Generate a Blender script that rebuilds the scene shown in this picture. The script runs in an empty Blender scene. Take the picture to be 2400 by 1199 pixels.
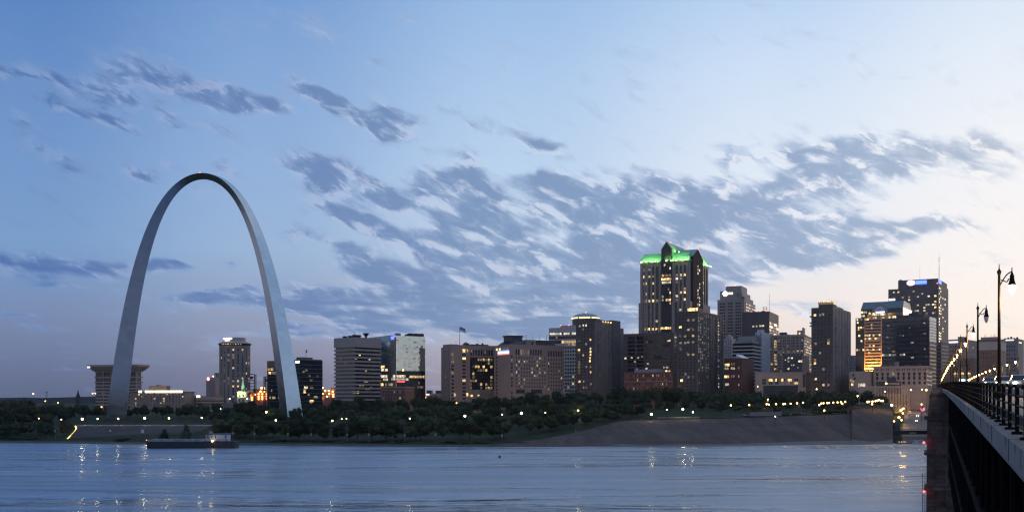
# River skyline at dusk: arch, downtown towers, levee trees and the bridge rail on the right.
import bpy, math, random
from mathutils import Vector, Matrix
random.seed(7)
R = math.radians
sc = bpy.context.scene
col = sc.collection

# ------------------------------------------------------------------ camera
FPX = 2430.0                      # focal length, in pixels of the 2400 px wide photograph
HY = 935.0                        # row of the horizon
CAMZ = 26.0
cam_d = bpy.data.cameras.new('camera')
cam = bpy.data.objects.new('camera', cam_d)
col.objects.link(cam)
cam.location = (0, 0, CAMZ)
cam.rotation_euler = (R(90), 0, 0)
cam_d.sensor_width = 36
cam_d.lens = 36 * FPX / 2400
cam_d.shift_y = (HY - 599.5) / 2400
cam_d.clip_start = 0.5
cam_d.clip_end = 30000
sc.camera = cam

# ------------------------------------------------------------------ exposure
sc.view_settings.view_transform = 'Standard'
sc.view_settings.look = 'None'
sc.view_settings.exposure = 0.0
sc.view_settings.gamma = 1.0
sc.cycles.max_bounces = 6
sc.cycles.diffuse_bounces = 2
sc.cycles.glossy_bounces = 4
sc.cycles.sample_clamp_indirect = 3.0
sc.cycles.filter_width = 1.3
sc.cycles.denoising_prefilter = 'ACCURATE'
sc.cycles.caustics_reflective = False
sc.cycles.caustics_refractive = False

SUN_AZ = R(36)                    # the sun has just set to the right of the frame
SUN_EL = R(1.5)

def lin(c):
    out = []
    for v in c[:3]:
        v /= 255.0
        out.append(v / 12.92 if v <= 0.04045 else ((v + 0.055) / 1.055) ** 2.4)
    return (*out, 1.0)

# ------------------------------------------------------------------ sun (only the last glow is left)
sd = bpy.data.lights.new('sun', 'SUN')
so = bpy.data.objects.new('sun', sd)
col.objects.link(so)
sd.energy = 0.4
sd.angle = R(14)
sd.color = (1.0, 0.72, 0.5)
dv = Vector((math.sin(SUN_AZ) * math.cos(R(5)), math.cos(SUN_AZ) * math.cos(R(5)), math.sin(R(5))))
so.rotation_euler = dv.to_track_quat('Z', 'Y').to_euler()

# ------------------------------------------------------------------ sky
world = bpy.data.worlds.new('World')
sc.world = world
world.use_nodes = True
nt = world.node_tree
nt.nodes.clear()
N, L = nt.nodes, nt.links

def nd(kind, **kw):
    n = N.new(kind)
    for k, v in kw.items():
        setattr(n, k, v)
    return n

def mth(op, a, b=None, c=None, clamp=False):
    n = nd('ShaderNodeMath', operation=op, use_clamp=clamp)
    for i, v in enumerate((a, b, c)):
        if v is None:
            continue
        if isinstance(v, (int, float)):
            n.inputs[i].default_value = v
        else:
            L.new(v, n.inputs[i])
    return n.outputs[0]

def vmix(f, a, b, blend='MIX'):
    n = nd('ShaderNodeMix', data_type='RGBA', blend_type=blend)
    for i, v in ((0, f), (6, a), (7, b)):
        if isinstance(v, (int, float)):
            n.inputs[i].default_value = v
        elif isinstance(v, tuple):
            n.inputs[i].default_value = v
        else:
            L.new(v, n.inputs[i])
    return n.outputs[2]

def rng(v, a, b, c=0.0, d=1.0, smooth=True):
    n = nd('ShaderNodeMapRange', interpolation_type='SMOOTHSTEP' if smooth else 'LINEAR')
    L.new(v, n.inputs[0])
    for i, x in enumerate((a, b, c, d)):
        n.inputs[1 + i].default_value = x
    return n.outputs[0]

tc = nd('ShaderNodeTexCoord')
sep = nd('ShaderNodeSeparateXYZ')
L.new(tc.outputs['Generated'], sep.inputs[0])
sx, sy, sz = sep.outputs
az = mth('ARCTAN2', sx, sy)
hyp = mth('SQRT', mth('ADD', mth('MULTIPLY', sx, sx), mth('MULTIPLY', sy, sy)))
el = mth('DIVIDE', sz, mth('MAXIMUM', hyp, 0.02))           # tangent of the elevation
ang = mth('ABSOLUTE', mth('SUBTRACT', az, SUN_AZ))
ang = mth('MINIMUM', ang, mth('SUBTRACT', 2 * math.pi, ang))

# clear-sky colour by angle from the sunset and by elevation
ELS = [0.0, 0.02, 0.045, 0.08, 0.14, 0.22, 0.31, 0.40]
SKY = [
    (0.05, [(255, 226, 192), (255, 234, 206), (255, 242, 222), (255, 247, 235), (252, 248, 244), (244, 246, 250), (232, 240, 250), (214, 228, 246)]),
    (0.17, [(255, 226, 200), (255, 232, 210), (255, 238, 222), (254, 243, 234), (248, 243, 241), (240, 242, 246), (225, 234, 246), (207, 223, 243)]),
    (0.38, [(226, 202, 190), (234, 210, 202), (240, 219, 210), (240, 230, 226), (231, 234, 241), (221, 231, 244), (203, 221, 243), (176, 204, 238)]),
    (0.62, [(152, 144, 160), (164, 156, 172), (178, 175, 192), (192, 199, 214), (195, 212, 232), (184, 208, 235), (170, 198, 232), (150, 184, 225)]),
    (0.86, [(112, 112, 136), (124, 125, 149), (138, 143, 168), (146, 159, 188), (152, 179, 213), (144, 175, 216), (130, 165, 212), (114, 153, 206)]),
    (1.06, [(92, 102, 132), (101, 112, 144), (111, 126, 160), (120, 140, 178), (121, 156, 200), (112, 149, 200), (99, 138, 194), (84, 124, 185)]),
    (1.9, [(184, 175, 180), (194, 185, 188), (196, 190, 196), (190, 190, 204), (172, 182, 207), (148, 170, 205), (126, 154, 201), (110, 140, 191)]),
]
fac = mth('MULTIPLY', el, 2.0, clamp=True)
skycol = None
for k, (a, cols) in enumerate(SKY):
    rp = nd('ShaderNodeValToRGB')
    rp.color_ramp.interpolation = 'LINEAR'
    e = rp.color_ramp.elements
    while len(e) < len(ELS):
        e.new(0.5)
    for i, (pos, c) in enumerate(zip(ELS, cols)):
        e[i].position = pos * 2
        e[i].color = lin(c)
    L.new(fac, rp.inputs[0])
    if skycol is None:
        skycol = rp.outputs[0]
    else:
        skycol = vmix(rng(ang, SKY[k - 1][0], a), skycol, rp.outputs[0])
skycol = vmix(rng(el, 0.38, 2.2), skycol, lin((116, 146, 190)))

# the evening Nishita sky adds its own glow to the hand-set gradient
nish = nd('ShaderNodeTexSky', sky_type='NISHITA')
nish.sun_disc = False
nish.sun_elevation = SUN_EL
nish.sun_rotation = SUN_AZ
nscale = nd('ShaderNodeMix', data_type='RGBA', blend_type='MULTIPLY')
nscale.inputs[0].default_value = 1.0
L.new(nish.outputs[0], nscale.inputs[6])
nscale.inputs[7].default_value = (0.03, 0.03, 0.03, 1)
skycol = vmix(0.05, skycol, nscale.outputs[2])

# --- clouds: drifting banks placed by direction, broken up by noise
comb = nd('ShaderNodeCombineXYZ')
L.new(az, comb.inputs[0]); L.new(el, comb.inputs[1])
P0 = comb.outputs[0]

def noise(vec, scale, detail, rough=0.55, lac=2.0, dist=0.0, out=0):
    n = nd('ShaderNodeTexNoise')
    n.inputs['Scale'].default_value = scale
    n.inputs['Detail'].default_value = detail
    n.inputs['Roughness'].default_value = rough
    n.inputs['Lacunarity'].default_value = lac
    n.inputs['Distortion'].default_value = dist
    L.new(vec, n.inputs['Vector'])
    return n.outputs[out]

def mapping(vec, loc=(0, 0, 0), rot=0.0, scale=(1, 1, 1), kind='POINT'):
    n = nd('ShaderNodeMapping', vector_type=kind)
    n.inputs['Location'].default_value = loc
    n.inputs['Rotation'].default_value = (0, 0, rot)
    n.inputs['Scale'].default_value = scale
    L.new(vec, n.inputs[0])
    return n.outputs[0]

def vmath(op, a, b=None, s=None):
    n = nd('ShaderNodeVectorMath', operation=op)
    for i, v in ((0, a), (1, b)):
        if v is None:
            continue
        if isinstance(v, tuple):
            n.inputs[i].default_value = v
        else:
            L.new(v, n.inputs[i])
    if s is not None:
        n.inputs['Scale'].default_value = s
    return n.outputs[0]

wn = noise(P0, 9.0, 3.0, out=1)
warp = vmath('SCALE', vmath('SUBTRACT', wn, (0.5, 0.5, 0.5)), s=0.055)
PW = vmath('ADD', P0, warp)

CLOUDS = [  # cx, cy, rx, ry, tilt (deg, clockwise), strength
    (40, 168, 190, 26, 7, .8), (240, 205, 150, 24, 13, .55), (180, 255, 130, 18, 10, .55), (640, 150, 90, 18, 12, .4), (760, 60, 60, 22, 30, .35), (950, 35, 50, 24, 40, .4), (390, 185, 130, 34, 9, .95), (530, 212, 120, 34, 14, .85),
    (620, 240, 80, 26, 14, .6), (750, 222, 110, 28, 20, .95), (850, 268, 110, 24, 24, .9), (935, 300, 60, 18, 22, .75),
    (940, 262, 70, 22, 24, .85), (1060, 270, 70, 20, 10, .5), (915, 155, 75, 20, 6, .5), (1090, 315, 34, 18, 0, .5),
    (250, 265, 95, 26, 12, .62), (50, 290, 90, 28, 4, .42), (415, 268, 70, 28, 24, .55), (515, 287, 50, 16, 10, .5),
    (140, 372, 72, 34, 14, .75), (330, 402, 60, 24, 12, .85), (390, 378, 50, 24, 24, .72), (550, 388, 50, 16, 32, .42),
    (1240, 335, 100, 26, 12, .68), (1300, 330, 40, 22, 0, .5), (1480, 375, 40, 16, 30, .5), (490, 470, 40, 22, 0, .38),
    (735, 395, 85, 40, 18, 1.25), (830, 430, 95, 44, 30, 1.25), (905, 462, 60, 32, 24, .95), (1000, 425, 85, 34, 18, 1.0),
    (1105, 430, 80, 44, 34, 1.15), (1060, 515, 100, 50, 32, 1.1), (1185, 500, 90, 60, 30, .9), (790, 500, 95, 34, 26, .95),
    (890, 562, 75, 28, 18, 1.05), (985, 565, 70, 36, 30, .9), (700, 560, 44, 26, 0, .62), (1235, 430, 60, 22, 14, .85),
    (1200, 585, 140, 55, 25, .95), (1340, 452, 80, 44, 24, 1.1), (1450, 480, 100, 60, 26, 1.1), (1400, 550, 150, 50, 24, .95),
    (1600, 480, 120, 66, 14, 1.2), (1740, 520, 210, 52, 10, 1.25), (1950, 545, 190, 34, 4, 1.25), (2150, 546, 110, 22, 2, 1.0),
    (1560, 420, 70, 24, 24, .75), (1640, 440, 60, 20, 20, .7), (1300, 420, 50, 16, 12, .7), (1700, 400, 60, 18, 14, .6), (860, 640, 80, 20, 14, .85), (800, 590, 50, 18, 20, .7), (1010, 610, 60, 22, 24, .8), (620, 690, 120, 10, 2, .7), (1100, 640, 90, 26, 16, .8), (2080, 600, 50, 16, 0, .6), (1780, 460, 100, 34, 12, 1.1), (1905, 385, 85, 40, 16, 1.15), (2005, 385, 115, 50, -4, 1.1), (1920, 448, 120, 34, 16, 1.0),
    (2260, 352, 120, 38, 10, 1.05), (2130, 410, 70, 30, 0, .7), (2320, 405, 60, 20, 0, .6), (1745, 358, 70, 26, 16, .7),
    (1800, 600, 190, 48, 4, 1.05), (1960, 605, 140, 24, -2, .8), (1640, 600, 150, 60, 6, .9), (1500, 640, 200, 55, 12, .9),
    (1300, 650, 240, 62, 12, 1.05), (980, 650, 210, 38, 12, .78), (1420, 725, 220, 46, 0, 1.1), (1620, 690, 140, 34, 8, .7),
    (560, 703, 230, 20, 2, 1.05), (830, 692, 220, 28, 2, 1.3), (980, 742, 230, 28, 2, 1.15), (1220, 765, 290, 44, 0, 1.15),
    (700, 775, 180, 20, 0, .85), (1160, 700, 160, 26, 4, .8), (120, 612, 210, 24, 1, 1.1), (400, 624, 55, 14, 3, .8),
    (130, 655, 180, 14, 3, .6), (522, 632, 34, 13, 0, .7), (40, 738, 80, 9, 0, .5), (1880, 712, 140, 18, -4, .5),
]
mask = None
for (cx, cy, rx, ry, tilt, s) in CLOUDS:
    a0 = math.atan2(cx - 1200, FPX)
    e0 = (HY - cy) / FPX * math.cos(a0)
    mp = mapping(PW, (a0, e0, 0), -R(tilt), (rx * 1.45 / FPX, ry * 1.45 / FPX, 1), 'TEXTURE')
    g = nd('ShaderNodeTexGradient', gradient_type='SPHERICAL')
    L.new(mp, g.inputs[0])
    mask = mth('MULTIPLY', g.outputs['Fac'], s) if mask is None else mth('MULTIPLY_ADD', g.outputs['Fac'], s, mask)
mask = mth('MINIMUM', mask, 0.82)

lowf = rng(el, 0.05, 0.17)                                   # 0 near the horizon, 1 higher up
pa = mapping(P0, rot=R(-24), scale=(1.0, 1 / 2.6, 1), kind='TEXTURE')
pb = mapping(P0, rot=R(-3), scale=(1.0, 1 / 7.0, 1), kind='TEXTURE')
na = noise(pa, 25.0, 8.0, 0.62, dist=0.45)
nb = noise(pb, 15.0, 7.0, 0.60, dist=0.2)
nmix = nd('ShaderNodeMix', data_type='FLOAT')
L.new(lowf, nmix.inputs[0]); L.new(nb, nmix.inputs[2]); L.new(na, nmix.inputs[3])
nz = nmix.outputs[0]
na2 = noise(mapping(P0, loc=(0.004, -0.010, 0), rot=R(-24), scale=(1.0, 1 / 2.6, 1), kind='TEXTURE'), 25.0, 6.0, 0.60, dist=0.45)
# broad field for all other directions of the sky
far = rng(mth('ABSOLUTE', az), 0.47, 0.75)
nfar = noise(mapping(P0, scale=(1, 3.2, 1)), 5.0, 6.0)
mask = mth('MULTIPLY_ADD', mth('MULTIPLY', far, rng(nfar, 0.48, 0.72)), 0.8, mask)
lump = noise(mapping(P0, loc=(0.3, 0.1, 0), rot=R(-32), scale=(1.0, 1 / 2.0, 1), kind='TEXTURE'), 16.0, 3.0, 0.55, dist=0.5)
nsum = mth('MULTIPLY_ADD', mth('SUBTRACT', lump, 0.5), 0.95, mth('MULTIPLY', mth('SUBTRACT', nz, 0.5), 1.9))
dens = mth('ADD', mask, nsum)
cover = rng(dens, 0.06, 0.76)
core = rng(dens, 0.36, 1.0)
fade = rng(el, -0.005, 0.02)

def byang(stops):
    rp = nd('ShaderNodeValToRGB')
    e = rp.color_ramp.elements
    while len(e) < len(stops):
        e.new(0.5)
    for i, (p, c) in enumerate(stops):
        e[i].position = p / 2.0
        e[i].color = lin(c)
    L.new(mth('MULTIPLY', ang, 0.5, clamp=True), rp.inputs[0])
    return rp.outputs[0]

dark = byang([(0.10, (180, 190, 204)), (0.30, (143, 164, 194)), (0.45, (122, 147, 184)), (0.62, (113, 139, 178)), (0.86, (98, 125, 172)), (1.06, (76, 108, 164)), (1.9, (120, 126, 150))])
pale = byang([(0.10, (225, 226, 230)), (0.30, (190, 203, 224)), (0.45, (168, 186, 216)), (0.62, (156, 177, 207)), (0.86, (140, 164, 202)), (1.06, (110, 142, 190)), (1.9, (150, 156, 180))])
warm = byang([(0.10, (255, 250, 242)), (0.35, (236, 238, 244)), (0.62, (205, 212, 230)), (0.86, (168, 180, 212)), (1.06, (138, 158, 198)), (1.9, (180, 172, 180))])
ccol = vmix(core, pale, dark)
edge = mth('MULTIPLY', rng(mth('SUBTRACT', na2, na), 0.0, 0.10), mth('SUBTRACT', 1.0, rng(dens, 0.5, 0.95)))
ccol = vmix(mth('MULTIPLY', edge, 0.75), ccol, warm)
alpha = mth('MULTIPLY', mth('MULTIPLY', cover, 0.88), fade)
sky_all = vmix(alpha, skycol, ccol)
# below the horizon
sky_all = vmix(rng(el, -0.02, 0.0), lin((40, 42, 52)), sky_all)
bg = nd('ShaderNodeBackground')
bg.inputs[1].default_value = 1.09
L.new(sky_all, bg.inputs[0])
wo = nd('ShaderNodeOutputWorld')
L.new(bg.outputs[0], wo.inputs[0])
world.cycles.sampling_method = 'MANUAL'
world.cycles.sample_map_resolution = 512
# ------------------------------------------------------------------ helpers
def PT(px, py, D):
    """a point of the place: column and row of the photograph at D metres in front of the camera"""
    return Vector(((px - 1200) / FPX * D, D, CAMZ - (py - HY) / FPX * D))

def zat(py, D):
    return CAMZ - (py - HY) / FPX * D

def tag(o, label=None, cat=None, group=None, kind=None):
    for k, v in (('label', label), ('category', cat), ('group', group), ('kind', kind)):
        if v:
            o[k] = v
    return o

def empty(name, loc, label, cat, group=None, rz=0.0):
    o = bpy.data.objects.new(name, None)
    o.empty_display_size = 1
    col.objects.link(o)
    o.location = loc
    o.rotation_euler = (0, 0, rz)
    return tag(o, label, cat, group)

def link(name, mesh, parent=None, loc=None):
    o = bpy.data.objects.new(name, mesh)
    col.objects.link(o)
    if parent is not None:
        o.parent = parent
    if loc is not None:
        o.location = loc
    return o

def copy_tree(o, parent=None):
    c = o.copy()
    col.objects.link(c)
    c.parent = parent
    for ch in o.children:
        copy_tree(ch, c)
    return c

class MB:
    def __init__(s):
        s.v, s.f, s.m = [], [], []
    def face(s, pts, mi=0):
        k = len(s.v)
        s.v += [tuple(p) for p in pts]
        s.f.append(tuple(range(k, k + len(pts))))
        s.m.append(mi)
        return s
    def box(s, x0, x1, y0, y1, z0, z1, mi=0):
        k = len(s.v)
        s.v += [(x0, y0, z0), (x1, y0, z0), (x1, y1, z0), (x0, y1, z0), (x0, y0, z1), (x1, y0, z1), (x1, y1, z1), (x0, y1, z1)]
        for q in ((3, 2, 1, 0), (4, 5, 6, 7), (0, 1, 5, 4), (1, 2, 6, 5), (2, 3, 7, 6), (3, 0, 4, 7)):
            s.f.append(tuple(k + i for i in q)); s.m.append(mi)
        return s
    def hexa(s, p, mi=0):
        """eight corners: bottom ring then top ring"""
        k = len(s.v)
        s.v += [tuple(q) for q in p]
        for q in ((3, 2, 1, 0), (4, 5, 6, 7), (0, 1, 5, 4), (1, 2, 6, 5), (2, 3, 7, 6), (3, 0, 4, 7)):
            s.f.append(tuple(k + i for i in q)); s.m.append(mi)
        return s
    def prism(s, pts, z0, z1, mi=0, top=None):
        """polygon footprint (ccw) raised from z0 to z1; top = other footprint for a taper"""
        k, n = len(s.v), len(pts)
        tp = top or pts
        s.v += [(x, y, z0) for x, y in pts] + [(x, y, z1) for x, y in tp]
        s.f.append(tuple(k + i for i in reversed(range(n)))); s.m.append(mi)
        s.f.append(tuple(k + n + i for i in range(n))); s.m.append(mi)
        for i in range(n):
            j = (i + 1) % n
            s.f.append((k + i, k + j, k + n + j, k + n + i)); s.m.append(mi)
        return s
    def cyl(s, x, y, z0, z1, r0, r1=None, n=12, mi=0):
        r1 = r0 if r1 is None else r1
        a = [(x + r0 * math.cos(2 * math.pi * i / n), y + r0 * math.sin(2 * math.pi * i / n)) for i in range(n)]
        b = [(x + r1 * math.cos(2 * math.pi * i / n), y + r1 * math.sin(2 * math.pi * i / n)) for i in range(n)]
        return s.prism(a, z0, z1, mi, b)
    def lathe(s, x, y, prof, n=12, mi=0):
        k = len(s.v)
        for r, z in prof:
            for i in range(n):
                a = 2 * math.pi * i / n
                s.v.append((x + r * math.cos(a), y + r * math.sin(a), z))
        for j in range(len(prof) - 1):
            for i in range(n):
                i2 = (i + 1) % n
                s.f.append((k + j * n + i, k + j * n + i2, k + (j + 1) * n + i2, k + (j + 1) * n + i)); s.m.append(mi)
        s.f.append(tuple(k + i for i in reversed(range(n)))); s.m.append(mi)
        q = k + (len(prof) - 1) * n
        s.f.append(tuple(q + i for i in range(n))); s.m.append(mi)
        return s
    def tube(s, p0, p1, r, r2=None, n=6, mi=0):
        p0, p1 = Vector(p0), Vector(p1)
        d = (p1 - p0).normalized()
        u = d.orthogonal().normalized()
        w = d.cross(u)
        r2 = r if r2 is None else r2
        k = len(s.v)
        for p, rr in ((p0, r), (p1, r2)):
            for i in range(n):
                a = 2 * math.pi * i / n
                s.v.append(tuple(p + u * (rr * math.cos(a)) + w * (rr * math.sin(a))))
        for i in range(n):
            j = (i + 1) % n
            s.f.append((k + i, k + j, k + n + j, k + n + i)); s.m.append(mi)
        s.f.append(tuple(k + i for i in reversed(range(n)))); s.m.append(mi)
        s.f.append(tuple(k + n + i for i in range(n))); s.m.append(mi)
        return s
    def path(s, pts, r, n=6, mi=0):
        for a, b in zip(pts[:-1], pts[1:]):
            s.tube(a, b, r, n=n, mi=mi)
        return s
    def ball(s, x, y, z, r, n=10, mi=0, sz=1.0):
        h = max(4, n // 2)
        prof = [(max(1e-3, r * math.sin(math.pi * j / h)), z - sz * r * math.cos(math.pi * j / h)) for j in range(h + 1)]
        return s.lathe(x, y, prof, n, mi)
    def mesh(s, name, mats, smooth=False):
        me = bpy.data.meshes.new(name)
        me.from_pydata(s.v, [], s.f)
        for m in (mats if isinstance(mats, (list, tuple)) else [mats]):
            me.materials.append(m)
        me.polygons.foreach_set('material_index', s.m)
        if smooth:
            me.polygons.foreach_set('use_smooth', [True] * len(s.f))
        me.update()
        return me
    def build(s, name, mats, parent=None, loc=None, smooth=False):
        return link(name, s.mesh(name, mats, smooth), parent, loc)

# ------------------------------------------------------------------ materials
GAIN = (1.0, 1.0, 1.0)
def mat(name, c, rough=0.7, metal=0.0, var=0.25, vs=0.15, emit=None, es=0.0, spec=0.5, bump=0.0, bs=1.0, rnd=0.0, brick=None):
    c = tuple(min(.85, v * k) for v, k in zip(c, GAIN))
    m = bpy.data.materials.new(name)
    m.use_nodes = True
    t = m.node_tree
    b = t.nodes['Principled BSDF']
    b.inputs['Roughness'].default_value = rough
    b.inputs['Metallic'].default_value = metal
    b.inputs['Specular IOR Level'].default_value = spec
    g = t.nodes.new('ShaderNodeTexCoord')
    n = t.nodes.new('ShaderNodeTexNoise')
    n.inputs['Scale'].default_value = vs
    n.inputs['Detail'].default_value = 5
    t.links.new(g.outputs['Object'], n.inputs['Vector'])
    r = t.nodes.new('ShaderNodeMapRange')
    t.links.new(n.outputs['Fac'], r.inputs[0])
    r.inputs[1].default_value, r.inputs[2].default_value = 0.25, 0.75
    r.inputs[3].default_value, r.inputs[4].default_value = 1 - var, 1 + var
    mx = t.nodes.new('ShaderNodeMix'); mx.data_type = 'RGBA'; mx.blend_type = 'MULTIPLY'
    mx.inputs[0].default_value = 1
    mx.inputs[6].default_value = (*c, 1)
    src = r.outputs[0]
    if rnd:
        oi = t.nodes.new('ShaderNodeObjectInfo')
        rr = t.nodes.new('ShaderNodeMapRange')
        t.links.new(oi.outputs['Random'], rr.inputs[0])
        rr.inputs[3].default_value, rr.inputs[4].default_value = 1 - rnd, 1 + rnd
        mu = t.nodes.new('ShaderNodeMath'); mu.operation = 'MULTIPLY'
        t.links.new(src, mu.inputs[0]); t.links.new(rr.outputs[0], mu.inputs[1])
        src = mu.outputs[0]
    t.links.new(src, mx.inputs[7])
    cur = mx.outputs[2]
    if brick:
        bw, bh, mort, c2 = brick
        bk = t.nodes.new('ShaderNodeTexBrick')
        bk.inputs['Scale'].default_value = 1.0
        bk.inputs['Brick Width'].default_value = bw
        bk.inputs['Row Height'].default_value = bh
        bk.inputs['Mortar Size'].default_value = mort
        bk.inputs['Color1'].default_value = (1, 1, 1, 1)
        bk.inputs['Color2'].default_value = (c2, c2, c2, 1)
        bk.inputs['Mortar'].default_value = (0.45, 0.45, 0.45, 1)
        sp = t.nodes.new('ShaderNodeSeparateXYZ'); cb = t.nodes.new('ShaderNodeCombineXYZ')
        t.links.new(g.outputs['Object'], sp.inputs[0])
        ad = t.nodes.new('ShaderNodeMath'); ad.operation = 'ADD'
        t.links.new(sp.outputs[0], ad.inputs[0]); t.links.new(sp.outputs[1], ad.inputs[1])
        t.links.new(ad.outputs[0], cb.inputs[0]); t.links.new(sp.outputs[2], cb.inputs[1])
        t.links.new(cb.outputs[0], bk.inputs['Vector'])
        m2 = t.nodes.new('ShaderNodeMix'); m2.data_type = 'RGBA'; m2.blend_type = 'MULTIPLY'
        m2.inputs[0].default_value = 1
        t.links.new(cur, m2.inputs[6]); t.links.new(bk.outputs['Color'], m2.inputs[7])
        cur = m2.outputs[2]
    t.links.new(cur, b.inputs['Base Color'])
    if bump:
        bn = t.nodes.new('ShaderNodeTexNoise')
        bn.inputs['Scale'].default_value = bs
        bn.inputs['Detail'].default_value = 4
        t.links.new(g.outputs['Object'], bn.inputs['Vector'])
        bp = t.nodes.new('ShaderNodeBump')
        bp.inputs['Strength'].default_value = bump
        bp.inputs['Distance'].default_value = 0.3
        t.links.new(bn.outputs['Fac'], bp.inputs['Height'])
        t.links.new(bp.outputs['Normal'], b.inputs['Normal'])
    if emit:
        b.inputs['Emission Color'].default_value = (*emit, 1)
        b.inputs['Emission Strength'].default_value = es
    return m

def lit_mat(name, c, lo, hi):
    """a lit window pane; each window of its own brightness, furniture and blinds break it up"""
    m = mat(name, (0.08, 0.07, 0.06), rough=0.25, var=0.2)
    t = m.node_tree
    b = t.nodes['Principled BSDF']
    oi = t.nodes.new('ShaderNodeObjectInfo')
    g = t.nodes.new('ShaderNodeTexCoord')
    add = t.nodes.new('ShaderNodeVectorMath'); add.operation = 'ADD'
    t.links.new(g.outputs['Object'], add.inputs[0]); t.links.new(oi.outputs['Location'], add.inputs[1])
    n = t.nodes.new('ShaderNodeTexNoise'); n.inputs['Scale'].default_value = 0.9; n.inputs['Detail'].default_value = 2
    t.links.new(add.outputs[0], n.inputs['Vector'])
    r0 = t.nodes.new('ShaderNodeMapRange')
    t.links.new(n.outputs['Fac'], r0.inputs[0])
    r0.inputs[1].default_value, r0.inputs[2].default_value = 0.3, 0.7
    r0.inputs[3].default_value, r0.inputs[4].default_value = 0.15, 1.4
    r = t.nodes.new('ShaderNodeMapRange')
    t.links.new(oi.outputs['Random'], r.inputs[0])
    r.inputs[3].default_value, r.inputs[4].default_value = lo, hi
    mu = t.nodes.new('ShaderNodeMath'); mu.operation = 'MULTIPLY'
    t.links.new(r.outputs[0], mu.inputs[0]); t.links.new(r0.outputs[0], mu.inputs[1])
    t.links.new(mu.outputs[0], b.inputs['Emission Strength'])
    b.inputs['Emission Color'].default_value = (*c, 1)
    return m

M = {}
M['lit_dim'] = lit_mat('lit_dim', (1.0, 0.70, 0.42), 0.06, 0.30)
M['lit'] = lit_mat('lit', (1.0, 0.68, 0.30), 0.25, 1.1)
M['lit_hot'] = lit_mat('lit_hot', (1.0, 0.62, 0.22), 1.0, 3.4)
M['lit_white'] = lit_mat('lit_white', (1.0, 0.86, 0.62), 0.3, 1.5)
M['lit_or_sheen_grey'] = lit_mat('lit_or_sheen_grey', (0.84, 0.82, 0.80), 0.14, 0.38)  # grey glow also imitates sky sheen on pale window frames
M['lit_cool'] = lit_mat('lit_cool', (0.86, 0.95, 0.80), 0.15, 0.75)
M['glass'] = mat('glass', (0.012, 0.014, 0.018), rough=0.12, var=0.4, spec=0.5)
M['glass_blue'] = mat('glass_blue', (0.010, 0.020, 0.030), rough=0.10, var=0.3, spec=0.5)
M['pane'] = mat('pane', (0.03, 0.033, 0.04), rough=0.35, var=0.5, rnd=0.6, spec=.3)
M['pane_pale'] = mat('pane_pale', (0.19, 0.18, 0.18), rough=0.5, spec=.2, var=0.3, rnd=0.5)  # sky reflected in right-hand panes is put into the pale colour
M['concrete'] = mat('concrete', (0.25, 0.23, 0.21), var=0.12)
M['concrete_dark'] = mat('concrete_dark', (0.13, 0.12, 0.115), var=0.15)
M['roof'] = mat('roof', (0.06, 0.058, 0.06), var=0.3)
M['steel_dark'] = mat('steel_dark', (0.03, 0.03, 0.033), rough=0.5, var=0.3)
M['iron'] = mat('iron', (0.016, 0.011, 0.008), rough=0.75, var=0.5, vs=3, spec=.12)
M['white'] = mat('white', (0.7, 0.7, 0.68), var=0.1)
M['red_lamp'] = mat('red_lamp', (0.3, 0.02, 0.02), emit=(1, 0.08, 0.06), es=9)
M['nav_red'] = mat('nav_red', (0.3, 0.02, 0.02), emit=(1, 0.03, 0.03), es=16)
M['sign_white'] = mat('sign_white', (0.8, 0.8, 0.8), emit=(1, 0.98, 0.92), es=1.6)
M['park_lamp'] = mat('park_lamp', (0.8, 0.8, 0.7), emit=(1.0, 0.74, 0.32), es=12)
M['park_lamp_big'] = mat('park_lamp_big', (0.8, 0.8, 0.7), emit=(1.0, 0.78, 0.36), es=18)
M['amber_lamp'] = mat('amber_lamp', (0.8, 0.6, 0.3), emit=(1.0, 0.56, 0.15), es=10)
M['bridge_lamp'] = mat('bridge_lamp', (0.8, 0.6, 0.3), emit=(1.0, 0.58, 0.17), es=45)
M['bulb_off'] = mat('bulb_off', (0.72, 0.62, 0.55), rough=0.2, var=0.08)
M['stadium_lamp'] = mat('stadium_lamp', (0.8, 0.5, 0.2), emit=(1.0, 0.45, 0.10), es=14)
M['small_white_lamp'] = mat('small_white_lamp', (0.8, 0.8, 0.8), emit=(1.0, 0.92, 0.8), es=10)

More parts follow.
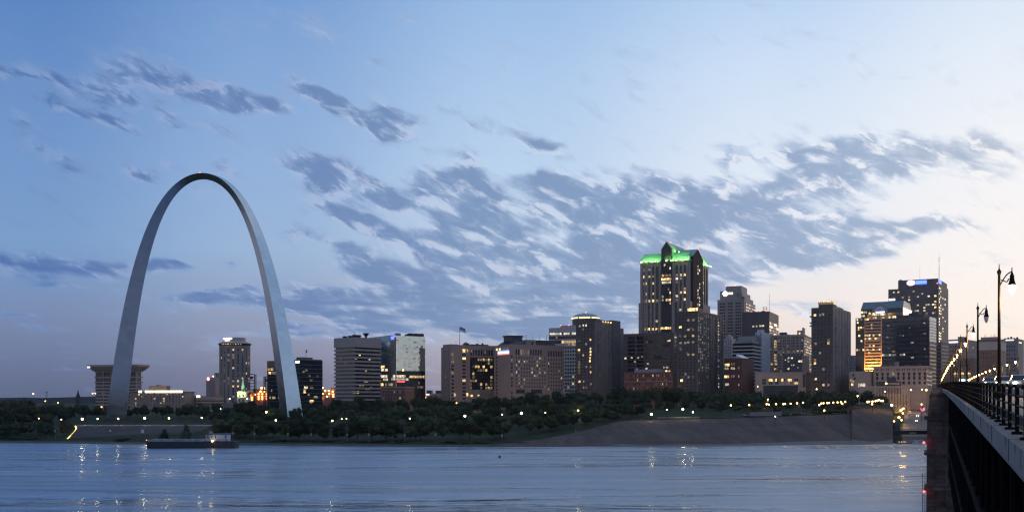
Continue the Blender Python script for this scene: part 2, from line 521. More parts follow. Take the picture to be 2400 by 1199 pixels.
# ------------------------------------------------------------------ ground
COLS = [-4200, -1200, 0, 120, 148, 172, 240, 360, 488, 505, 560, 700, 900, 1100, 1150, 1200, 1250, 1300, 1350, 1390, 1420, 1456, 1500, 1560, 1650, 1750, 1850, 1925, 1990, 1998, 2040, 2092, 2096, 2104, 2172, 2182, 2300, 2700, 4200]
LEV = [(1147, 1043.5, 567), (1180, 1040, 575), (1237, 1033, 592), (1280, 1027, 606), (1297, 1023.5, 614), (1352, 1012.5, 637), (1388, 1003.5, 655), (1422, 994, 672), (1456, 985.5, 688), (1517, 983, 690), (1572, 981.5, 691), (1700, 979.5, 692), (1800, 976, 694), (1905, 972, 695), (1996, 969, 696)]
LEV2 = [(1996.2, 957, 696.3), (2050, 955.5, 697), (2093, 955, 697)]
def prof(c):
    if 148 <= c <= 505:
        return [(0, 0), (10, 0.7), (25, 0.8), (100, 6.8), (113, 8.0), (180, 8.1), (300, 11), (420, 13), (650, 14), (5000, 14)]
    if c <= 560:
        return [(0, 0), (10, 1.4), (30, 2.0), (85, 7.6), (180, 8.0), (300, 11), (420, 13), (650, 14), (5000, 14)]
    if c < 1150:
        return [(0, 0), (10, 1.2), (45, 2.4), (130, 8.5), (220, 11), (330, 14), (420, 15.5), (650, 16), (5000, 14)]
    if c <= 2093:
        tab = LEV if c <= 1996 else LEV2
        D = interp([(q[0], q[2]) for q in tab], c)
        zt = CAMZ - (interp([(q[0], q[1]) for q in tab], c) - HY) / FPX * D
        d = D - shore(c)
        f = max(0.0, min(1.0, (c - 1150) / 300))
        far = [(max(d + 45, 130), max(zt + 1.0, 8.5 + 7.0 * f)), (210, max(zt + 1.4, 11 + 6 * f)), (330, max(zt + 2, 14 + 5 * f)), (420, 16 + 3.5 * f), (650, 17 + 3.5 * f), (5000, 14)]
        return [(0, -1.2), (max(3, d * .2), -0.6), (d - 2.0, zt - 1.3), (d + 4.5, zt - 0.12)] + far
    return [(0, -0.8), (10, 0.3), (40, 2.6), (120, 7.6), (200, 12.0), (330, 18.6), (420, 20), (650, 21), (5000, 14)]
SHORE = [(-4200, 640), (0, 620), (150, 612), (300, 602), (600, 587), (900, 570), (1200, 562), (1500, 565), (1700, 574), (1900, 590), (2100, 602), (4200, 602)]
def interp(tab, x):
    if x <= tab[0][0]:
        return tab[0][1]
    for (a, va), (b, vb) in zip(tab[:-1], tab[1:]):
        if x <= b:
            f = (x - a) / (b - a)
            return va + (vb - va) * f
    return tab[-1][1]
def shore(px):
    return interp(SHORE, px)
def ground_px(px, D):
    d = D - shore(px)
    if d < 0:
        return max(-4.0, d * 0.1)
    px = max(COLS[0], min(COLS[-1], px))
    for a, b in zip(COLS[:-1], COLS[1:]):
        if px <= b:
            f = (px - a) / (b - a)
            return interp(prof(a), d) * (1 - f) + interp(prof(b), d) * f
    return 14.0
def ground(x, y):
    return ground_px(1200 + FPX * x / y, y)

def node_ground():
    m = mat('grass_ground', (0.030, 0.040, 0.018), rough=0.95, var=0.45, vs=0.06, spec=0.1, bump=0.4, bs=0.8)
    return m
M['lawn'] = node_ground()
cs = sorted(set([c for a, b in zip(COLS[:-1], COLS[1:]) for c in [a + (b - a) * k / max(1, int((b - a) / 28) if b - a < 900 else 14) for k in range(max(1, int((b - a) / 28) if b - a < 900 else 14))]] + [COLS[-1]]))
ds = [-14, -5, 0, 3, 6, 10, 20, 30, 45, 60, 75, 85, 100, 112, 123, 135, 160, 180, 200, 220, 260, 300, 330, 375, 420, 500, 650, 900, 1500, 2600, 4500]
mb = MB()
for d in ds:
    for c in cs:
        D = shore(c) + d
        z = ground_px(c, D) if d >= 0 else d * 0.12
        mb.v.append(((c - 1200) / FPX * D, D, z))
n = len(cs)
for j in range(len(ds) - 1):
    for i in range(n - 1):
        mb.f.append((j * n + i, j * n + i + 1, (j + 1) * n + i + 1, (j + 1) * n + i)); mb.m.append(0)
tag(mb.build('ground', M['lawn'], smooth=True), kind='structure')

# gravel and mud strip along the water
M['bank'] = mat('bank', (0.085, 0.075, 0.068), rough=0.95, var=0.4, vs=0.25, bump=0.6, bs=1.5)
mb = MB()
bc = [c for c in cs if -1300 <= c <= 1180]
rows = []
for d, dz in ((-6, -0.4), (0, 0.12), (2.2, 0.75), (4.6, 1.0), (6.5, 0.8)):
    for c in bc:
        D = shore(c) + d + 1.2 * math.sin(c * 0.045) + 0.7 * math.sin(c * 0.13)
        mb.v.append(((c - 1200) / FPX * D, D, dz))
n = len(bc)
for j in range(4):
    for i in range(n - 1):
        mb.f.append((j * n + i, j * n + i + 1, (j + 1) * n + i + 1, (j + 1) * n + i)); mb.m.append(0)
tag(mb.build('riverbank', M['bank'], smooth=True), kind='structure')

# distant hills
M['hill'] = mat('hill', (0.030, 0.034, 0.036), rough=1.0, var=0.2, vs=0.01, spec=0.0)
mb = MB()
rs = random.Random(3)
xs = [-3600 + i * 34 for i in range(212)]
ph = [rs.uniform(0, 6) for _ in range(6)]
for k, (Y, f) in enumerate(((3000, 0), (3400, 0.75), (3900, 1.0), (4600, 0.6))):
    for x in xs:
        base = 27 + 7 * math.sin(x * 0.0017 + ph[0]) + 3.5 * math.sin(x * 0.0060 + ph[1]) + 2.2 * math.sin(x * 0.021 + ph[2]) + rs.uniform(-2.2, 2.2)
        base *= 1.0 if x < -900 else max(0.55, 1 - (x + 900) / 2500)
        mb.v.append((x, Y, 13 + f * base))
n = len(xs)
for j in range(3):
    for i in range(n - 1):
        mb.f.append((j * n + i, j * n + i + 1, (j + 1) * n + i + 1, (j + 1) * n + i)); mb.m.append(0)
tag(mb.build('hills', M['hill']), kind='structure')

# ------------------------------------------------------------------ river
def water_mat():
    m = bpy.data.materials.new('river_water')
    m.use_nodes = True
    t = m.node_tree
    b = t.nodes['Principled BSDF']
    lk = t.links.new
    g = t.nodes.new('ShaderNodeTexCoord')
    def ns(sx, sy, scale, detail, rough=0.55, rot=0.0, dist=0.0):
        mp = t.nodes.new('ShaderNodeMapping')
        mp.inputs['Scale'].default_value = (sx, sy, 1)
        mp.inputs['Rotation'].default_value = (0, 0, rot)
        lk(g.outputs['Object'], mp.inputs[0])
        n = t.nodes.new('ShaderNodeTexNoise')
        n.inputs['Scale'].default_value = scale
        n.inputs['Detail'].default_value = detail
        n.inputs['Roughness'].default_value = rough
        n.inputs['Distortion'].default_value = dist
        lk(mp.outputs[0], n.inputs['Vector'])
        return n.outputs['Fac']
    def mp_(v, a, b2, c, d):
        r = t.nodes.new('ShaderNodeMapRange'); r.interpolation_type = 'SMOOTHSTEP'
        lk(v, r.inputs[0])
        for i, q in enumerate((a, b2, c, d)):
            r.inputs[1 + i].default_value = q
        return r.outputs[0]
    def mt(op, a, b2):
        k = t.nodes.new('ShaderNodeMath'); k.operation = op
        for i, v in enumerate((a, b2)):
            if isinstance(v, (int, float)):
                k.inputs[i].default_value = v
            else:
                lk(v, k.inputs[i])
        return k.outputs[0]
    swirl = ns(0.0042, 0.022, 1.0, 5, 0.6, R(-2), 0.8)          # currents, tens of metres wide
    streak = ns(0.010, 0.10, 1.0, 4, 0.6, R(1.5), 0.4)
    chop = ns(0.10, 0.42, 1.0, 3, 0.55, 0.0, 0.3)
    fine = ns(0.55, 1.5, 1.0, 2, 0.5)
    h = mt('ADD', mt('MULTIPLY', swirl, 8.0), mt('MULTIPLY', streak, 1.15))
    h = mt('ADD', h, mt('MULTIPLY', chop, 0.42))
    h = mt('ADD', h, mt('MULTIPLY', fine, 0.05))
    bp = t.nodes.new('ShaderNodeBump')
    bp.inputs['Strength'].default_value = 1.0
    bp.inputs['Distance'].default_value = 0.85
    lk(h, bp.inputs['Height'])
    lk(bp.outputs['Normal'], b.inputs['Normal'])
    rg = mp_(mt('ADD', mt('MULTIPLY', swirl, 0.6), mt('MULTIPLY', streak, 0.4)), 0.38, 0.60, 0.11, 0.45)
    lk(rg, b.inputs['Roughness'])
    cm = t.nodes.new('ShaderNodeMix'); cm.data_type = 'RGBA'
    streak_tint = ns(0.0030, 0.055, 1.0, 6, 0.62, R(-1), 0.9)  # paler and darker blue streaks in the base colour
    lk(mp_(mt('ADD', mt('MULTIPLY', streak_tint, 0.6), mt('MULTIPLY', streak, 0.4)), 0.40, 0.60, 0.0, 1.0), cm.inputs[0])
    cm.inputs[6].default_value = (0.046, 0.076, 0.128, 1)
    cm.inputs[7].default_value = (0.155, 0.215, 0.315, 1)
    lk(cm.outputs[2], b.inputs['Base Color'])
    b.inputs['IOR'].default_value = 2.1
    b.inputs['Specular IOR Level'].default_value = 0.9
    return m
M['water'] = water_mat()
mb = MB()
mb.face([(-6000, -1500, 0), (6000, -1500, 0), (6000, 660, 0), (-6000, 660, 0)])
tag(mb.build('river', M['water']), kind='structure')

# ------------------------------------------------------------------ levee: the long sloping cobbled wall
M['cobble'] = mat('cobble', (0.165, 0.112, 0.094), rough=0.92, var=0.30, vs=0.05, bump=0.5, bs=1.2, brick=(1.6, 0.55, 0.05, 0.86))
def levee_mat():
    m = mat('levee_cobbles', (0.112, 0.064, 0.048), rough=0.92, var=0.22, vs=0.9, bump=0.6, bs=1.2, brick=(1.6, 0.55, 0.05, 0.80))
    t = m.node_tree; b = t.nodes['Principled BSDF']
    src = b.inputs['Base Color'].links[0].from_socket
    g = t.nodes.new('ShaderNodeTexCoord')
    for (sc3, lo, hi, a, c) in (((0.10, 0.012, 0.012), .55, 1.12, .36, .62), ((0.012, 0.03, 0.10), .68, 1.12, .36, .64), ((.35, .05, .08), .8, 1.1, .35, .6)):
        mp = t.nodes.new('ShaderNodeMapping'); mp.inputs['Scale'].default_value = sc3
        n = t.nodes.new('ShaderNodeTexNoise'); n.inputs['Scale'].default_value = 1.0; n.inputs['Detail'].default_value = 6
        r = t.nodes.new('ShaderNodeMapRange')
        for i, q in enumerate((a, c, lo, hi)):
            r.inputs[1 + i].default_value = q
        mx = t.nodes.new('ShaderNodeMix'); mx.data_type = 'RGBA'; mx.blend_type = 'MULTIPLY'; mx.inputs[0].default_value = 1
        t.links.new(g.outputs['Object'], mp.inputs[0]); t.links.new(mp.outputs[0], n.inputs['Vector']); t.links.new(n.outputs['Fac'], r.inputs[0])
        t.links.new(src, mx.inputs[6]); t.links.new(r.outputs[0], mx.inputs[7]); src = mx.outputs[2]
    t.links.new(src, b.inputs['Base Color'])
    return m
M['cobble'] = levee_mat()
M['wet_stone'] = mat('wet_stone', (0.045, 0.038, 0.036), rough=0.6, var=0.5, vs=0.3, bump=0.8, bs=0.9)
M['coping_stone'] = mat('coping_stone', (0.26, 0.23, 0.21), var=0.15)
top, top2 = LEV, LEV2
mb = MB()
def ruled(tops, dx=0):
    rows = []
    for (px, py, D) in tops:
        Tp = PT(px, py, D)
        bp_px = px + dx
        Db = min(shore(bp_px) - 3, D - 2)
        Bp = Vector(((bp_px - 1200) / FPX * Db, Db, -0.5))
        Fp = Bp + (Tp - Bp) * 0.06
        Fp = Bp + (Tp - Bp) * (0.11 + 0.03 * math.sin(px * .07))
        rows.append([Bp, Fp] + [Fp + (Tp - Fp) * k / 6 + Vector((0, 0, -0.35 * math.sin(math.pi * k / 6))) * (Tp.z / 12) for k in range(1, 7)] + [Tp + Vector((Tp.x / Tp.y * 5, 5, -0.02))])
    k0 = len(mb.v)
    w = len(rows[0])
    for r in rows:
        mb.v += [tuple(p) for p in r]
    for i in range(len(rows) - 1):
        for j in range(w - 1):
            a = k0 + i * w + j
            mb.f.append((a, a + w, a + w + 1, a + 1)); mb.m.append(1 if j == 0 else 0)
    return rows
rA = ruled(top)
rB = ruled(top2)
# stepped joint and the end face by the road cut
mb.f.append(tuple(range(len(mb.v) - len(rB[0]), len(mb.v))) + (len(mb.v),)); mb.m.append(0)
e = rB[-1][-1]
mb.v.append((e.x, e.y, -1.0))
lev = mb.build('levee_wall', [M['cobble'], M['wet_stone']], smooth=False)
tag(lev, 'long sloping brown cobbled levee wall rising from the water below the right-hand trees', 'levee wall')
mb = MB()
for tops in (top[8:], top2):
    for (a, b) in zip(tops[:-1], tops[1:]):
        A, B = PT(*a), PT(*b)
        mb.hexa([A + Vector((0, -0.3, -0.1)), B + Vector((0, -0.3, -0.1)), B + Vector((0, 0.9, -0.1)), A + Vector((0, 0.9, -0.1)),
                 A + Vector((0, -0.3, 0.45)), B + Vector((0, -0.3, 0.45)), B + Vector((0, 0.9, 0.45)), A + Vector((0, 0.9, 0.45))])
A = PT(1990, 966, 695)
mb.box(A.x, A.x + 4.2, A.y, A.y + 4, A.z - 4.5, A.z + 3.4)
mb.build('coping', M['cobble'], lev)
# pale terrace walls set back on top
tw = MB()
for (a, b, h) in (((1758, 974.5, 697), (1832, 973, 698), 2.6), ((1400 + 140, 980, 705), (1640, 978.5, 705), 0.9)):
    A, B = PT(*a), PT(*b)
    tw.hexa([A, B, B + Vector((0, 0.8, 0)), A + Vector((0, 0.8, 0)), A + Vector((0, 0, h)), B + Vector((0, 0, h)), B + Vector((0, 0.8, h)), A + Vector((0, 0.8, h))])
tw.build('parapet', M['coping_stone'], lev)

# ------------------------------------------------------------------ grand staircase below the arch
M['stair'] = mat('stair', (0.125, 0.115, 0.115), rough=0.9, var=0.2, vs=0.08)
mb = MB()
nst = 30
TL, TR = PT(178, 996.5, 706), PT(498, 996, 704)
BL, BR = PT(150, 1031.5, 640), PT(400, 1031, 628)
for i in range(nst):
    f0, f1 = i / nst, (i + 1) / nst
    a, b = BL.lerp(TL, f0), BR.lerp(TR, f0)
    c, d = BL.lerp(TL, f1), BR.lerp(TR, f1)
    z0, z1 = a.z + 0.0, c.z
    mb.hexa([(a.x, a.y, z0 - 1.5), (b.x, b.y, z0 - 1.5), (d.x, d.y, z0 - 1.5), (c.x, c.y, z0 - 1.5), (a.x, a.y, z1), (b.x, b.y, z1), (d.x, d.y, z1), (c.x, c.y, z1)])
st = mb.build('staircase', M['stair'])
tag(st, 'broad dark grey flight of steps from the water up to the arch lawn', 'staircase')
mb = MB()
mb.hexa([TL + Vector((-2, 0, -0.3)), TR + Vector((3, 0, -0.3)), TR + Vector((3, 12, -0.3)), TL + Vector((-2, 12, -0.3)),
         TL + Vector((-2, 0, 0.25)), TR + Vector((3, 0, 0.25)), TR + Vector((3, 12, 0.25)), TL + Vector((-2, 12, 0.25))])
mb.build('landing', mat('pale_paving', (0.19, 0.19, 0.17), rough=0.9, var=0.15), st)
M['strip_light'] = mat('strip_light', (0.8, 0.6, 0.2), emit=(1.0, 0.72, 0.16), es=4.5)
mb = MB()
pts = [PT(177, 998, 703), PT(178.5, 1005, 690), PT(174, 1011.5, 678), PT(166, 1020, 662), PT(158.5, 1027.5, 646)]
mb.path(pts, 0.42, n=6)
mb.build('strip_light', M['strip_light'], st)

# ------------------------------------------------------------------ the arch
def steel():
    m = bpy.data.materials.new('brushed_steel')
    m.use_nodes = True
    t = m.node_tree
    b = t.nodes['Principled BSDF']
    b.inputs['Metallic'].default_value = 1.0
    uv = t.nodes.new('ShaderNodeUVMap')
    bk = t.nodes.new('ShaderNodeTexBrick')
    bk.inputs['Scale'].default_value = 1.0
    bk.inputs['Brick Width'].default_value = 5.4
    bk.inputs['Row Height'].default_value = 3.6
    bk.inputs['Mortar Size'].default_value = 0.035
    bk.offset = 0.0
    bk.inputs['Color1'].default_value = (0.0, 0.0, 0.0, 1)
    bk.inputs['Color2'].default_value = (1.0, 1.0, 1.0, 1)
    bk.inputs['Mortar'].default_value = (0.35, 0.35, 0.35, 1)
    t.links.new(uv.outputs[0], bk.inputs['Vector'])
    n = t.nodes.new('ShaderNodeTexNoise'); n.inputs['Scale'].default_value = 0.06; n.inputs['Detail'].default_value = 6
    g = t.nodes.new('ShaderNodeTexCoord')
    t.links.new(g.outputs['Object'], n.inputs['Vector'])
    r = t.nodes.new('ShaderNodeMapRange'); t.links.new(bk.outputs['Color'], r.inputs[0])
    r.inputs[3].default_value, r.inputs[4].default_value = 0.20, 0.25
    ad = t.nodes.new('ShaderNodeMath'); ad.operation = 'MULTIPLY_ADD'
    t.links.new(n.outputs['Fac'], ad.inputs[0]); ad.inputs[1].default_value = 0.015
    t.links.new(r.outputs[0], ad.inputs[2])
    t.links.new(ad.outputs[0], b.inputs['Roughness'])
    r2 = t.nodes.new('ShaderNodeMapRange'); t.links.new(bk.outputs['Color'], r2.inputs[0])
    r2.inputs[3].default_value, r2.inputs[4].default_value = 0.44, 0.50
    cb = t.nodes.new('ShaderNodeCombineColor')
    for i in range(3):
        t.links.new(r2.outputs[0], cb.inputs[i])
    tn = t.nodes.new('ShaderNodeMix'); tn.data_type = 'RGBA'; tn.blend_type = 'MULTIPLY'; tn.inputs[0].default_value = 1
    t.links.new(cb.outputs[0], tn.inputs[6]); tn.inputs[7].default_value = (.86, .98, 1.12, 1)
    t.links.new(tn.outputs[2], b.inputs['Base Color'])
    return m
M['steel'] = steel()
AC = Vector((-240.0, 797.0, 7.0))
TH = R(-29)
AU = Vector((math.cos(TH), math.sin(TH), 0))      # from the left leg towards the right leg
AV = Vector((-AU.y, AU.x, 0))                     # away from the river
ft = 0.3048
def arch_curve(x):
    return (693.8597 - 68.7672 * math.cosh(0.0100333 * x)) * ft
mb = MB()
uvs = []
NS = 120
rings = []
for i in range(NS + 1):
    # even spacing along the length
    q = -1 + 2 * i / NS
    xf = 299.2239 * math.sin(q * math.pi / 2)
    z = arch_curve(xf)
    dzdx = -68.7672 * 0.0100333 * math.sinh(0.0100333 * xf)
    tn = Vector((1, 0, dzdx)).normalized()
    out = Vector((-tn.z, 0, tn.x))
    if out.z < 0 and abs(xf) < 1:
        out = -out
    A = 125.14 + (1262.67 - 125.14) * (1 - z / (625.0925 * ft))
    s = math.sqrt(A * 4 / math.sqrt(3)) * ft
    c = Vector((xf * ft, 0, z))
    h = s * math.sqrt(3) / 2
    pts = [c - out * (2 * h / 3), c + out * (h / 3) + Vector((0, s / 2, 0)), c + out * (h / 3) - Vector((0, s / 2, 0))]
    rings.append(([AC + AU * p.x + AV * p.y + Vector((0, 0, max(p.z, -2))) for p in pts], s))
arc = 0.0
me_uv = []
for i in range(NS):
    (a, s0), (b, s1) = rings[i], rings[i + 1]
    seg = (b[0] - a[0]).length
    for k in range(3):
        j = (k + 1) % 3
        mb.face([a[k], a[j], b[j], b[k]])
        sg = arc if arc < 240 else arc
        me_uv += [(-s0 / 2, arc), (s0 / 2, arc), (s1 / 2, arc + seg), (-s1 / 2, arc + seg)]
    arc += seg
am = mb.mesh('monument_arch', M['steel'])
ul = am.uv_layers.new(name='UVMap')
for i, u in enumerate(me_uv):
    ul.data[i].uv = u
arch = link('monument_arch', am)
tag(arch, 'tall stainless steel catenary arch standing on the park lawn', 'arch')
apex = AC + Vector((0, 0, 192.3))
mb = MB().ball(apex.x, apex.y, apex.z + 0.3, 0.55, 8)
mb.build('warning_light', M['red_lamp'], arch)
# ------------------------------------------------------------------ building kit
GAIN = (1.72, 1.50, 1.34)
_pm = {}
def pane_mesh(w, h, face, m):
    k = (round(w, 1), round(h, 1), face, m.name)
    if k not in _pm:
        w, h = max(0.3, k[0]), max(0.3, k[1])
        b = MB()
        if face == 'A':
            b.box(-w / 2, w / 2, -0.06, 0.10, -h / 2, h / 2)
        else:
            b.box(-0.10, 0.06, -w / 2, w / 2, -h / 2, h / 2)
        _pm[k] = b.mesh('window', m)
    return _pm[k]

class Bld:
    """one building: near corner at column xc, face A runs left to column xl, face B runs right to column xr"""
    def __init__(s, name, label, cat, xl, xc, xr, ytop, D, phi=28, wB=None, wA=None, group=None, seed=0):
        s.rs = random.Random(seed or int(xl * 7 + ytop))
        s.D, s.phi = D, R(phi)
        s.X = (xc - 1200) / FPX * D
        s.g = ground_px(xc, D) - 0.5
        s.root = empty(name, (s.X, D, s.g), label, cat, group, -s.phi)
        s.wA = wA if wA else s.sA(xl)
        s.wB = wB if wB else s.sB(xr)
        s.H = s.z(ytop)
        s.wins = []
    def z(s, py):
        return zat(py, s.D) - s.g
    def sA(s, px):
        t = (px - 1200) / FPX
        return (s.X - t * s.D) / (math.cos(s.phi) + t * math.sin(s.phi))
    def sB(s, px):
        t = (px - 1200) / FPX
        return (t * s.D - s.X) / (math.sin(s.phi) - t * math.cos(s.phi))
    def box(s, name, m, x0, x1, y0, y1, z0, z1, parent=None):
        return MB().box(x0, x1, y0, y1, z0, z1).build(name, m, parent or s.root)
    def body(s, m, top=None, name='wall', inset=0.0):
        return s.box(name, m, -s.wA + inset, -inset, inset, s.wB - inset, -4, s.H if top is None else top)
    def roofbox(s, name, m, a0, a1, b0, b1, z0, z1):
        """a box on the roof, in fractions along A (0 = corner) and B"""
        return s.box(name, m, -a1 * s.wA, -a0 * s.wA, b0 * s.wB, b1 * s.wB, z0, z1)
    def win(s, face, p, z, w, h, m):
        s.wins.append((face, p, z, w, h, m))
    def grid(s, face, p0, p1, z0, z1, n, m, fw=0.55, fh=0.5, p_lit=0.1, lits=('lit', 'lit_dim', 'lit_dim', 'lit_cool'), off=('pane',), skip=None, rows=None):
        """n columns from p0 to p1 and m storeys from z0 to z1; rows = {storey from the top: chance of a lit window}"""
        dp, dz = (p1 - p0) / n, (z1 - z0) / m
        for j in range(m):
            pl = p_lit
            if rows and (m - 1 - j) in rows:
                pl = rows[m - 1 - j]
            for i in range(n):
                if skip and skip(i, m - 1 - j):
                    continue
                mm = s.rs.choice(lits) if s.rs.random() < pl else s.rs.choice(off)
                s.win(face, p0 + dp * (i + 0.5), z0 + dz * (j + 0.5), abs(dp) * fw, dz * fh, M[mm])
    def bands(s, m_span, m_glass, z0, z1, n, frac=0.5, out=0.35, glass=True):
        """ribbon windows: a glazed core with a solid spandrel round every storey"""
        dz = (z1 - z0) / n
        for j in range(n):
            s.box('spandrel', m_span, -s.wA - out, out, -out, s.wB + out, z0 + dz * j, z0 + dz * (j + 1 - frac))
    def lit_on(s, face, p0, p1, py, h, m, n=1):
        dp = (p1 - p0) / n
        for i in range(n):
            s.win(face, p0 + dp * (i + .5), s.z(py), abs(dp) * 0.86, h, M[m])
    def clutter(s, n=4, z=None, a=(.08, .92), bb=(.12, .8)):
        """plant on the roof: boxes, vents and pipes"""
        z = s.H if z is None else z
        for k in range(n):
            x = -s.wA * s.rs.uniform(*a); y = s.wB * s.rs.uniform(*bb)
            w_, d_, h_ = s.rs.uniform(1.2, 4.5), s.rs.uniform(1.2, 3.5), s.rs.uniform(.9, 2.6)
            q = MB().box(x - w_ / 2, x + w_ / 2, y - d_ / 2, y + d_ / 2, z - .05, z + h_)
            if k % 2:
                q.cyl(x, y, z + h_, z + h_ + .8, .5, n=8)
            q.build('roof_unit', M['roof'] if k % 3 else M['concrete_dark'], s.root)
        for k in range(max(1, n // 2)):
            x = -s.wA * s.rs.uniform(*a); y = s.wB * s.rs.uniform(*bb)
            MB().tube((x, y, z), (x, y, z + s.rs.uniform(2.5, 5.5)), .10, n=5).build('vent_pipe', M['steel_dark'], s.root)
    def red(s, *pts):
        for (x, y, z) in pts:
            MB().ball(x, y, z, 0.55, 8).build('warning_light', M['red_lamp'], s.root)
    def done(s, most=96):
        lit = [w for w in s.wins if w[5].name.startswith('lit')]
        dark = [w for w in s.wins if not w[5].name.startswith('lit')]
        s.rs.shuffle(lit); s.rs.shuffle(dark)
        # the ones that show largest first
        allw = sorted(lit, key=lambda w: -w[3] * w[4] * (1 if w[0] == 'A' else .8)) + dark
        if len(allw) <= 100:
            most = 100
        for (f, p, z, w, h, m) in allw[:most]:
            loc = (-p, 0, z) if f == 'A' else (0, p, z)
            o = link('window', pane_mesh(w, h, f, m), s.root, loc)
        rest = allw[most:]
        if rest:
            mats = []
            b = MB()
            for (f, p, z, w, h, m) in rest:
                if m not in mats:
                    mats.append(m)
                mi = mats.index(m)
                if f == 'A':
                    b.box(-p - w / 2, -p + w / 2, -0.06, 0.10, z - h / 2, z + h / 2, mi)
                else:
                    b.box(-0.10, 0.06, p - w / 2, p + w / 2, z - h / 2, z + h / 2, mi)
            o = b.build('window', mats, s.root)
            o['kind'] = 'stuff'
        return s.root

# ================================================================= 1 flared concrete office, far left
b = Bld('office_building', 'concrete office block with a flared overhanging top, behind the left foot of the arch', 'office building', 224, 320, 332, 870, 1160, 20)
b.body(M['glass'], inset=0.35)
mc = mat('taupe_concrete', (0.20, 0.18, 0.175), var=0.12)
b.bands(mc, M['glass'], b.z(950), b.z(896), 7, 0.45, 0.2)
for (y0, y1) in ((896, 893), (884.5, 881.5), (870.5, 868)):
    b.box('spandrel', mc, -b.wA - .9, .9, -.9, b.wB + .9, b.z(y0), b.z(y1))
for k in range(6):
    f = k / 5
    b.box('pier', mc, -b.wA * f - (0.9 if k < 5 else -0.2), -b.wA * f + (0.2 if k else 0.6), -0.35, 0.4, -3, b.z(869))
w, d = b.wA, b.wB
MB().prism([(-w - 2, -2), (2, -2), (2, d + 2), (-w - 2, d + 2)], b.z(868), b.z(858), 0,
           [(-w - 6.5, -6), (6, -6), (6, d + 6), (-w - 6.5, d + 6)]).prism([(-w - 6.5, -6), (6, -6), (6, d + 6), (-w - 6.5, d + 6)], b.z(858) + .003, b.z(853.5)).build('roof', mc, b.root)
b.box('penthouse', mc, -w * .62, -w * .42, 4, 12, b.z(853.5), b.z(851))
MB().box(-w - 6.2, -w - 2.5, -6.25, -6.05, b.z(860.5), b.z(857)).build('sign', M['sign_white'], b.root)
b.grid('A', b.wA * .04, b.wA * .96, b.z(950), b.z(870), 9, 10, 0.7, 0.4, 0.05, ('lit_dim', 'lit'), ('pane',), skip=lambda i, j: j in (1, 2))
b.done()

# ================================================================= 2 low hotel with a lit eave
b = Bld('hotel', 'low pale hotel with a glowing white eave, right of the left arch foot', 'hotel', 306, 434, 442, 919, 1080, 14, wB=18)
mh = mat('hotel_wall', (0.20, 0.165, 0.15), var=0.12)
b.body(mh)
for k in range(18):
    p = b.wA * k / 17
    b.box('pilaster', mh, -p - .5, -p + .5, -.5, .2, -3, b.z(920.5))
b.grid('A', b.wA * .02, b.wA * .98, b.z(951), b.z(921), 17, 6, 0.5, 0.45, 0.14, ('lit_dim', 'lit', 'lit_hot'), ('pane', 'pane_pale'))
b.box('roof', M['roof'], -b.wA - .6, .6, -.6, b.wB + .6, b.H, b.H + .8)
b.box('penthouse', mh, -b.sA(342), -b.sA(384), 5, 12, b.H, b.z(903))
MB().lathe(-b.sA(362), 8, [(3, b.z(903)), (2.5, b.z(901)), (1.0, b.z(899.8))], 10).build('roof_dome', mh, b.root)
M['eave_glow'] = mat('eave_glow', (0.8, 0.7, 0.5), emit=(1.0, 0.84, 0.48), es=4.2)
for (a, c) in ((326, 333), (341, 362), (364, 396), (397, 412), (413, 428)):
    MB().box(-b.sA(a), -b.sA(c), -.9, -.62, b.z(919.2), b.z(914.5)).build('eave_light', M['eave_glow'], b.root)
b.done()

# ================================================================= 3 small blocks between hotel and cylinder
b = Bld('brick_building', 'small dark red brick block just right of the low hotel', 'building', 442, 460, 468, 930, 1150, 25, wB=15)
b.body(mat('brick_rust', (0.14, 0.060, 0.048), var=0.2, brick=(.5, .2, .02, .8)))
b.roofbox('parapet', M['concrete_dark'], -.02, 1.02, -.02, 1.02, b.H, b.H + .8)
b.grid('A', 1, b.wA - 1, b.z(950), b.z(932), 4, 4, .4, .5, .1)
b.done()
b = Bld('low_building', 'low building with white and reddish stripes in front of the round hotel tower', 'building', 459, 505, 512, 929, 1085, 16, wB=16)
b.body(mat('plaster_pale', (0.30, 0.25, 0.22), var=0.12))
for (y0, y1) in ((937, 940.5), (944, 948)):
    b.box('stripe', bpy.data.materials['brick_rust'], -b.wA - .15, .15, -.15, b.wB, b.z(y1), b.z(y0))
b.roofbox('parapet', M['concrete'], -.02, 1.02, -.02, 1.02, b.H, b.H + .6)
MB().box(-b.sA(461), -b.sA(469), -.35, -.05, b.z(930), b.z(926)).build('sign', M['eave_glow'], b.root)
b.grid('A', 2, b.wA - 2, b.z(948), b.z(932), 7, 3, .4, .4, .15)
b.done()
b = Bld('office_building', 'grey slab with a round red and white light, left of the cylinder tower', 'office building', 483, 505, 514, 884, 1230, 24, wB=22)
b.body(mat('slab_grey', (0.19, 0.17, 0.18), var=0.12))
b.roofbox('penthouse', M['concrete_dark'], .0, .25, .1, .7, b.H, b.z(873))
b.grid('A', 2, b.wA - 2, b.z(940), b.z(892), 4, 9, .35, .35, .08)
cx_, cz_ = -b.sA(488.5), b.z(887)
o = MB().cyl(0, 0, -.2, .2, 2.3, n=16).build('sign', mat('sign_red', (.6, .1, .1), emit=(1, .15, .12), es=1.6), b.root, (cx_, -.3, cz_)); o.rotation_euler = (R(90), 0, 0)
o = MB().cyl(0, 0, -.25, .25, 1.5, n=16).build('sign', mat('sign_glow', (.8, .8, .8), emit=(1, .95, .9), es=5), b.root, (cx_, -.42, cz_)); o.rotation_euler = (R(90), 0, 0)
MB().ball(-b.sA(500), -.4, b.z(881), .6, 8).build('roof_light', M['small_white_lamp'], b.root)
b.done()

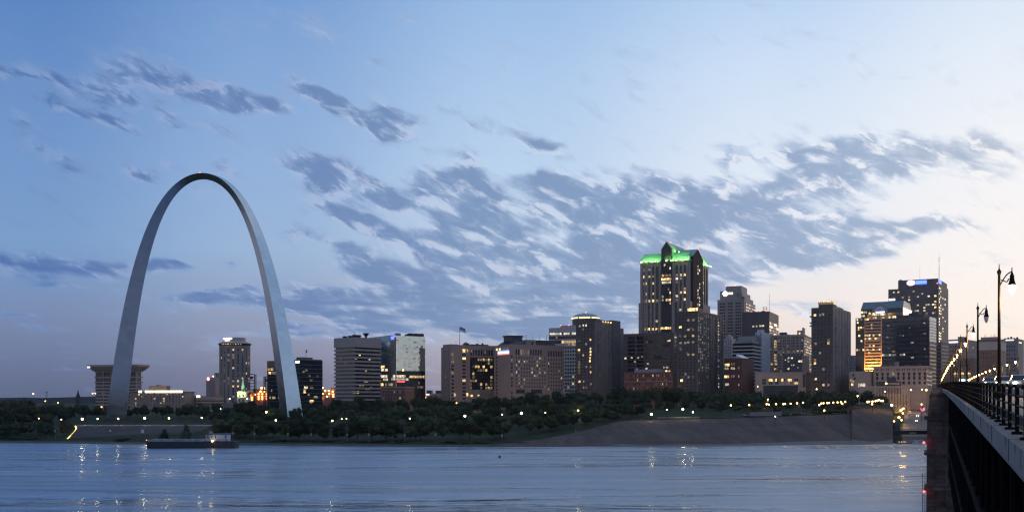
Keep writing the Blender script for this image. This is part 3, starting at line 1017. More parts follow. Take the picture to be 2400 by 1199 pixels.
# ================================================================= 4 cylinder hotel
D = 1150
rt = empty('hotel_tower', (PT(542.5, 900, D).x, D + 14, 13), 'round hotel tower with a dark crown ring and white rooftop sign', 'hotel tower')
zz = lambda y: zat(y, D) - 13
r0 = 16.4
mcy = mat('cylinder_wall', (0.20, 0.185, 0.18), var=0.12)
MB().cyl(0, 0, -3, zz(807), r0, n=48).build('wall', mcy, rt)
for k in range(40):
    a = 2 * math.pi * (k + .5) / 40
    if math.sin(a) > 0.35:
        continue
    o = MB().box(-.34, .34, -.5, .3, -3, zz(808)).build('pilaster', mcy, rt, (r0 * math.cos(a), r0 * math.sin(a), 0))
    o.rotation_euler = (0, 0, a + math.pi / 2)
MB().cyl(0, 0, zz(811.5), zz(809.2), r0 + .3, r0 + .5, n=48).build('cornice', mcy, rt)
MB().cyl(0, 0, zz(809), zz(803.5), r0 + .5, r0 + 1.9, n=48).build('crown', mat('crown_dark', (0.06, 0.022, 0.022), rough=.4, var=.2), rt)
MB().cyl(0, 0, zz(803.5), zz(798), r0 + 1.7, 12.6, n=48).build('roof', mat('roof_grey', (0.24, 0.23, 0.24), var=.15), rt)
MB().cyl(0, 0, zz(798), zz(789.5), 12.0, n=40).build('penthouse', bpy.data.materials['roof_grey'], rt)
rs = random.Random(5)
nw = 0
rest_w = []
for k in range(20):
    a = 2 * math.pi * k / 20 + math.pi / 40 * 2
    if math.sin(a) > -0.12:
        continue
    for j in range(21):
        y = 941 - j * 6.1
        if rs.random() < .14 and nw > 10:
            continue
        m = M['lit'] if rs.random() < .12 else (M['lit_dim'] if rs.random() < .16 else M['pane'])
        if nw < 100:
            o = link('window', pane_mesh(1.9, 1.9, 'A', m), rt, (r0 * math.cos(a) * 1.003, r0 * math.sin(a) * 1.003, zz(y)))
            o.rotation_euler = (0, 0, a + math.pi / 2)
            nw += 1
        else:
            nw += 1
            rest_w.append((r0 * math.cos(a) * 1.003, r0 * math.sin(a) * 1.003, zz(y), a, m))
mbr = MB(); mats = []
for (x, y, z, a, m) in rest_w:
    if m not in mats:
        mats.append(m)
    t = Vector((-math.sin(a), math.cos(a), 0)); nn = Vector((math.cos(a), math.sin(a), 0))
    c = Vector((x, y, z))
    mbr.hexa([c + t * sx_ * .95 + nn * q + Vector((0, 0, zz_)) for zz_ in (-.95, .95) for (sx_, q) in ((-1, .06), (1, .06), (1, -.1), (-1, -.1))], mats.index(m))
if mats:
    mbr.build('window', mats, rt)['kind'] = 'stuff'
for k in range(9):
    a = R(-90 + (k - 4) * 9)
    MB().ball((r0 + 1.4) * math.cos(a), (r0 + 1.4) * math.sin(a), zz(806), .35 if k % 3 else .55, 6).build('crown_light', M['lit_hot'], rt)
mbs = MB()
for row, (y0, y1, n, xa, xb) in enumerate(((793.6, 790.6, 11, 517.5, 543.5), (797.6, 795.2, 6, 524, 538))):
    for i in range(n):
        px = xa + (xb - xa) * i / n
        x = (px - 542.5) / FPX * D
        wd = (xb - xa) / n * .72 / FPX * D
        yy = -math.sqrt(max(1, 12.4 ** 2 - x * x)) - .25
        mbs.box(x, x + wd, yy - .15, yy + .1, zz(y0), zz(y1))
mbs.build('sign', mat('sign_letters', (.8, .8, .8), emit=(1, .97, .9), es=2.6), rt)

# ================================================================= 5 stadium frames, church, stadium
def frame_tower(name, label, xa, xb, y0, y1, D, nlev):
    X0, X1 = PT(xa, 0, D).x, PT(xb, 0, D).x
    g = ground_px(xa, D)
    rt = empty(name, (X0, D, g), label, 'steel tower')
    w = X1 - X0
    b = MB()
    zt, zb = zat(y0, D) - g, zat(y1, D) - g
    for x in (0, w):
        b.box(x - .9 if x else 0, x if x else .9, 0, 1.2, -2, zt)
        b.box(x - .9 if x else 0, x if x else .9, 7, 8.2, -2, zt)
    b.build('post', M['steel_dark'], rt)
    b = MB()
    for k in range(nlev + 1):
        z = zb + (zt - zb) * k / nlev
        b.box(.9, w - .9, .2, 1.0, z - .5, z + .3)
    b.build('cross_beam', M['steel_dark'], rt)
    b = MB().box(w * .3, w * .7, 2, 3.5, zb + (zt - zb) * .68, zb + (zt - zb) * .86)
    b.build('panel', M['pane_pale'], rt)
    return rt
frame_tower('steel_tower', 'wide dark steel frame tower just right of the round hotel', 577, 597, 876, 912, 1180, 5)
frame_tower('steel_tower', 'narrow dark steel frame tower rising above the orange stadium lights', 617.5, 628, 882, 914, 1180, 6)

D = 1020
g = ground_px(565, D)
ch = empty('church', (PT(565.5, 0, D).x, D, g), 'pale stone church tower with green lit pointed steeple', 'church')
ms = mat('church_stone', (0.36, 0.34, 0.27), var=.12, emit=None)
hw = 9.2 / FPX * D
z = lambda y: zat(y, D) - g
MB().box(-hw, hw, 0, 2 * hw, -3, z(917.5)).box(-hw - .5, hw + .5, -.5, 2 * hw + .5, z(917.5), z(916.3)).build('tower', ms, ch)
MB().box(-hw * .9, hw * .9, 2 * hw, 22, -3, z(934)).prism([(-hw * .9, 2 * hw), (hw * .9, 2 * hw), (hw * .9, 22), (-hw * .9, 22)], z(934), z(929), 0, [(-.2, 2 * hw), (.2, 2 * hw), (.2, 22), (-.2, 22)]).build('nave', ms, ch)
MB().lathe(.6, hw, [(hw * .56, z(916.2)), (hw * .38, z(905)), (hw * .2, z(894)), (.10, z(881))], 8).build('steeple', mat('steeple_copper', (0.24, 0.40, 0.30), var=.15), ch)
for (x, zz_) in ((-hw * .45, z(927)), (hw * .45, z(927)), (-hw * .45, z(938)), (hw * .45, z(938))):
    link('window', pane_mesh(1.2, 2.8, 'A', M['pane']), ch, (x, 0, zz_))
for (x, y) in ((-hw - 5, -9), (hw + 4, -8)):
    l = MB().box(x - .3, x + .3, y - .3, y + .3, z(934) - .3, z(934) + .3).build('floodlight', mat('floodlight_warm', (.7, .7, .5), emit=(.85, 1, .55), es=22), ch)
    sp = bpy.data.lights.new('flood', 'SPOT'); sp.energy = 14000; sp.color = (.8, 1, .55); sp.spot_size = R(75); sp.shadow_soft_size = .3
    so_ = bpy.data.objects.new('flood', sp); col.objects.link(so_); so_.parent = ch; so_.location = (x, y - .5, z(934) + .5)
    so_.rotation_euler = (Vector((0, hw, z(904))) - Vector((x, y, z(934)))).to_track_quat('-Z', 'Y').to_euler()

D = 1260
bs_ = Bld('stadium', 'red brick stadium wall with rows of orange arcade lights beside the church', 'stadium', 572, 626, 632, 910, D, 12, wB=20)
mst = mat('stadium_brick', (0.20, 0.09, 0.075), var=.2)
bs_.body(mst, bs_.z(918))
bs_.box('cornice', mat('stadium_cap', (.30, .16, .13), var=.1), -bs_.wA - .5, .5, -.6, .5, bs_.z(919.5), bs_.z(917))
bs_.box('upper_stand', mst, -bs_.sA(592), -bs_.sA(612), 0, 12, bs_.z(918), bs_.z(910.5))
for (px, ys) in ((586, (925.5, 929)), (591, (931, 936.5)), (599, (924,)), (607, (922.5, 928.5, 934)), (611.5, (917,)), (614, (908.5,)), (615.5, (922.5, 928.5, 934)), (620, (917,)), (621.5, (909,)), (623.3, (922.5, 928, 933.5))):
    for y in ys:
        MB().ball(-bs_.sA(px), -1.0, bs_.z(y), .85 if y > 920 else 1.1, 8).build('arcade_light', M['stadium_lamp'], bs_.root)
bs_.done()
b = Bld('brick_building', 'orange lit brick block seen between the dark glass office and the banded office', 'building', 752, 784, 790, 907, 1300, 12, wB=20)
b.body(mst, b.z(914))
b.box('chimney', mat('brick_pale', (.38, .2, .14), var=.15), -b.sA(776), -b.sA(783), 0, 6, b.z(914), b.z(907))
for j, y in enumerate((922, 928)):
    for k in range(6):
        MB().box(-b.sA(755 + 5 * k), -b.sA(757.6 + 5 * k), -.3, .05, b.z(y + 1.6), b.z(y - 1.2)).build('window', M['stadium_lamp'] if (k + j) % 3 == 0 else M['lit'], b.root)
for (px, y) in ((754, 907), (757.5, 908), (763, 915), (771.5, 915), (780.5, 917), (782, 923.5), (755, 933)):
    MB().ball(-b.sA(px), -1.2, b.z(y), .95, 8).build('wall_light', M['stadium_lamp'], b.root)
b.done()

# ================================================================= 6 dark glass office behind the right arch leg
b = Bld('office_building', 'dark teal glass office half hidden by the right arch leg, flag on its roof', 'office building', 626, 702, 756, 843, 1170, 34)
b.body(M['glass_blue'])
for k in range(10):
    y = 853 + 9.6 * k
    b.box('floor_edge', M['concrete_dark'], -b.wA - .12, .12, -.12, b.wB + .12, b.z(y + .9), b.z(y))
b.box('penthouse', M['concrete_dark'], -b.sA(690), -.2, 3, b.sB(733), b.H, b.z(836))
b.box('roof_step', M['concrete_dark'], -b.wA * .8, -.5, b.sB(730), b.wB - .5, b.H, b.z(840))
MB().box(-b.sA(692.5), -b.sA(702), -.3, -.05, b.z(849.5), b.z(845)).build('sign', mat('sign_yellow', (.8, .8, .6), emit=(1, .95, .7), es=4.5), b.root)
for (xa, xb, y, m) in ((627, 633, 863.5, 'lit'), (634, 641, 863.5, 'lit'), (629, 636, 872, 'lit_hot'), (637, 648, 872, 'lit_dim'), (636, 637.5, 914, 'lit'), (632, 634, 931, 'lit'), (637, 646, 931, 'lit'), (652, 656, 931, 'lit')):
    b.lit_on('A', b.sA(xa), b.sA(xb), y, 2.6, m)
for (xa, xb, y, m) in ((709, 714, 870.5, 'lit_dim'), (723, 728, 880, 'lit_dim'), (711, 718, 914, 'lit_hot'), (711, 717, 918, 'lit_hot'), (712, 722, 907, 'lit_white'), (726, 735, 907, 'lit_dim'), (735, 745, 930, 'lit'), (725, 736, 939, 'lit_hot'), (742, 746, 880, 'lit_dim'), (726, 733, 890, 'lit_dim')):
    b.lit_on('B', b.sB(xa), b.sB(xb), y, 2.6, m)
b.grid('B', 1, b.wB - 1, b.z(948), b.z(852), 9, 10, .85, .5, .03, ('lit_dim',), ('glass',))
MB().tube((-b.sA(709.5), 5, b.z(840)), (-b.sA(709.5), 5, b.z(818)), .22).build('flagpole', M['steel_dark'], b.root)
MB().box(-b.sA(709.8), -b.sA(712.5), 4.9, 5.0, b.z(826), b.z(819.5)).build('flag', mat('flag_dark', (.12, .12, .2)), b.root)
b.done()

# ================================================================= 7 banded concrete office
b = Bld('office_building', 'concrete office with dark ribbon windows, blank top band and roof dishes', 'office building', 783.5, 832, 893, 789.5, 960, 40)
mb7 = mat('band_concrete', (0.21, 0.20, 0.195), var=0.10)
b.body(M['glass'], inset=.8)
n = 14
dz = (b.z(812) - b.z(938)) / n
b.bands(mb7, M['glass'], b.z(938), b.z(812), n, .52, .25)
b.box('top_band', mb7, -b.wA - .3, .3, -.3, b.wB + .3, b.z(812.5), b.H)
for (px, y, w_, h_) in ((793, 786.5, 5, 1.3), (806, 786, 6, 1.4), (815, 785, 4, 2.2), (826, 786, 5, 1.6), (842, 787, 4.5, 1.5)):
    x = -b.sA(px) if px < 832 else -3
    y_ = 8 if px < 832 else b.sB(px)
    MB().lathe(x, y_, [(1.2, b.H), (w_ * .45, b.H + h_), (w_ * .5, b.H + h_ + .6), (w_ * .2, b.H + h_ + 1.0)], 8).build('roof_fan', M['steel_dark'], b.root)
for (px, y) in ((818, 779.5), (824, 781), (838.5, 774), (840.5, 776), (803, 781)):
    x = -b.sA(px) if px < 832 else -5
    y_ = 9 if px < 832 else b.sB(px)
    MB().tube((x, y_, b.H), (x, y_, b.z(y)), .13).tube((x - 1, y_, b.z(y) - 1.5), (x + 1, y_, b.z(y) - 1.5), .09).build('antenna', M['steel_dark'], b.root)
MB().lathe(-2.5, b.sB(862), [(1, b.H), (1, b.H + 1.2), (3.2, b.H + 4.4), (2.9, b.H + 4.5)], 10).build('dish', M['steel_dark'], b.root)
for (px, y, m) in ((844.5, 829.5, 'lit_hot'), (835, 839, 'lit_or_sheen_grey'), (867.5, 839, 'lit_white'), (859, 866.5, 'lit_white'), (857, 891.5, 'lit'), (861, 891.5, 'lit'), (846, 900.5, 'lit'), (852, 900.5, 'lit'), (859.5, 909.5, 'lit'), (865, 909.5, 'lit'), (870.5, 908, 'lit_or_sheen_grey'), (826, 918, 'lit'), (830, 918, 'lit'), (836, 918, 'lit'), (840.5, 918, 'lit_hot'), (797, 838, 'lit_or_sheen_grey'), (808, 847, 'lit_or_sheen_grey')):
    # face positions on the recessed glazing
    if px < 832:
        b.win('A', b.sA(px), b.z(y), 1.5, 2.1, M[m])
    else:
        b.win('B', b.sB(px), b.z(y), 2.2, 2.1, M[m])
# set the lit panes on the recessed glass, under the lip of the spandrels
for (f, p, z_, w_, h_, m) in b.wins:
    link('window', pane_mesh(w_, h_, f, m), b.root, (-p, .8, z_) if f == 'A' else (-.8, p, z_))
b.wins = []

# ================================================================= 8 mirror glass tower
def ripple(name, c, rough, s1, s2, strength):
    m = bpy.data.materials.new(name); m.use_nodes = True
    t = m.node_tree; p = t.nodes['Principled BSDF']
    p.inputs['Base Color'].default_value = (*c, 1); p.inputs['Metallic'].default_value = 1; p.inputs['Roughness'].default_value = rough
    g = t.nodes.new('ShaderNodeTexCoord'); mp = t.nodes.new('ShaderNodeMapping'); mp.inputs['Scale'].default_value = (1, 1, s2)
    n = t.nodes.new('ShaderNodeTexNoise'); n.inputs['Scale'].default_value = s1; n.inputs['Detail'].default_value = 3
    bp = t.nodes.new('ShaderNodeBump'); bp.inputs['Strength'].default_value = strength; bp.inputs['Distance'].default_value = .25
    t.links.new(g.outputs['Object'], mp.inputs[0]); t.links.new(mp.outputs[0], n.inputs['Vector'])
    t.links.new(n.outputs['Fac'], bp.inputs['Height']); t.links.new(bp.outputs[0], p.inputs['Normal'])
    return m
b = Bld('glass_tower', 'mirror glass tower with a pale right side and blue light at its top corner', 'office tower', 864, 928, 996.5, 786, 1015, 58)
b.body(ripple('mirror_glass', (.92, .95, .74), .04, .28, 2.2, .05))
# every sheet of mirror glass sits at its own slight tilt
rs = random.Random(61)
q = MB()
nc, nr = 12, 21
z0_, z1_ = b.z(868), b.z(786.5)
for i in range(nc):
    for j in range(nr):
        ya, yb = b.wB * (i / nc) + .03, b.wB * ((i + 1) / nc) - .03
        za, zb2 = z0_ + (z1_ - z0_) * j / nr + .06, z0_ + (z1_ - z0_) * (j + 1) / nr - .06
        tz, ty = rs.gauss(0, .013), rs.gauss(0, .008)
        q.face([(.16 - tz - ty, ya, za), (.16 - tz + ty, yb, za), (.16 + tz + ty, yb, zb2), (.16 + tz - ty, ya, zb2)])
q.build('curtain_wall', bpy.data.materials['mirror_glass'], b.root)
# bluer sheets on the left-hand face and on the folded corner
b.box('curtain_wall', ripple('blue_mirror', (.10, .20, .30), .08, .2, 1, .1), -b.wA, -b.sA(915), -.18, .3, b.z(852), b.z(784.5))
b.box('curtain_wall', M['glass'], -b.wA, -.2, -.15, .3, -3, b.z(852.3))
b.box('corner_bay', M['glass'], -b.sA(914.5), -.3, -.5, .3, b.z(870), b.z(789))
for k in range(12):
    y = 800 + 5.8 * k
    b.box('corner_panel', M['pane_pale'], -b.sA(918), -b.sA(924), -.75, -.4, b.z(y + 2.2), b.z(y))
b.box('curtain_wall', M['glass'], -.3, .16, .4, b.wB, -3, b.z(868))
b.box('roof_slab', M['glass_blue'], -b.wA, -b.sA(915), 0, 10, b.H, b.z(783.3))
for k in range(9):
    y_ = b.sB(952 + 4.2 * k)
    b.box('roof_unit', M['steel_dark'], -4, -1.5, y_, y_ + 4.5, b.H, b.H + 1.6 + .7 * (k % 3))
b.box('roof_unit', mat('mauve_unit', (.22, .18, .22)), -b.sA(922), -1.5, 1, 6, b.H, b.z(779.5))
mbx = mat('blue_sign', (.1, .1, .5), emit=(.10, .14, 1.0), es=2.8)
MB().box(-b.sA(918.5), -b.sA(925), -1.1, -.55, b.z(794.5), b.z(786.5)).box(-b.sA(925.5), -.4, -1.1, -.55, b.z(789), b.z(785)).build('sign', mbx, b.root)
for (xa, xb, y, m, n) in ((893, 902, 857, 'lit_hot', 2), (894, 900, 864.5, 'lit_white', 2), (902, 909, 865, 'lit_white', 2), (892, 908, 880, 'lit_white', 5), (898, 910, 887.5, 'lit_white', 3), (892, 899, 899.5, 'lit_hot', 2), (903, 907, 900, 'lit', 1), (911, 921, 900, 'lit', 2), (921, 927, 880.5, 'lit_white', 2), (917, 927, 887, 'lit_white', 3)):
    b.lit_on('A', b.sA(xa), b.sA(xb), y, 2.4, m, n)
for (xa, xb, y, m, n) in ((942, 947, 866, 'lit_hot', 1), (929, 950, 880.5, 'lit_white', 6), (959, 995, 881.5, 'lit', 9), (929, 957, 888, 'lit_white', 6), (978, 993, 906, 'lit_dim', 4), (980, 984, 896, 'lit_dim', 1)):
    b.lit_on('B', b.sB(xa), b.sB(xb), y, 2.3, m, n)
for (f, p, z_, w_, h_, m) in b.wins:
    link('window', pane_mesh(w_, h_, f, m), b.root, (-p, -.18, z_) if f == 'A' else (.18, p, z_))
b.wins = []
MB().box(-.3, .6, b.sB(929.5), b.sB(949), b.z(897.5), b.z(890)).build('sign_board', M['steel_dark'], b.root)
MB().box(.6, .75, b.sB(930.5), b.sB(948), b.z(895.2), b.z(891.5)).build('sign', mat('sign_scarlet', (.6, .05, .05), emit=(1, .06, .07), es=2.6), b.root)

b = Bld('brick_building', 'low brown brick building with arched windows in front of the mirror tower', 'building', 893, 950, 963, 906, 930, 18, wB=20)
mbk = mat('brick_brown', (0.15, 0.085, 0.07), var=.2, brick=(.6, .25, .03, .8))
b.body(mbk)
b.box('cornice', mat('cornice_tan', (.24, .18, .16), var=.1), -b.wA - .5, .5, -.5, b.wB + .5, b.z(908), b.z(905.5))
b.box('string_course', bpy.data.materials['cornice_tan'], -b.wA - .2, .2, -.2, b.wB, b.z(914), b.z(913))
b.grid('A', 1, b.wA - 1, b.z(936), b.z(914), 8, 3, .4, .6, .22, ('lit_dim', 'lit'), ('pane',))
b.done()
b = Bld('low_building', 'low striped shed with a bluish sign in the gap right of the mirror tower', 'building', 990, 1036, 1042, 921, 1320, 10, wB=20)
b.body(mat('shed_tan', (.34, .22, .15), var=.15))
for k in range(11):
    MB().hexa([(-b.sA(1003 + 3 * k), -.12, b.z(931)), (-b.sA(1004.2 + 3 * k), -.12, b.z(931)), (-b.sA(1004.2 + 3 * k), .05, b.z(931)), (-b.sA(1003 + 3 * k), .05, b.z(931)),
               (-b.sA(1005 + 3 * k), -.12, b.z(926)), (-b.sA(1006.2 + 3 * k), -.12, b.z(926)), (-b.sA(1006.2 + 3 * k), .05, b.z(926)), (-b.sA(1005 + 3 * k), .05, b.z(926))]).build('wall_stripe', M['roof'], b.root)
MB().box(-b.sA(998.5), -b.sA(1006), -.4, -.1, b.z(924.5), b.z(922.5)).build('sign', mat('sign_bluewhite', (.7, .8, .9), emit=(.75, .85, 1), es=3), b.root)
MB().ball(-b.sA(998), -.8, b.z(932), .8, 8).build('wall_light', M['stadium_lamp'], b.root)
b.box('roof_block', M['roof'], -b.sA(999), -b.sA(1010), 2, 10, b.H, b.z(914))
b.box('roof_block', M['roof'], -b.sA(1020), -b.sA(1034), 2, 10, b.H, b.z(914.5))
b.done()
# ================================================================= 9 big tan hotel: left wing and right block
mtan = mat('tan_concrete', (0.205, 0.165, 0.15), var=0.10, vs=.06)
mans = mat('mansard_dark', (0.045, 0.045, 0.055), var=.2)
b = Bld('hotel', 'left wing of the tan hotel, deep dark recess full of lit rooms, flag above', 'hotel', 1034, 1054, 1172, 813, 1010, 62)
# the narrow left face looks south, the long face runs back to the right block
b.body(mtan, b.z(812))
b.box('parapet', mtan, -b.wA, .0, b.sB(1058), b.wB, b.z(812), b.z(807))
b.box('recess', M['glass'], -.2, .12, b.sB(1100), b.sB(1157.5), b.z(917), b.z(835))
for (xa, xb) in ((1054, 1057), (1097, 1100.5), (1157.5, 1163)):
    b.box('pier', mtan, -1, 1.0, b.sB(xa), b.sB(xb), -3, b.z(808))
b.box('beam', mtan, -1, 1.0, b.sB(1097), b.wB, b.z(835), b.z(832.5))
b.box('podium', mat('podium_grey', (.15, .15, .155)), -1, .9, b.sB(1100), b.sB(1157), b.z(924), b.z(912))
b.box('penthouse', mtan, -b.wA * .9, -2, 1, b.sB(1076), b.z(812), b.z(805.5))
b.box('mansard', mans, -b.wA, -1, b.sB(1101), b.sB(1146), b.z(807), b.z(804.5))
for k in range(9):
    px = 1104 + 6.1 * k
    b.win('B', b.sB(px), b.z(824.5), 1.9, b.z(817) - b.z(831), M['pane'])
for (px, y, m) in ((1137, 823, 'lit_dim'), (1096.5, 820, 'lit'), (1105, 820.5, 'lit_dim'), (1060.5, 830, 'lit_dim')):
    b.win('B', b.sB(px), b.z(y) + .05, 2.1, 2.6, M[m])
for j in range(13):
    y = 830 + 8.6 * j
    for px in (1060, 1087.5):
        m = 'pane'
        if px == 1060 and j in (1, 2, 5):
            m = 'lit_dim'
        if px == 1087.5 and j in (1, 7):
            m = 'lit_hot' if j in (1,) else 'lit'
        b.win('B', b.sB(px), b.z(y) - .02, 3.6, 2.0, M[m])
b.win('B', b.sB(1087.5), b.z(820.5), 3, 3.4, M['lit_hot'])
rr_ = random.Random(44)
for j in range(10):
    for i in range(9):
        px = 1103.5 + 6.0 * i
        y = 840.5 + 8.4 * j
        q = rr_.random()
        m = 'lit' if q < .08 else ('lit_hot' if q < .11 else ('lit_dim' if q < .30 else 'pane'))
        b.win('B', b.sB(px), b.z(y), 2.1, 2.4, M[m])
for (px, y, m) in ((1066, 928, 'lit_white'), (1095.5, 927.5, 'lit_hot'), (1105.5, 929, 'lit_hot'), (1121.5, 927.5, 'lit')):
    b.win('B', b.sB(px), b.z(y) + 1.5, 2.2, 2.8, M[m])
for k in range(4):
    b.win('A', b.wA * .5, b.z(830 + 26 * k), 1.2, 1.6, M['pane' if k % 2 else 'lit_or_sheen_grey'])
b.done()
# panes of the recess stand on the recessed glazing: keep them proud of it
for o in b.root.children:
    if o.name.startswith('window') and o.location.x > -.01 and b.sB(1100) < o.location.y < b.sB(1157):
        o.location.x += .14
b.clutter(5, b.z(806))

fp = empty('flagpole', (PT(1077.5, 0, 1015).x, 1015, zat(806, 1015)), 'tall flagpole with a drooping blue and white flag above the tan hotel', 'flag')
hz = lambda y: zat(y, 1015) - zat(806, 1015)
MB().tube((0, 0, -2), (0, 0, hz(764.5)), .28, .16, 8).build('pole', M['steel_dark'], fp)
def flag_mesh(x0, x1, rows, cols):
    b_ = MB()
    for (y0, y1) in zip(rows[:-1], rows[1:]):
        for k in range(cols):
            a, c = x0 + (x1 - x0) * k / cols, x0 + (x1 - x0) * (k + 1) / cols
            dr0, dr1 = 2.2 * (k / cols) ** 1.4, 2.2 * ((k + 1) / cols) ** 1.4
            w0, w1 = .5 * math.sin(k * 1.4), .5 * math.sin((k + 1) * 1.4)
            b_.hexa([(a, w0, y1 - dr0), (c, w1, y1 - dr1), (c, w1 + .05, y1 - dr1), (a, w0 + .05, y1 - dr0), (a, w0, y0 - dr0), (c, w1, y0 - dr1), (c, w1 + .05, y0 - dr1), (a, w0 + .05, y0 - dr0)])
    return b_
F = flag_mesh(.2, 5.6, [hz(765.5), hz(771.5)], 8); F.build('blue_field', mat('flag_blue', (.10, .13, .22), var=.2, vs=1.2), fp)
F = flag_mesh(.2, 6.2, [hz(771.5) - .02, hz(776)], 8); F.build('white_field', mat('flag_white', (.62, .60, .58), var=.2, vs=1.2), fp)

b = Bld('hotel', 'right block of the tan hotel with dark mansard roof and red white blue sign', 'hotel', 1158, 1200, 1321, 806, 985, 60)
b.body(mtan)
# dark sloping roof
w, d = b.wA, b.wB
hz_ = b.z(797.5)
MB().prism([(-w + 1, 2), (-1, 2), (-1, d * .55), (-w + 1, d * .55)], b.H - .5, hz_, 0, [(-w + 6, 6), (-5, 6), (-5, d * .53), (-w + 6, d * .53)]).build('mansard', mans, b.root)
p0, p1 = b.sB(1258), b.sB(1308)
MB().prism([(-w, p0), (-2, p0), (-2, p1), (-w, p1)], b.H - .5, b.z(794), 0, [(-w, p0), (-2, p0 + 2), (-2, p1 - 9), (-w, p1 - 9)]).build('mansard', mans, b.root)
b.box('stair_tower', mtan, -w * .6, -1.5, b.sB(1236), b.sB(1258), b.H - 1, b.z(794))
b.box('door', M['glass'], -1.6, -1.4, b.sB(1247), b.sB(1252), b.H, b.z(798))
MB().lathe(-w * .5, b.sB(1224), [(9.2, b.z(798)), (9.2, b.z(786.5)), (10.2, b.z(786)), (10.2, b.z(783.5)), (3, b.z(783))], 20).build('round_penthouse', mans, b.root)
for k in range(11):
    b.win('B', b.sB(1210 + 5.75 * k), b.z(824), 1.7, b.z(817) - b.z(830), M['pane' if k not in (2, 3, 4, 5) else 'lit_dim'])
for k in range(6):
    b.win('B', b.sB(1286 + 5.9 * k), b.z(826), 1.6, b.z(820) - b.z(833), M['pane'])
b.grid('B', b.sB(1207.5), b.sB(1280), b.z(909.5), b.z(833), 12, 9, .42, .45, .22, ('lit_dim', 'lit_dim', 'lit', 'lit_cool'), ('pane',))
b.grid('B', b.sB(1283), b.sB(1319), b.z(915), b.z(836), 6, 9, .42, .45, .16, ('lit_dim', 'lit'), ('pane',))
for j in range(13):
    y = 835 + 8.5 * j
    b.win('B', b.sB(1199.5), b.z(y), 1.8, 2.0, M['lit_dim' if j % 4 == 1 else 'pane'])
    b.win('A', b.sA(1164), b.z(y), 3.0, 2.0, M['pane'])
b.box('loading_bay', M['glass'], -.1, .1, b.sB(1209.5), b.sB(1229.5), b.z(921), b.z(911.5))
b.box('loading_bay', M['glass'], -.1, .1, b.sB(1245), b.sB(1270), b.z(921), b.z(911.5))
for k, (px, m) in enumerate(((1164.5, 'lit_hot'), (1171.5, 'lit_hot'), (1181, 'lit_or_sheen_grey'), (1189, 'lit_or_sheen_grey'))):
    b.win('A', b.sA(px), b.z(815.5), 3.4, 1.9, M[m])
for (y0, y1, m) in ((822.2, 819, mat('sign_cobalt', (.2, .3, .7), emit=(.25, .38, 1.0), es=1.6)), (826.2, 822.2, mat('sign_pale', (.8, .8, .8), emit=(.95, .93, 1), es=1.7)), (829, 826.2, mat('sign_coral', (.7, .2, .2), emit=(1, .25, .22), es=1.3))):
    MB().box(-b.sA(1168), -b.sA(1193.5), -.7, -.25, b.z(y1), b.z(y0)).build('sign', m, b.root)
for k in range(6):
    x = -b.sA(1172) if k == 0 else -4
    y_ = 9 if k == 0 else b.sB(1206 + 16 * k)
    MB().tube((x, y_, b.H + 4), (x, y_, b.H + 8 + (k % 3)), .18).build('antenna', M['steel_dark'], b.root)
b.done()

b.clutter(5, b.H)
# ================================================================= 10 domed tower
D = 1160
b = Bld('office_tower', 'pale office tower with lit bands and a shallow dome ringed by yellow lights', 'office tower', 1287, 1394, 1402, 765, D, 24, wB=38)
mpal = mat('pale_stone', (0.29, 0.27, 0.26), var=.1)
b.body(mpal, b.z(810), inset=0)
b.box('upper_wall', mat('pale_grey_panel', (0.27, 0.28, 0.30), var=.1), -b.wA - .2, .2, -.2, b.wB + .2, b.z(810), b.H)
for (y0, y1) in ((782, 776.5), (792, 785), (803, 795)):
    b.box('window_band', M['glass_blue'], -b.wA - .32, .32, -.32, b.wB, b.z(y0), b.z(y1))
for i in range(13):
    p = b.sA(1350) + (b.sA(1288.5) - b.sA(1350)) * (i + .5) / 13
    for (y, h, m, ok) in ((779.3, 2.3, 'lit_white', i not in (2, 6)), (799, 3.2, 'lit', i < 7), (788, 2, 'lit_or_sheen_grey', i in (9,)), (806, 1.5, 'lit', i in (0, 1, 3)) ):
        if ok:
            link('window', pane_mesh(2.3, h, 'A', M[m]), b.root, (-p, -.34, b.z(y)))
b.grid('A', b.sA(1352), b.wA - 1, b.z(936), b.z(809), 11, 15, .68, .56, .05, ('lit_dim', 'lit'), ('pane',))
cxp = -b.sA(1358.5)
cyp = 17.5
rd = 32 / FPX * D
b.box('terrace', mpal, -b.sA(1312), 1, 1, b.wB, b.H, b.z(760))
MB().cyl(cxp + 1, cyp, b.H, b.z(744.5), rd, n=40).build('drum', mat('drum_stone', (.30, .28, .285), var=.1), b.root)
for k in range(26):
    a = math.pi + math.pi * (k + .5) / 26
    o = MB().box(-.75, .75, -.25, .1, b.z(762), b.z(746.5)).build('drum_window', M['glass'], b.root, (cxp + 1 + rd * math.cos(a), cyp + rd * math.sin(a), 0)); o.rotation_euler = (0, 0, a + math.pi / 2)
MB().cyl(cxp + 1, cyp, b.z(745), b.z(743), rd + .9, n=40).build('dome_ring', mpal, b.root)
Rr = rd
hd = b.z(728.5) - b.z(742)
MB().lathe(cxp + 1, cyp, [(Rr * math.sin(math.pi / 2 * (1 - k / 9)) + .02, b.z(742.5) + hd * math.sin(math.pi / 2 * k / 9) ** .95) for k in range(10)], 40).build('dome', mat('dome_lead', (.20, .26, .28), rough=.35, var=.12), b.root, smooth=True)
M['ring_glow'] = mat('ring_glow', (.8, .7, .4), emit=(1, .80, .30), es=2.6)
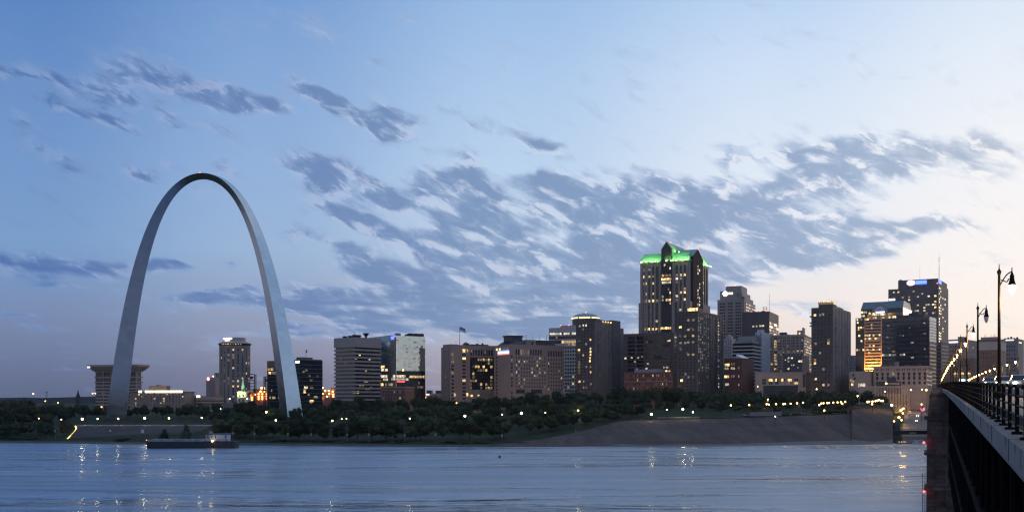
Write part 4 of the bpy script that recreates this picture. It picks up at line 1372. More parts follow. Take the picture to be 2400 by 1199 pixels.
for k in range(24):
    a = math.pi + math.pi * (k + .5) / 24
    if k % 7 == 3:
        continue
    o = MB().box(-1.1, 1.1, -.3, .2, b.z(743.6), b.z(741.4)).build('ring_light', M['ring_glow'], b.root, (cxp + 1 + (rd + .7) * math.cos(a), cyp + (rd + .7) * math.sin(a), 0)); o.rotation_euler = (0, 0, a + math.pi / 2)
b.red((cxp + 1, cyp, b.z(727.5)), (-b.sA(1313), 1.2, b.z(759.5)), (-b.sA(1332), 1.2, b.z(759.5)))
b.done(74)

# ================================================================= dark apartment slabs
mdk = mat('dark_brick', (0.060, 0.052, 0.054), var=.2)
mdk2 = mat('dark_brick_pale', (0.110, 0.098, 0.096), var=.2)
def piers(b, face, p0, p1, n, ztop, m, w=.45, out=.35):
    for k in range(n):
        p = p0 + (p1 - p0) * k / (n - 1)
        if face == 'B':
            b.box('pier', m, -.1, out, p - w, p + w, -3, ztop)
        else:
            b.box('pier', m, -p - w, -p + w, -out, .1, -3, ztop)
def balconies(b, face, cols, z0, z1, n, w, p=.55):
    rs_ = random.Random(int(b.X))
    dz_ = (z1 - z0) / n
    for c in cols:
        for j in range(n):
            if rs_.random() > p:
                continue
            z_ = z0 + dz_ * (j + .5)
            q = MB()
            if face == 'B':
                q.box(0, 1.5, c - w / 2, c + w / 2, z_ - .1, z_ + .08).box(1.42, 1.5, c - w / 2, c + w / 2, z_ + .08, z_ + 1.0)
            else:
                q.box(-c - w / 2, -c + w / 2, -1.5, 0, z_ - .1, z_ + .08).box(-c - w / 2, -c + w / 2, -1.5, -1.42, z_ + .08, z_ + 1.0)
            q.build('balcony', M['pane_pale'], b.root)

b = Bld('apartment_tower', 'dark stepped apartment tower directly in front of the domed tower', 'apartment tower', 1349.5, 1393, 1440, 752, 985, 34)
b.body(mdk)
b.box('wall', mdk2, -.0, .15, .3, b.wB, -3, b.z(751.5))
b.box('stair_tower', mdk, -b.wA * .55, -1, 3, b.sB(1408), b.H, b.z(744.5))
b.box('penthouse', mdk, -8, -.8, b.sB(1408), b.wB, b.H, b.z(746.5))
b.box('stair_tower', mdk, -6, .8, b.sB(1434), b.sB(1452.5), -3, b.z(744.5))
b.box('side_wing', mdk2, -9, -.4, b.sB(1452.5), b.sB(1462.5), -3, b.z(761))
for k in range(4):
    MB().ball(1.0, b.sB(1411 + 6.2 * k), b.z(751), .75, 8).build('roof_light', M['lit_hot'], b.root)
for (px, y, m) in ((1367, 761, 'lit_white'), (1373.5, 761, 'lit_white'), (1359, 762, 'lit_or_sheen_grey'), (1367, 770, 'lit_or_sheen_grey'), (1357, 796.5, 'lit_dim'), (1384, 795, 'lit_hot'), (1357, 818, 'lit_hot'), (1357, 824.5, 'lit_dim'), (1367, 831, 'lit'), (1384, 816, 'lit_white'), (1384, 823, 'lit_hot'), (1384, 830, 'lit_hot'), (1383, 838, 'lit_hot'), (1382.5, 845, 'lit_hot'),
                   (1357, 846, 'lit_dim'), (1357, 852, 'lit_dim'), (1357, 859, 'lit_dim'), (1357, 866, 'lit_dim'), (1357, 872.5, 'lit_dim'), (1374, 859, 'lit_or_sheen_grey'), (1384, 859, 'lit_dim'), (1384.5, 871, 'lit_hot'), (1358, 893, 'lit_hot'), (1368, 893, 'lit_or_sheen_grey'), (1374, 907, 'lit_or_sheen_grey'), (1368, 907, 'lit_or_sheen_grey'), (1385, 899, 'lit_or_sheen_grey'), (1374, 805, 'lit_or_sheen_grey')):
    b.win('A', b.sA(px), b.z(y), 2.4 if px < 1360 else 1.6, 1.9, M[m])
b.grid('A', 1, b.wA - 1, b.z(915), b.z(757), 5, 23, .4, .45, .0, ('lit_dim',), ('pane',))
b.grid('B', 1, b.sB(1434) - 1, b.z(915), b.z(757), 8, 23, .5, .5, .11, ('lit_dim', 'lit_dim', 'lit_or_sheen_grey', 'lit'), ('pane', 'pane', 'pane_pale'))
piers(b, 'B', 1, b.sB(1432), 7, b.z(752), mdk2)
for y in (757, 790, 823, 856, 889):
    b.box('floor_edge', mdk2, -b.wA - .1, .05, -.1, .2, b.z(y + .8), b.z(y))
balconies(b, 'B', (b.sB(1402), b.sB(1428)), b.z(912), b.z(770), 21, 3.0)
b.done()
b.clutter(5)

b = Bld('office_building', 'brown brick office with wide dark windows between two dark apartment towers', 'office building', 1458, 1579, 1590, 781, 1040, 24)
mbr = mat('brown_brick', (0.100, 0.066, 0.062), var=.14, vs=.08)
b.body(mbr)
b.box('parapet', mbr, -b.wA - .2, .2, -.2, b.wB, b.H, b.H + .9)
for j in range(11):
    y = 789.5 + 9.4 * j
    for k in range(5):
        xa = 1471.5 + 20.6 * k
        b.win('A', (b.sA(xa) + b.sA(xa + 17)) / 2, b.z(y), b.sA(xa) - b.sA(xa + 17), 2.9 if j else 3.8, M['glass'] if (j * 5 + k) % 7 else M['pane'])
    b.win('B', b.wB * .5, b.z(y + .5), b.wB * .7, 2.4, M['glass'])
for (px, y, m) in ((1516, 799.5, 'lit_dim'), (1566, 798, 'lit'), (1569, 797, 'lit_white'), (1466, 837, 'lit_white'), (1480.5, 836, 'lit_white'), (1496, 836.5, 'lit_white'), (1505, 834.5, 'lit_dim'), (1518.5, 851, 'lit_white'), (1488, 845.5, 'lit_or_sheen_grey'), (1557, 860, 'lit_white'), (1564, 860, 'lit_white'), (1515, 862, 'lit_white'), (1561.5, 868.5, 'lit_hot'), (1569, 868.5, 'lit_white'), (1493, 863, 'lit_or_sheen_grey')):
    link('window', pane_mesh(2.0, 1.5, 'A', M[m]), b.root, (-b.sA(px), -.06, b.z(y)))
b.done()

b.clutter(7)
b = Bld('brick_warehouse', 'long red brick warehouse with rows of small windows in front of the brown office', 'warehouse', 1463, 1576, 1588, 871, 960, 24)
mrd = mat('red_brick', (0.150, 0.066, 0.050), var=.2, brick=(.6, .25, .03, .8))
b.body(mrd)
b.box('cornice', mrd, -b.wA - .4, .4, -.4, b.wB, b.z(874), b.z(872))
b.box('wall', M['concrete_dark'], -.1, .3, .3, b.wB, -3, b.z(873))
b.box('string_course', mat('sandstone', (.22, .13, .10)), -b.wA - .2, .2, -.2, 2, b.z(893.5), b.z(892))
b.box('roof_unit', mat('roof_unit_blue', (.16, .18, .21)), -b.sA(1484), -b.sA(1548), 4, 16, b.H, b.z(863.5))
b.grid('A', 1, b.wA - 1, b.z(914.5), b.z(874), 24, 4, .42, .55, .20, ('lit_dim', 'lit_dim', 'lit'), ('pane', 'pane_pale', 'pane'))
MB().box(-b.sA(1533), -b.sA(1560), -1.6, 0, b.z(912), b.z(905)).build('entrance', mrd, b.root)
b.done()

# ================================================================= 11 the tallest tower with the green-lit roof
D = 1150
b = Bld('office_tower', 'tallest tower, grey stone with dark glass strips under a steep green lit roof', 'skyscraper', 1501.5, 1615, 1660, 607, D, 27)
mgr = mat('tower_granite', (0.205, 0.175, 0.158), var=.1, vs=.05)
b.body(mgr)
b.box('base_wall', mgr, -b.wA - 1.8, 1.8, -1.8, b.wB + 1.8, -3, b.z(705))
gA = lambda xa, xb, y0, y1, pr=.12, m=M['glass']: b.box('glass_strip', m, -b.sA(xa), -b.sA(xb), -pr, .3, b.z(y1), b.z(y0))
for (xa, xb) in ((1520, 1525.5), (1528.5, 1534), (1537.5, 1543.5), (1583, 1590), (1593.5, 1598.5), (1602.5, 1607.5)):
    gA(xa, xb, 620, 704)
    gA(xa, xb, 706.5, 902, 1.95)
# the central dark bay runs up into a gable
xa, xb = -b.sA(1551.6), -b.sA(1575)
zs, zp = b.z(581), b.z(563)
xm = (xa + xb) / 2
mbay = mat('bay_glass', (.020, .019, .026), rough=.35, var=.4, spec=.25)
q = MB()
q.box(xa, xb, -2.6, 1, -3, zs)
k = len(q.v)
q.v += [(xa, -2.6, zs), (xb, -2.6, zs), (xm, -2.6, zp), (xa, 1, zs), (xb, 1, zs), (xm, 1, zp)]
q.f += [(k, k + 1, k + 2), (k + 3, k + 5, k + 4)]; q.m += [0, 0]
q.build('central_bay', mbay, b.root)
mgreen = mat('copper_roof', (0.13, 0.27, 0.20), rough=.55, var=.15, vs=.12)
w, d, H = b.wA, b.wB, b.H
rh = b.z(587)
# hipped roof of the tower
MB().prism([(-w - .6, -.6), (.6, -.6), (.6, d + .6), (-w - .6, d + .6)], H, rh, 0, [(-w + 2, 7.5), (-2, 7.5), (-2, d - 7.5), (-w + 2, d - 7.5)]).build('roof', mgreen, b.root)
b.box('cornice', mgr, -w - .9, .9, -.9, d + .9, H - 1.6, H - .1)
# gable roof running back from the central bay
q = MB()
q.v += [(xa - .5, -2.2, zs), (xb + .5, -2.2, zs), (xm, -2.2, zp + .3), (xa - .5, d * .8, zs), (xb + .5, d * .8, zs), (xm, d * .8, zp + .3)]
q.f += [(1, 4, 5, 2), (0, 2, 5, 3), (3, 5, 4), (0, 1, 2)]; q.m += [0] * 4
q.box(xa - .2, xb + .2, .2, d * .79, H, zs - .02)
q.build('gable_roof', mgreen, b.root)
# corner bay on the right face with its own gable
ya, yb = b.sB(1619.5), b.sB(1643)
ym = (ya + yb) / 2
zs2, zp2 = b.z(598), b.z(577.5)
q = MB().box(-1, 2.4, ya, yb, -3, zs2)
k = len(q.v)
q.v += [(2.4, ya, zs2), (2.4, yb, zs2), (2.4, ym, zp2), (-1, ya, zs2), (-1, yb, zs2), (-1, ym, zp2)]
q.f += [(k, k + 1, k + 2), (k + 3, k + 5, k + 4)]; q.m += [0, 0]
q.build('side_bay', mat('bay_matte_glass', (.020, .018, .020), rough=.8, spec=.05), b.root)  # dark matte glass with little reflection
for (xa_, xb_) in ((1645, 1647.5), (1650, 1652.5), (1655, 1657.5)):
    b.box('glass_strip', bpy.data.materials['bay_matte_glass'], -.2, .12, b.sB(xa_), b.sB(xb_), -3, b.z(615))
q = MB()
q.v += [(2.0, ya - .5, zs2), (2.0, yb + .5, zs2), (2.0, ym, zp2 + .3), (-w * .5, ya - .5, zs2), (-w * .5, yb + .5, zs2), (-w * .5, ym, zp2 + .3)]
q.f += [(0, 2, 5, 3), (1, 4, 5, 2), (3, 5, 4), (0, 1, 2)]; q.m += [0] * 4
q.build('gable_roof', mgreen, b.root)
# green floodlights along the eaves
M['green_lamp'] = mat('green_lamp', (.1, .6, .1), emit=(.35, 1.0, .25), es=14)
def flood(parent, loc, aim, energy, colr, size=100, m='green_lamp'):
    lx = MB().box(-.45, .45, -.3, .3, -.25, .25).build('floodlight', M[m], parent, loc)
    l = bpy.data.lights.new('flood', 'SPOT'); l.energy = energy; l.color = colr; l.spot_size = R(size); l.spot_blend = .8; l.shadow_soft_size = .5
    o = bpy.data.objects.new('flood', l); col.objects.link(o); o.parent = parent
    dv_ = Vector(aim) - Vector(loc)
    o.location = Vector(loc) + dv_.normalized() * .8
    o.rotation_euler = dv_.to_track_quat('-Z', 'Y').to_euler()
GR = (.40, 1.0, .24)
for f in (.04, .14, .24, .34):
    x = -w * (1 - f)
    flood(b.root, (x, -5.4, H - 1.0), (x + 1.0, 7, H + 10), 7500, GR, 125)
for f in (.56, .66, .76, .86, .95):
    x = -w * (1 - f)
    flood(b.root, (x, -5.4, H - 1.0), (x + 1.0, 7, H + 10), 7500, GR, 125)
flood(b.root, (xb + 5, 9.5, rh + .9), (xm, 10, zp), 9000, GR, 130)
flood(b.root, (xb + 5, 24, rh + .9), (xm, 24, zp), 9000, GR, 130)
for f in (.70, .80, .90):
    flood(b.root, (5.4, d * f, H - 1.0), (-7, d * f, H + 10), 7500, GR, 125)
b.red((xm, 12, zp + 1), (-3.5, 6, rh + 5), (2.5, ym + 1, zp2 + .5))
# stone piers proud of the glazing
for px in (1503, 1517.5, 1526.8, 1535.5, 1547, 1578.5, 1591.5, 1600.5, 1612):
    b.box('pier', mgr, -b.sA(px) - 1.1, -b.sA(px) + 1.1, -.55, .2, b.z(704), H - 1.6)
    b.box('pier', mgr, -b.sA(px) - 1.1, -b.sA(px) + 1.1, -2.4, -1.7, -3, b.z(705.5))
# storeys
ys = [618 + 8.25 * k for k in range(34)]
bright = {643: .8, 651: .35, 659: .6, 684: .35, 692: .3, 700: .75}
rr_ = random.Random(17)
cells = [(1509, 2), (1515, 2), (1522.5, 5), (1531, 5), (1540.5, 5), (1547.5, 3), (1555, 4), (1559.5, 4), (1564, 4), (1568.5, 4), (1572.5, 3), (1579, 3), (1586.5, 6), (1596, 4.5), (1605, 4.5), (1612.5, 2.5)]
lit_list = []
for y in ys:
    pr = .17
    for yb_, v in bright.items():
        if abs(y - yb_) < 4.2:
            pr = v
    if y > 705:
        pr = .03
    if abs(y - 766.5) < 4.2:
        pr = 0
    for (px, wd) in cells:
        q = rr_.random()
        bay = 1551 < px < 1575
        if q < pr:
            m = rr_.choice(('lit', 'lit', 'lit_dim', 'lit_white', 'lit_hot') if pr > .3 else ('lit', 'lit_dim', 'lit_dim', 'lit_white', 'lit_cool'))
        else:
            if bay or wd > 4:
                continue
            m = 'pane'
        out = -2.62 if bay else (-.14 if y < 705 else -1.97)
        lit_list.append((0 if m == 'pane' else 1, px, y, wd, m, out, 'A'))
for k in range(13):
    px = 1514 + 4.9 * k
    if 1551 < px < 1575:
        lit_list.append((2, px, 767, 4.0, 'lit_hot', -2.62, 'A'))
    else:
        lit_list.append((2, px, 768, 4.0, 'lit_hot' if k % 3 else 'lit', -1.97, 'A'))
for k in range(7):
    lit_list.append((2, 1553.3 + 3.3 * k, 651.5, 3.0, 'lit_hot', -2.62, 'A'))
for y in ys[:16]:
    for px in (1648, 1652, 1656):
        q = rr_.random()
        lit_list.append((1 if q < .5 else 0, px, y, 2.6, rr_.choice(('lit_dim', 'lit', 'lit_or_sheen_grey')) if q < .5 else 'pane_pale', .02, 'B'))
    for px in (1631, 1635):
        if rr_.random() < .5:
            lit_list.append((1, px, y, 2.2, rr_.choice(('lit_dim', 'lit_white')), 2.44, 'B'))
    if rr_.random() < .9:
        lit_list.append((0, 1617.5, y, 1.5, 'pane', .02, 'B'))
lit_list.sort(key=lambda t: -t[0])
rest = MB(); rmats = []
for i, (_, px, y, wd, m, out, f) in enumerate(lit_list):
    ww, hh = wd / FPX * D * (1.25 if f == 'B' else 1.0), 2.5
    p = b.sA(px) if f == 'A' else b.sB(px)
    if f == 'B':
        ww = wd / FPX * D * 1.9
    zc = b.z(y)
    if i < 98:
        link('window', pane_mesh(ww, hh, f, M[m]), b.root, (-p, out, zc) if f == 'A' else (out, p, zc))
    else:
        if M[m] not in rmats:
            rmats.append(M[m])
        mi = rmats.index(M[m])
        if f == 'A':
            rest.box(-p - ww / 2, -p + ww / 2, out - .06, out + .1, zc - hh / 2, zc + hh / 2, mi)
        else:
            rest.box(out - .1, out + .06, p - ww / 2, p + ww / 2, zc - hh / 2, zc + hh / 2, mi)
rest.build('window', rmats, b.root)['kind'] = 'stuff'

# ================================================================= 12 middle dark apartment slab
b = Bld('apartment_tower', 'dark apartment tower with pale gridded right face in front of the tallest tower', 'apartment tower', 1586.5, 1635, 1696, 731, 950, 30)
b.body(mdk)
b.box('parapet', mdk, -b.wA - .2, .2, -.2, b.wB, b.H, b.H + 1.2)
b.box('penthouse', mdk2, -b.sA(1604), -b.sA(1633), 3, 16, b.H, b.z(719.5))
for k in range(6):
    MB().box(-b.sA(1609 + 4 * k), -b.sA(1612.4 + 4 * k), 2.7, 3.0, b.z(727), b.z(720.5)).build('penthouse_window', M['lit_hot'], b.root)
b.box('penthouse', mdk2, -14, -5, b.sB(1654), b.sB(1670), b.H, b.z(724))
for k in range(4):
    MB().ball(-4.4, b.sB(1655.5 + 3.6 * k), b.z(730), .7, 8).build('roof_light', M['lit_hot'], b.root)
b.box('plant_room', M['concrete'], -14, -4, b.sB(1671), b.sB(1687), b.H, b.z(724.5))
MB().tube((-9, b.sB(1676), b.z(725)), (-9, b.sB(1676), b.z(717)), .2).build('antenna', M['steel_dark'], b.root)
for (px, y, m) in ((1594.5, 765, 'lit_hot'), (1613, 771.5, 'lit'), (1624.5, 749, 'lit_dim'), (1624.5, 771, 'lit_dim'), (1624.5, 786, 'lit'), (1594.5, 786.5, 'lit_dim'), (1606, 786.5, 'lit_dim'), (1624.5, 801, 'lit_dim'), (1595, 817, 'lit_dim'), (1624.5, 830, 'lit'), (1613, 830, 'lit_dim'), (1613, 801, 'lit_dim'), (1606, 802, 'lit_or_sheen_grey'), (1595, 802, 'lit_or_sheen_grey'), (1624.5, 882.5, 'lit_dim'), (1607, 875.5, 'lit_or_sheen_grey'), (1613.5, 882.5, 'lit_or_sheen_grey'), (1597.5, 890.5, 'lit_hot'), (1613, 749, 'lit_dim')):
    b.win('A', b.sA(px), b.z(y), 2.4, 2.0, M[m])
b.grid('A', 1, b.wA - 1, b.z(915), b.z(736), 5, 25, .38, .45, .04, ('lit_dim',), ('pane',))
mgrd = mat('pale_frame', (.20, .19, .19), var=.15)
b.grid('B', .6, b.sB(1662), b.z(870), b.z(733), 6, 19, .55, .62, .45, ('lit_or_sheen_grey', 'lit_or_sheen_grey', 'lit_or_sheen_grey', 'lit_dim'), ('pane_pale', 'pane_pale', 'pane'))
b.grid('B', .6, b.sB(1662), b.z(915), b.z(870), 4, 6, .4, .42, .12, ('lit_or_sheen_grey', 'lit_dim', 'lit'), ('pane',))
b.grid('B', b.sB(1683.2), b.sB(1685.4), b.z(915), b.z(735), 1, 25, .95, .55, .7, ('lit_white', 'lit_or_sheen_grey'), ('pane_pale',))
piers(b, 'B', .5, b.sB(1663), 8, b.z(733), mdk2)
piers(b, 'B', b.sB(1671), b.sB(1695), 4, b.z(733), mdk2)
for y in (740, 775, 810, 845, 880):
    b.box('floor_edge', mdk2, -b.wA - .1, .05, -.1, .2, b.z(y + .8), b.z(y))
balconies(b, 'B', (b.sB(1665), b.sB(1678), b.sB(1692)), b.z(912), b.z(738), 24, 3.4, .6)
b.done()

b.clutter(5)
# ================================================================= 13 stepped grey tower
b = Bld('office_tower', 'stepped grey tower with a round white sign and red roof lights', 'office tower', 1681.5, 1743, 1770.5, 704, 1290, 25)
mst2 = mat('stepped_stone', (0.20, 0.19, 0.185), var=.1)
b.body(mst2)
w, d = b.wA, b.wB
for (f0, f1, g0, g1, y0, y1) in ((.04, .93, .06, .90, 704, 694), (.12, .88, .14, .82, 694, 682), (.20, .80, .24, .72, 682, 665.5)):
    b.box('setback', mst2, -w * f1, -w * f0, d * g0, d * g1, b.z(y0), b.z(y1))
b.box('corner_shaft', mat('shaft_glass', (.07, .075, .085), var=.2), -b.sA(1738), .4, -.5, b.sB(1748), b.z(745), b.z(694))
b.grid('A', 2, w - 2, b.z(850), b.z(706), 10, 20, .82, .42, .04, ('lit_dim', 'lit'), ('glass', 'pane'))
b.grid('B', 1, d - 1, b.z(850), b.z(706), 7, 20, .8, .42, .0, ('lit_dim',), ('pane', 'pane_pale'))
for k in range(4):
    b.box('pier', mst2, -w * (.05 + .3 * k) - 1.4, -w * (.05 + .3 * k) + 1.4, -.7, .2, -3, b.z(700))
x1_, x2_ = -w * .86, -w * .42
M['sign_hot'] = mat('sign_hot', (.8, .8, .8), emit=(1, .98, .95), es=5)
o = MB().cyl(0, 0, -.3, .3, 2.9, n=18).build('sign', M['sign_hot'], b.root, (-b.sA(1698), d * .06 - .6, b.z(685.3))); o.rotation_euler = (R(90), 0, 0)
o = MB().cyl(0, 0, -.3, .3, 1.2, n=12)
MB().box(-b.sA(1703.5), -b.sA(1716), d * .06 - .8, d * .06 - .4, b.z(687.4), b.z(682.6)).build('sign', mat('sign_cream', (.8, .8, .7), emit=(1, .96, .85), es=1.2), b.root)
b.box('sign_wall', mst2, -w * .93, -w * .3, d * .06 - .3, d * .2, b.z(694), b.z(679))
b.red((-w * .79, d * .25, b.z(664.8)), (-w * .45, d * .25, b.z(664.8)), (-w * .21, d * .7, b.z(664.8)))
b.done()

# ================================================================= 14 plain dark block
b = Bld('office_building', 'plain dark box of a building with a thin mast and a frame on its roof', 'office building', 1739, 1803, 1825, 729, 1220, 24)
b.body(mat('charcoal_panel', (.065, .058, .064), var=.15))
b.grid('B', 1, b.wB - 1, b.z(800), b.z(752), 6, 6, .72, .72, .3, ('lit_dim', 'lit_or_sheen_grey'), ('pane_pale', 'pane'))
for (xa, xb, y) in ((1763, 1768, 763.5), (1771, 1775, 763), (1779, 1791, 762.5)):
    b.lit_on('A', b.sA(xa), b.sA(xb), y, 2.0, 'lit_white', 2 if xb - xa > 5 else 1)
b.done()
x, y_ = -b.sA(1790), 8
q = MB()
for dx in (-2.2, 2.2):
    q.box(x + dx - .25, x + dx + .25, y_, y_ + .5, b.H, b.z(716))
for k in range(3):
    q.box(x - 2.4, x + 2.4, y_, y_ + .5, b.z(718 + 4.2 * k) - .2, b.z(718 + 4.2 * k) + .2)
q.build('roof_frame', M['steel_dark'], b.root)
MB().tube((-1.0, 6, b.H), (-1.0, 6, b.z(686)), .22, .12).build('mast', M['steel_dark'], b.root)
b.red((-3.6, .4, b.H + .5), (-.6, b.wB - 1, b.H + .5))

b.clutter(4)
# ================================================================= 15 small ones between
b = Bld('office_building', 'slim pale old building with a stepped gable beside the middle dark tower', 'building', 1690, 1716, 1725, 793, 1130, 28)
mo = mat('old_stone', (.27, .26, .25), var=.12)
b.body(mo)
b.box('gable', mo, -b.sA(1702), -b.sA(1714), -.3, 4, b.H, b.z(786.5))
b.box('gable', mo, -b.sA(1706), -b.sA(1711), -.3, 4, b.z(786.5), b.z(782.5))
b.box('annex', mo, -2, 6, 4, b.wB + 6, -3, b.z(806))
b.grid('A', 1, b.wA - 1, b.z(850), b.z(796), 5, 8, .4, .5, .02, ('lit_dim',), ('pane',))
b.done()
b = Bld('office_building', 'office with alternating white bands and black ribbon windows', 'office building', 1716, 1765, 1793, 803, 1040, 27)
mwb = mat('white_band', (.40, .40, .42), var=.08)
b.body(M['glass'], inset=.5)
b.bands(mwb, M['glass'], b.z(905), b.z(803.5), 12, .66, .2)
b.box('plant_room', mat('plant_grey', (.19, .21, .225), var=.1), -b.wA * .94, -2, 3, b.wB * .9, b.H, b.z(795.5))
b.box('plant_room', bpy.data.materials['plant_grey'], -b.wA * .8, -4, 8, b.wB * .9, b.z(795.5), b.z(786))
b.done()
b = Bld('dark_brick_building', 'dark red brick building with lit windows and a pale skylight roof', 'building', 1697, 1738, 1766.5, 838, 955, 36)
mdr = mat('deep_red_brick', (0.090, 0.036, 0.032), var=.2, brick=(.6, .25, .03, .8))
b.body(mdr)
b.box('wall', mat('rust_wall', (.10, .052, .045), var=.15), 0, .12, .2, b.wB, -3, b.z(838))
xs_, xe_ = -b.sA(1724), -.5
q = MB(); yk = b.sB(1757)
q.v += [(xs_, 1, b.H), (xe_, yk, b.H), (xs_, yk, b.H), ((xs_ + xe_) / 2 - 3, 2, b.z(829.5)), ((xs_ + xe_) / 2 - 3, yk - 2, b.z(829.5)), (xe_, 1, b.H)]
q.f += [(0, 5, 3), (5, 1, 4, 3), (1, 2, 4), (2, 0, 3, 4)]; q.m += [0] * 4
q.build('skylight', mat('skylight', (.30, .34, .40), rough=.3, var=.1), b.root)
for (px, y, m, ww) in ((1701, 853.5, 'lit_hot', 2), (1706.5, 853.5, 'lit_hot', 2.4), (1715, 852, 'lit_or_sheen_grey', 1), (1720.5, 852, 'lit_or_sheen_grey', 1), (1700.5, 862, 'lit_white', 1.6), (1705.5, 862, 'lit_white', 1.6), (1715, 862, 'lit_white', 1.6), (1720.5, 862, 'lit_white', 1.6), (1731.5, 861, 'lit_or_sheen_grey', 1), (1701, 881.5, 'lit_hot', 2.4), (1706, 881.5, 'lit', 2.2), (1715, 880.5, 'lit_or_sheen_grey', 1), (1720, 880.5, 'lit_or_sheen_grey', 1), (1731.5, 880.5, 'lit_or_sheen_grey', 1), (1703, 900, 'lit_white', 3), (1706.5, 899.5, 'lit_white', 1.6), (1731.5, 900.5, 'lit_or_sheen_grey', 1), (1720, 900.5, 'pane', 1)):
    b.win('A', b.sA(px), b.z(y), ww, 2.2, M[m])
b.grid('B', 1, b.wB - 1, b.z(905), b.z(855), 8, 3, .5, .35, .15, ('lit_dim',), ('pane',))
b.done()

# ================================================================= 16 beige gridded block
b = Bld('office_building', 'wide beige gridded office block with one lit column of windows', 'office building', 1783, 1884, 1902, 785, 1090, 23)
mbe = mat('beige_grid', (.245, .205, .185), var=.1)
b.body(mbe)
b.box('parapet', mat('parapet_grey', (.26, .26, .26)), -b.wA - .3, .3, -.3, b.wB, b.H, b.z(783))
for k in range(11):
    p = b.wA * k / 10
    b.box('pilaster', mbe, -p - .7, -p + .7, -.5, .2, -3, b.H - .3)
lit_rows = {3}
b.grid('A', .6, b.wA - .6, b.z(872), b.z(787), 20, 13, .66, .55, .09, ('lit_dim', 'lit_dim', 'lit_or_sheen_grey'), ('pane',), skip=lambda i, j: i in (13, 14))
for j in range(13):
    m = 'lit' if j in (1, 2, 3, 6, 7, 8, 11) else ('lit_dim' if j in (4, 9) else 'pane')
    for px in (1815.5, 1819):
        b.win('A', b.sA(px), b.z(791 + 6.55 * j), 1.3, 2.0, M[m])
b.lit_on('A', b.sA(1794), b.sA(1823), 851.5, 2.4, 'lit', 7)
b.lit_on('A', b.sA(1822), b.sA(1852), 823.5, 1.4, 'lit_dim', 8)
b.lit_on('A', b.sA(1868), b.sA(1882), 821.5, 1.8, 'lit', 4)
b.grid('B', .6, b.wB - .6, b.z(872), b.z(787), 5, 13, .7, .5, .03, ('lit_dim',), ('pane_pale', 'pane'))
b.box('penthouse', mbe, -b.sA(1867), -b.sA(1880), 4, 14, b.z(783), b.z(773))
b.box('penthouse', M['concrete'], -b.sA(1879), -1, 4, 18, b.z(783), b.z(766.5))
MB().ball(-b.sA(1873), 3.3, b.z(780), .9, 8).build('roof_light', M['lit_hot'], b.root)
b.box('roof_unit', M['roof'], -b.sA(1825), -b.sA(1842), 4, 10, b.z(783), b.z(776.5))
for (xa, xb, y) in ((1773, 1786, 772), (1770, 1790, 784), (1786, 1806, 780)):
    pass
b.done()
b.clutter(8, b.z(783))
b = Bld('plant_building', 'small pale blue plant building with tanks between the dark box and the beige grid', 'building', 1770, 1786, 1806, 778, 1070, 30)
mpb = mat('pale_blue_metal', (.30, .34, .38), var=.12)
b.body(mpb)
b.box('upper_room', mpb, -b.sA(1774), -b.sA(1786) - .2, 1, 9, b.H, b.z(771.5))
for k in range(3):
    b.win('A', b.wA * (.2 + .3 * k), b.z(783 + 5 * (k % 2)), 1.1, 1.4, M['pane'])
b.box('lower_room', M['concrete'], -b.wA - 2.5, -1, -1.5, 3, -3, b.z(786))
b.done()
b = Bld('office_building', 'dark grey block standing low in front of the beige gridded office', 'office building', 1836, 1880, 1897, 831, 1010, 26)
b.body(mat('slate_panel', (.095, .092, .10), var=.12))
b.grid('A', 1, b.wA - 1, b.z(876), b.z(833), 8, 7, .5, .4, .06, ('lit_white', 'lit_dim'), ('pane',))
for (px, y) in ((1848, 837.5), (1856, 837.5), (1848, 846), (1873, 846), (1881 - 3, 846), (1848, 863)):
    b.win('A', b.sA(px), b.z(y) + .04, 1.8, 1.8, M['lit_white'])
b.done()
b = Bld('market_building', 'long low beige building with a row of glowing windows above a dark garage', 'building', 1770, 1889, 1902, 873, 940, 24)
mlb = mat('low_beige', (.30, .25, .21), var=.1)
b.body(mlb)
b.box('garage', M['roof'], -b.sA(1789), -b.sA(1870), -.4, 1, -3, b.z(902.5))
b.box('parapet', mlb, -b.wA - .2, .3, -.3, b.wB, b.H, b.H + .8)
for k in range(6):
    for (dx, j) in ((-2.3, 0), (2.3, 0), (-2.3, 1), (2.3, 1)):
        px = 1791 + 15 * k + dx
        m = 'pane'
        if j == 0 and k in (1, 2, 3, 4) and (k, dx) not in ((2, 2.3), (3, 2.3)):
            m = 'lit_hot'
        if j == 1 and k in (3, 4, 5):
            m = 'lit_dim' if k < 5 else 'lit'
        b.win('A', b.sA(px), b.z(889.5 + 7 * j), 1.5, 2.2, M[m])
b.box('arch_window', M['glass'], -b.sA(1881.5), -b.sA(1889) - .4, -.2, .1, b.z(907), b.z(876))
b.win('A', b.sA(1885.5), b.z(885), 1.2, 1.6, M['lit'])
b.done()

b.clutter(4)
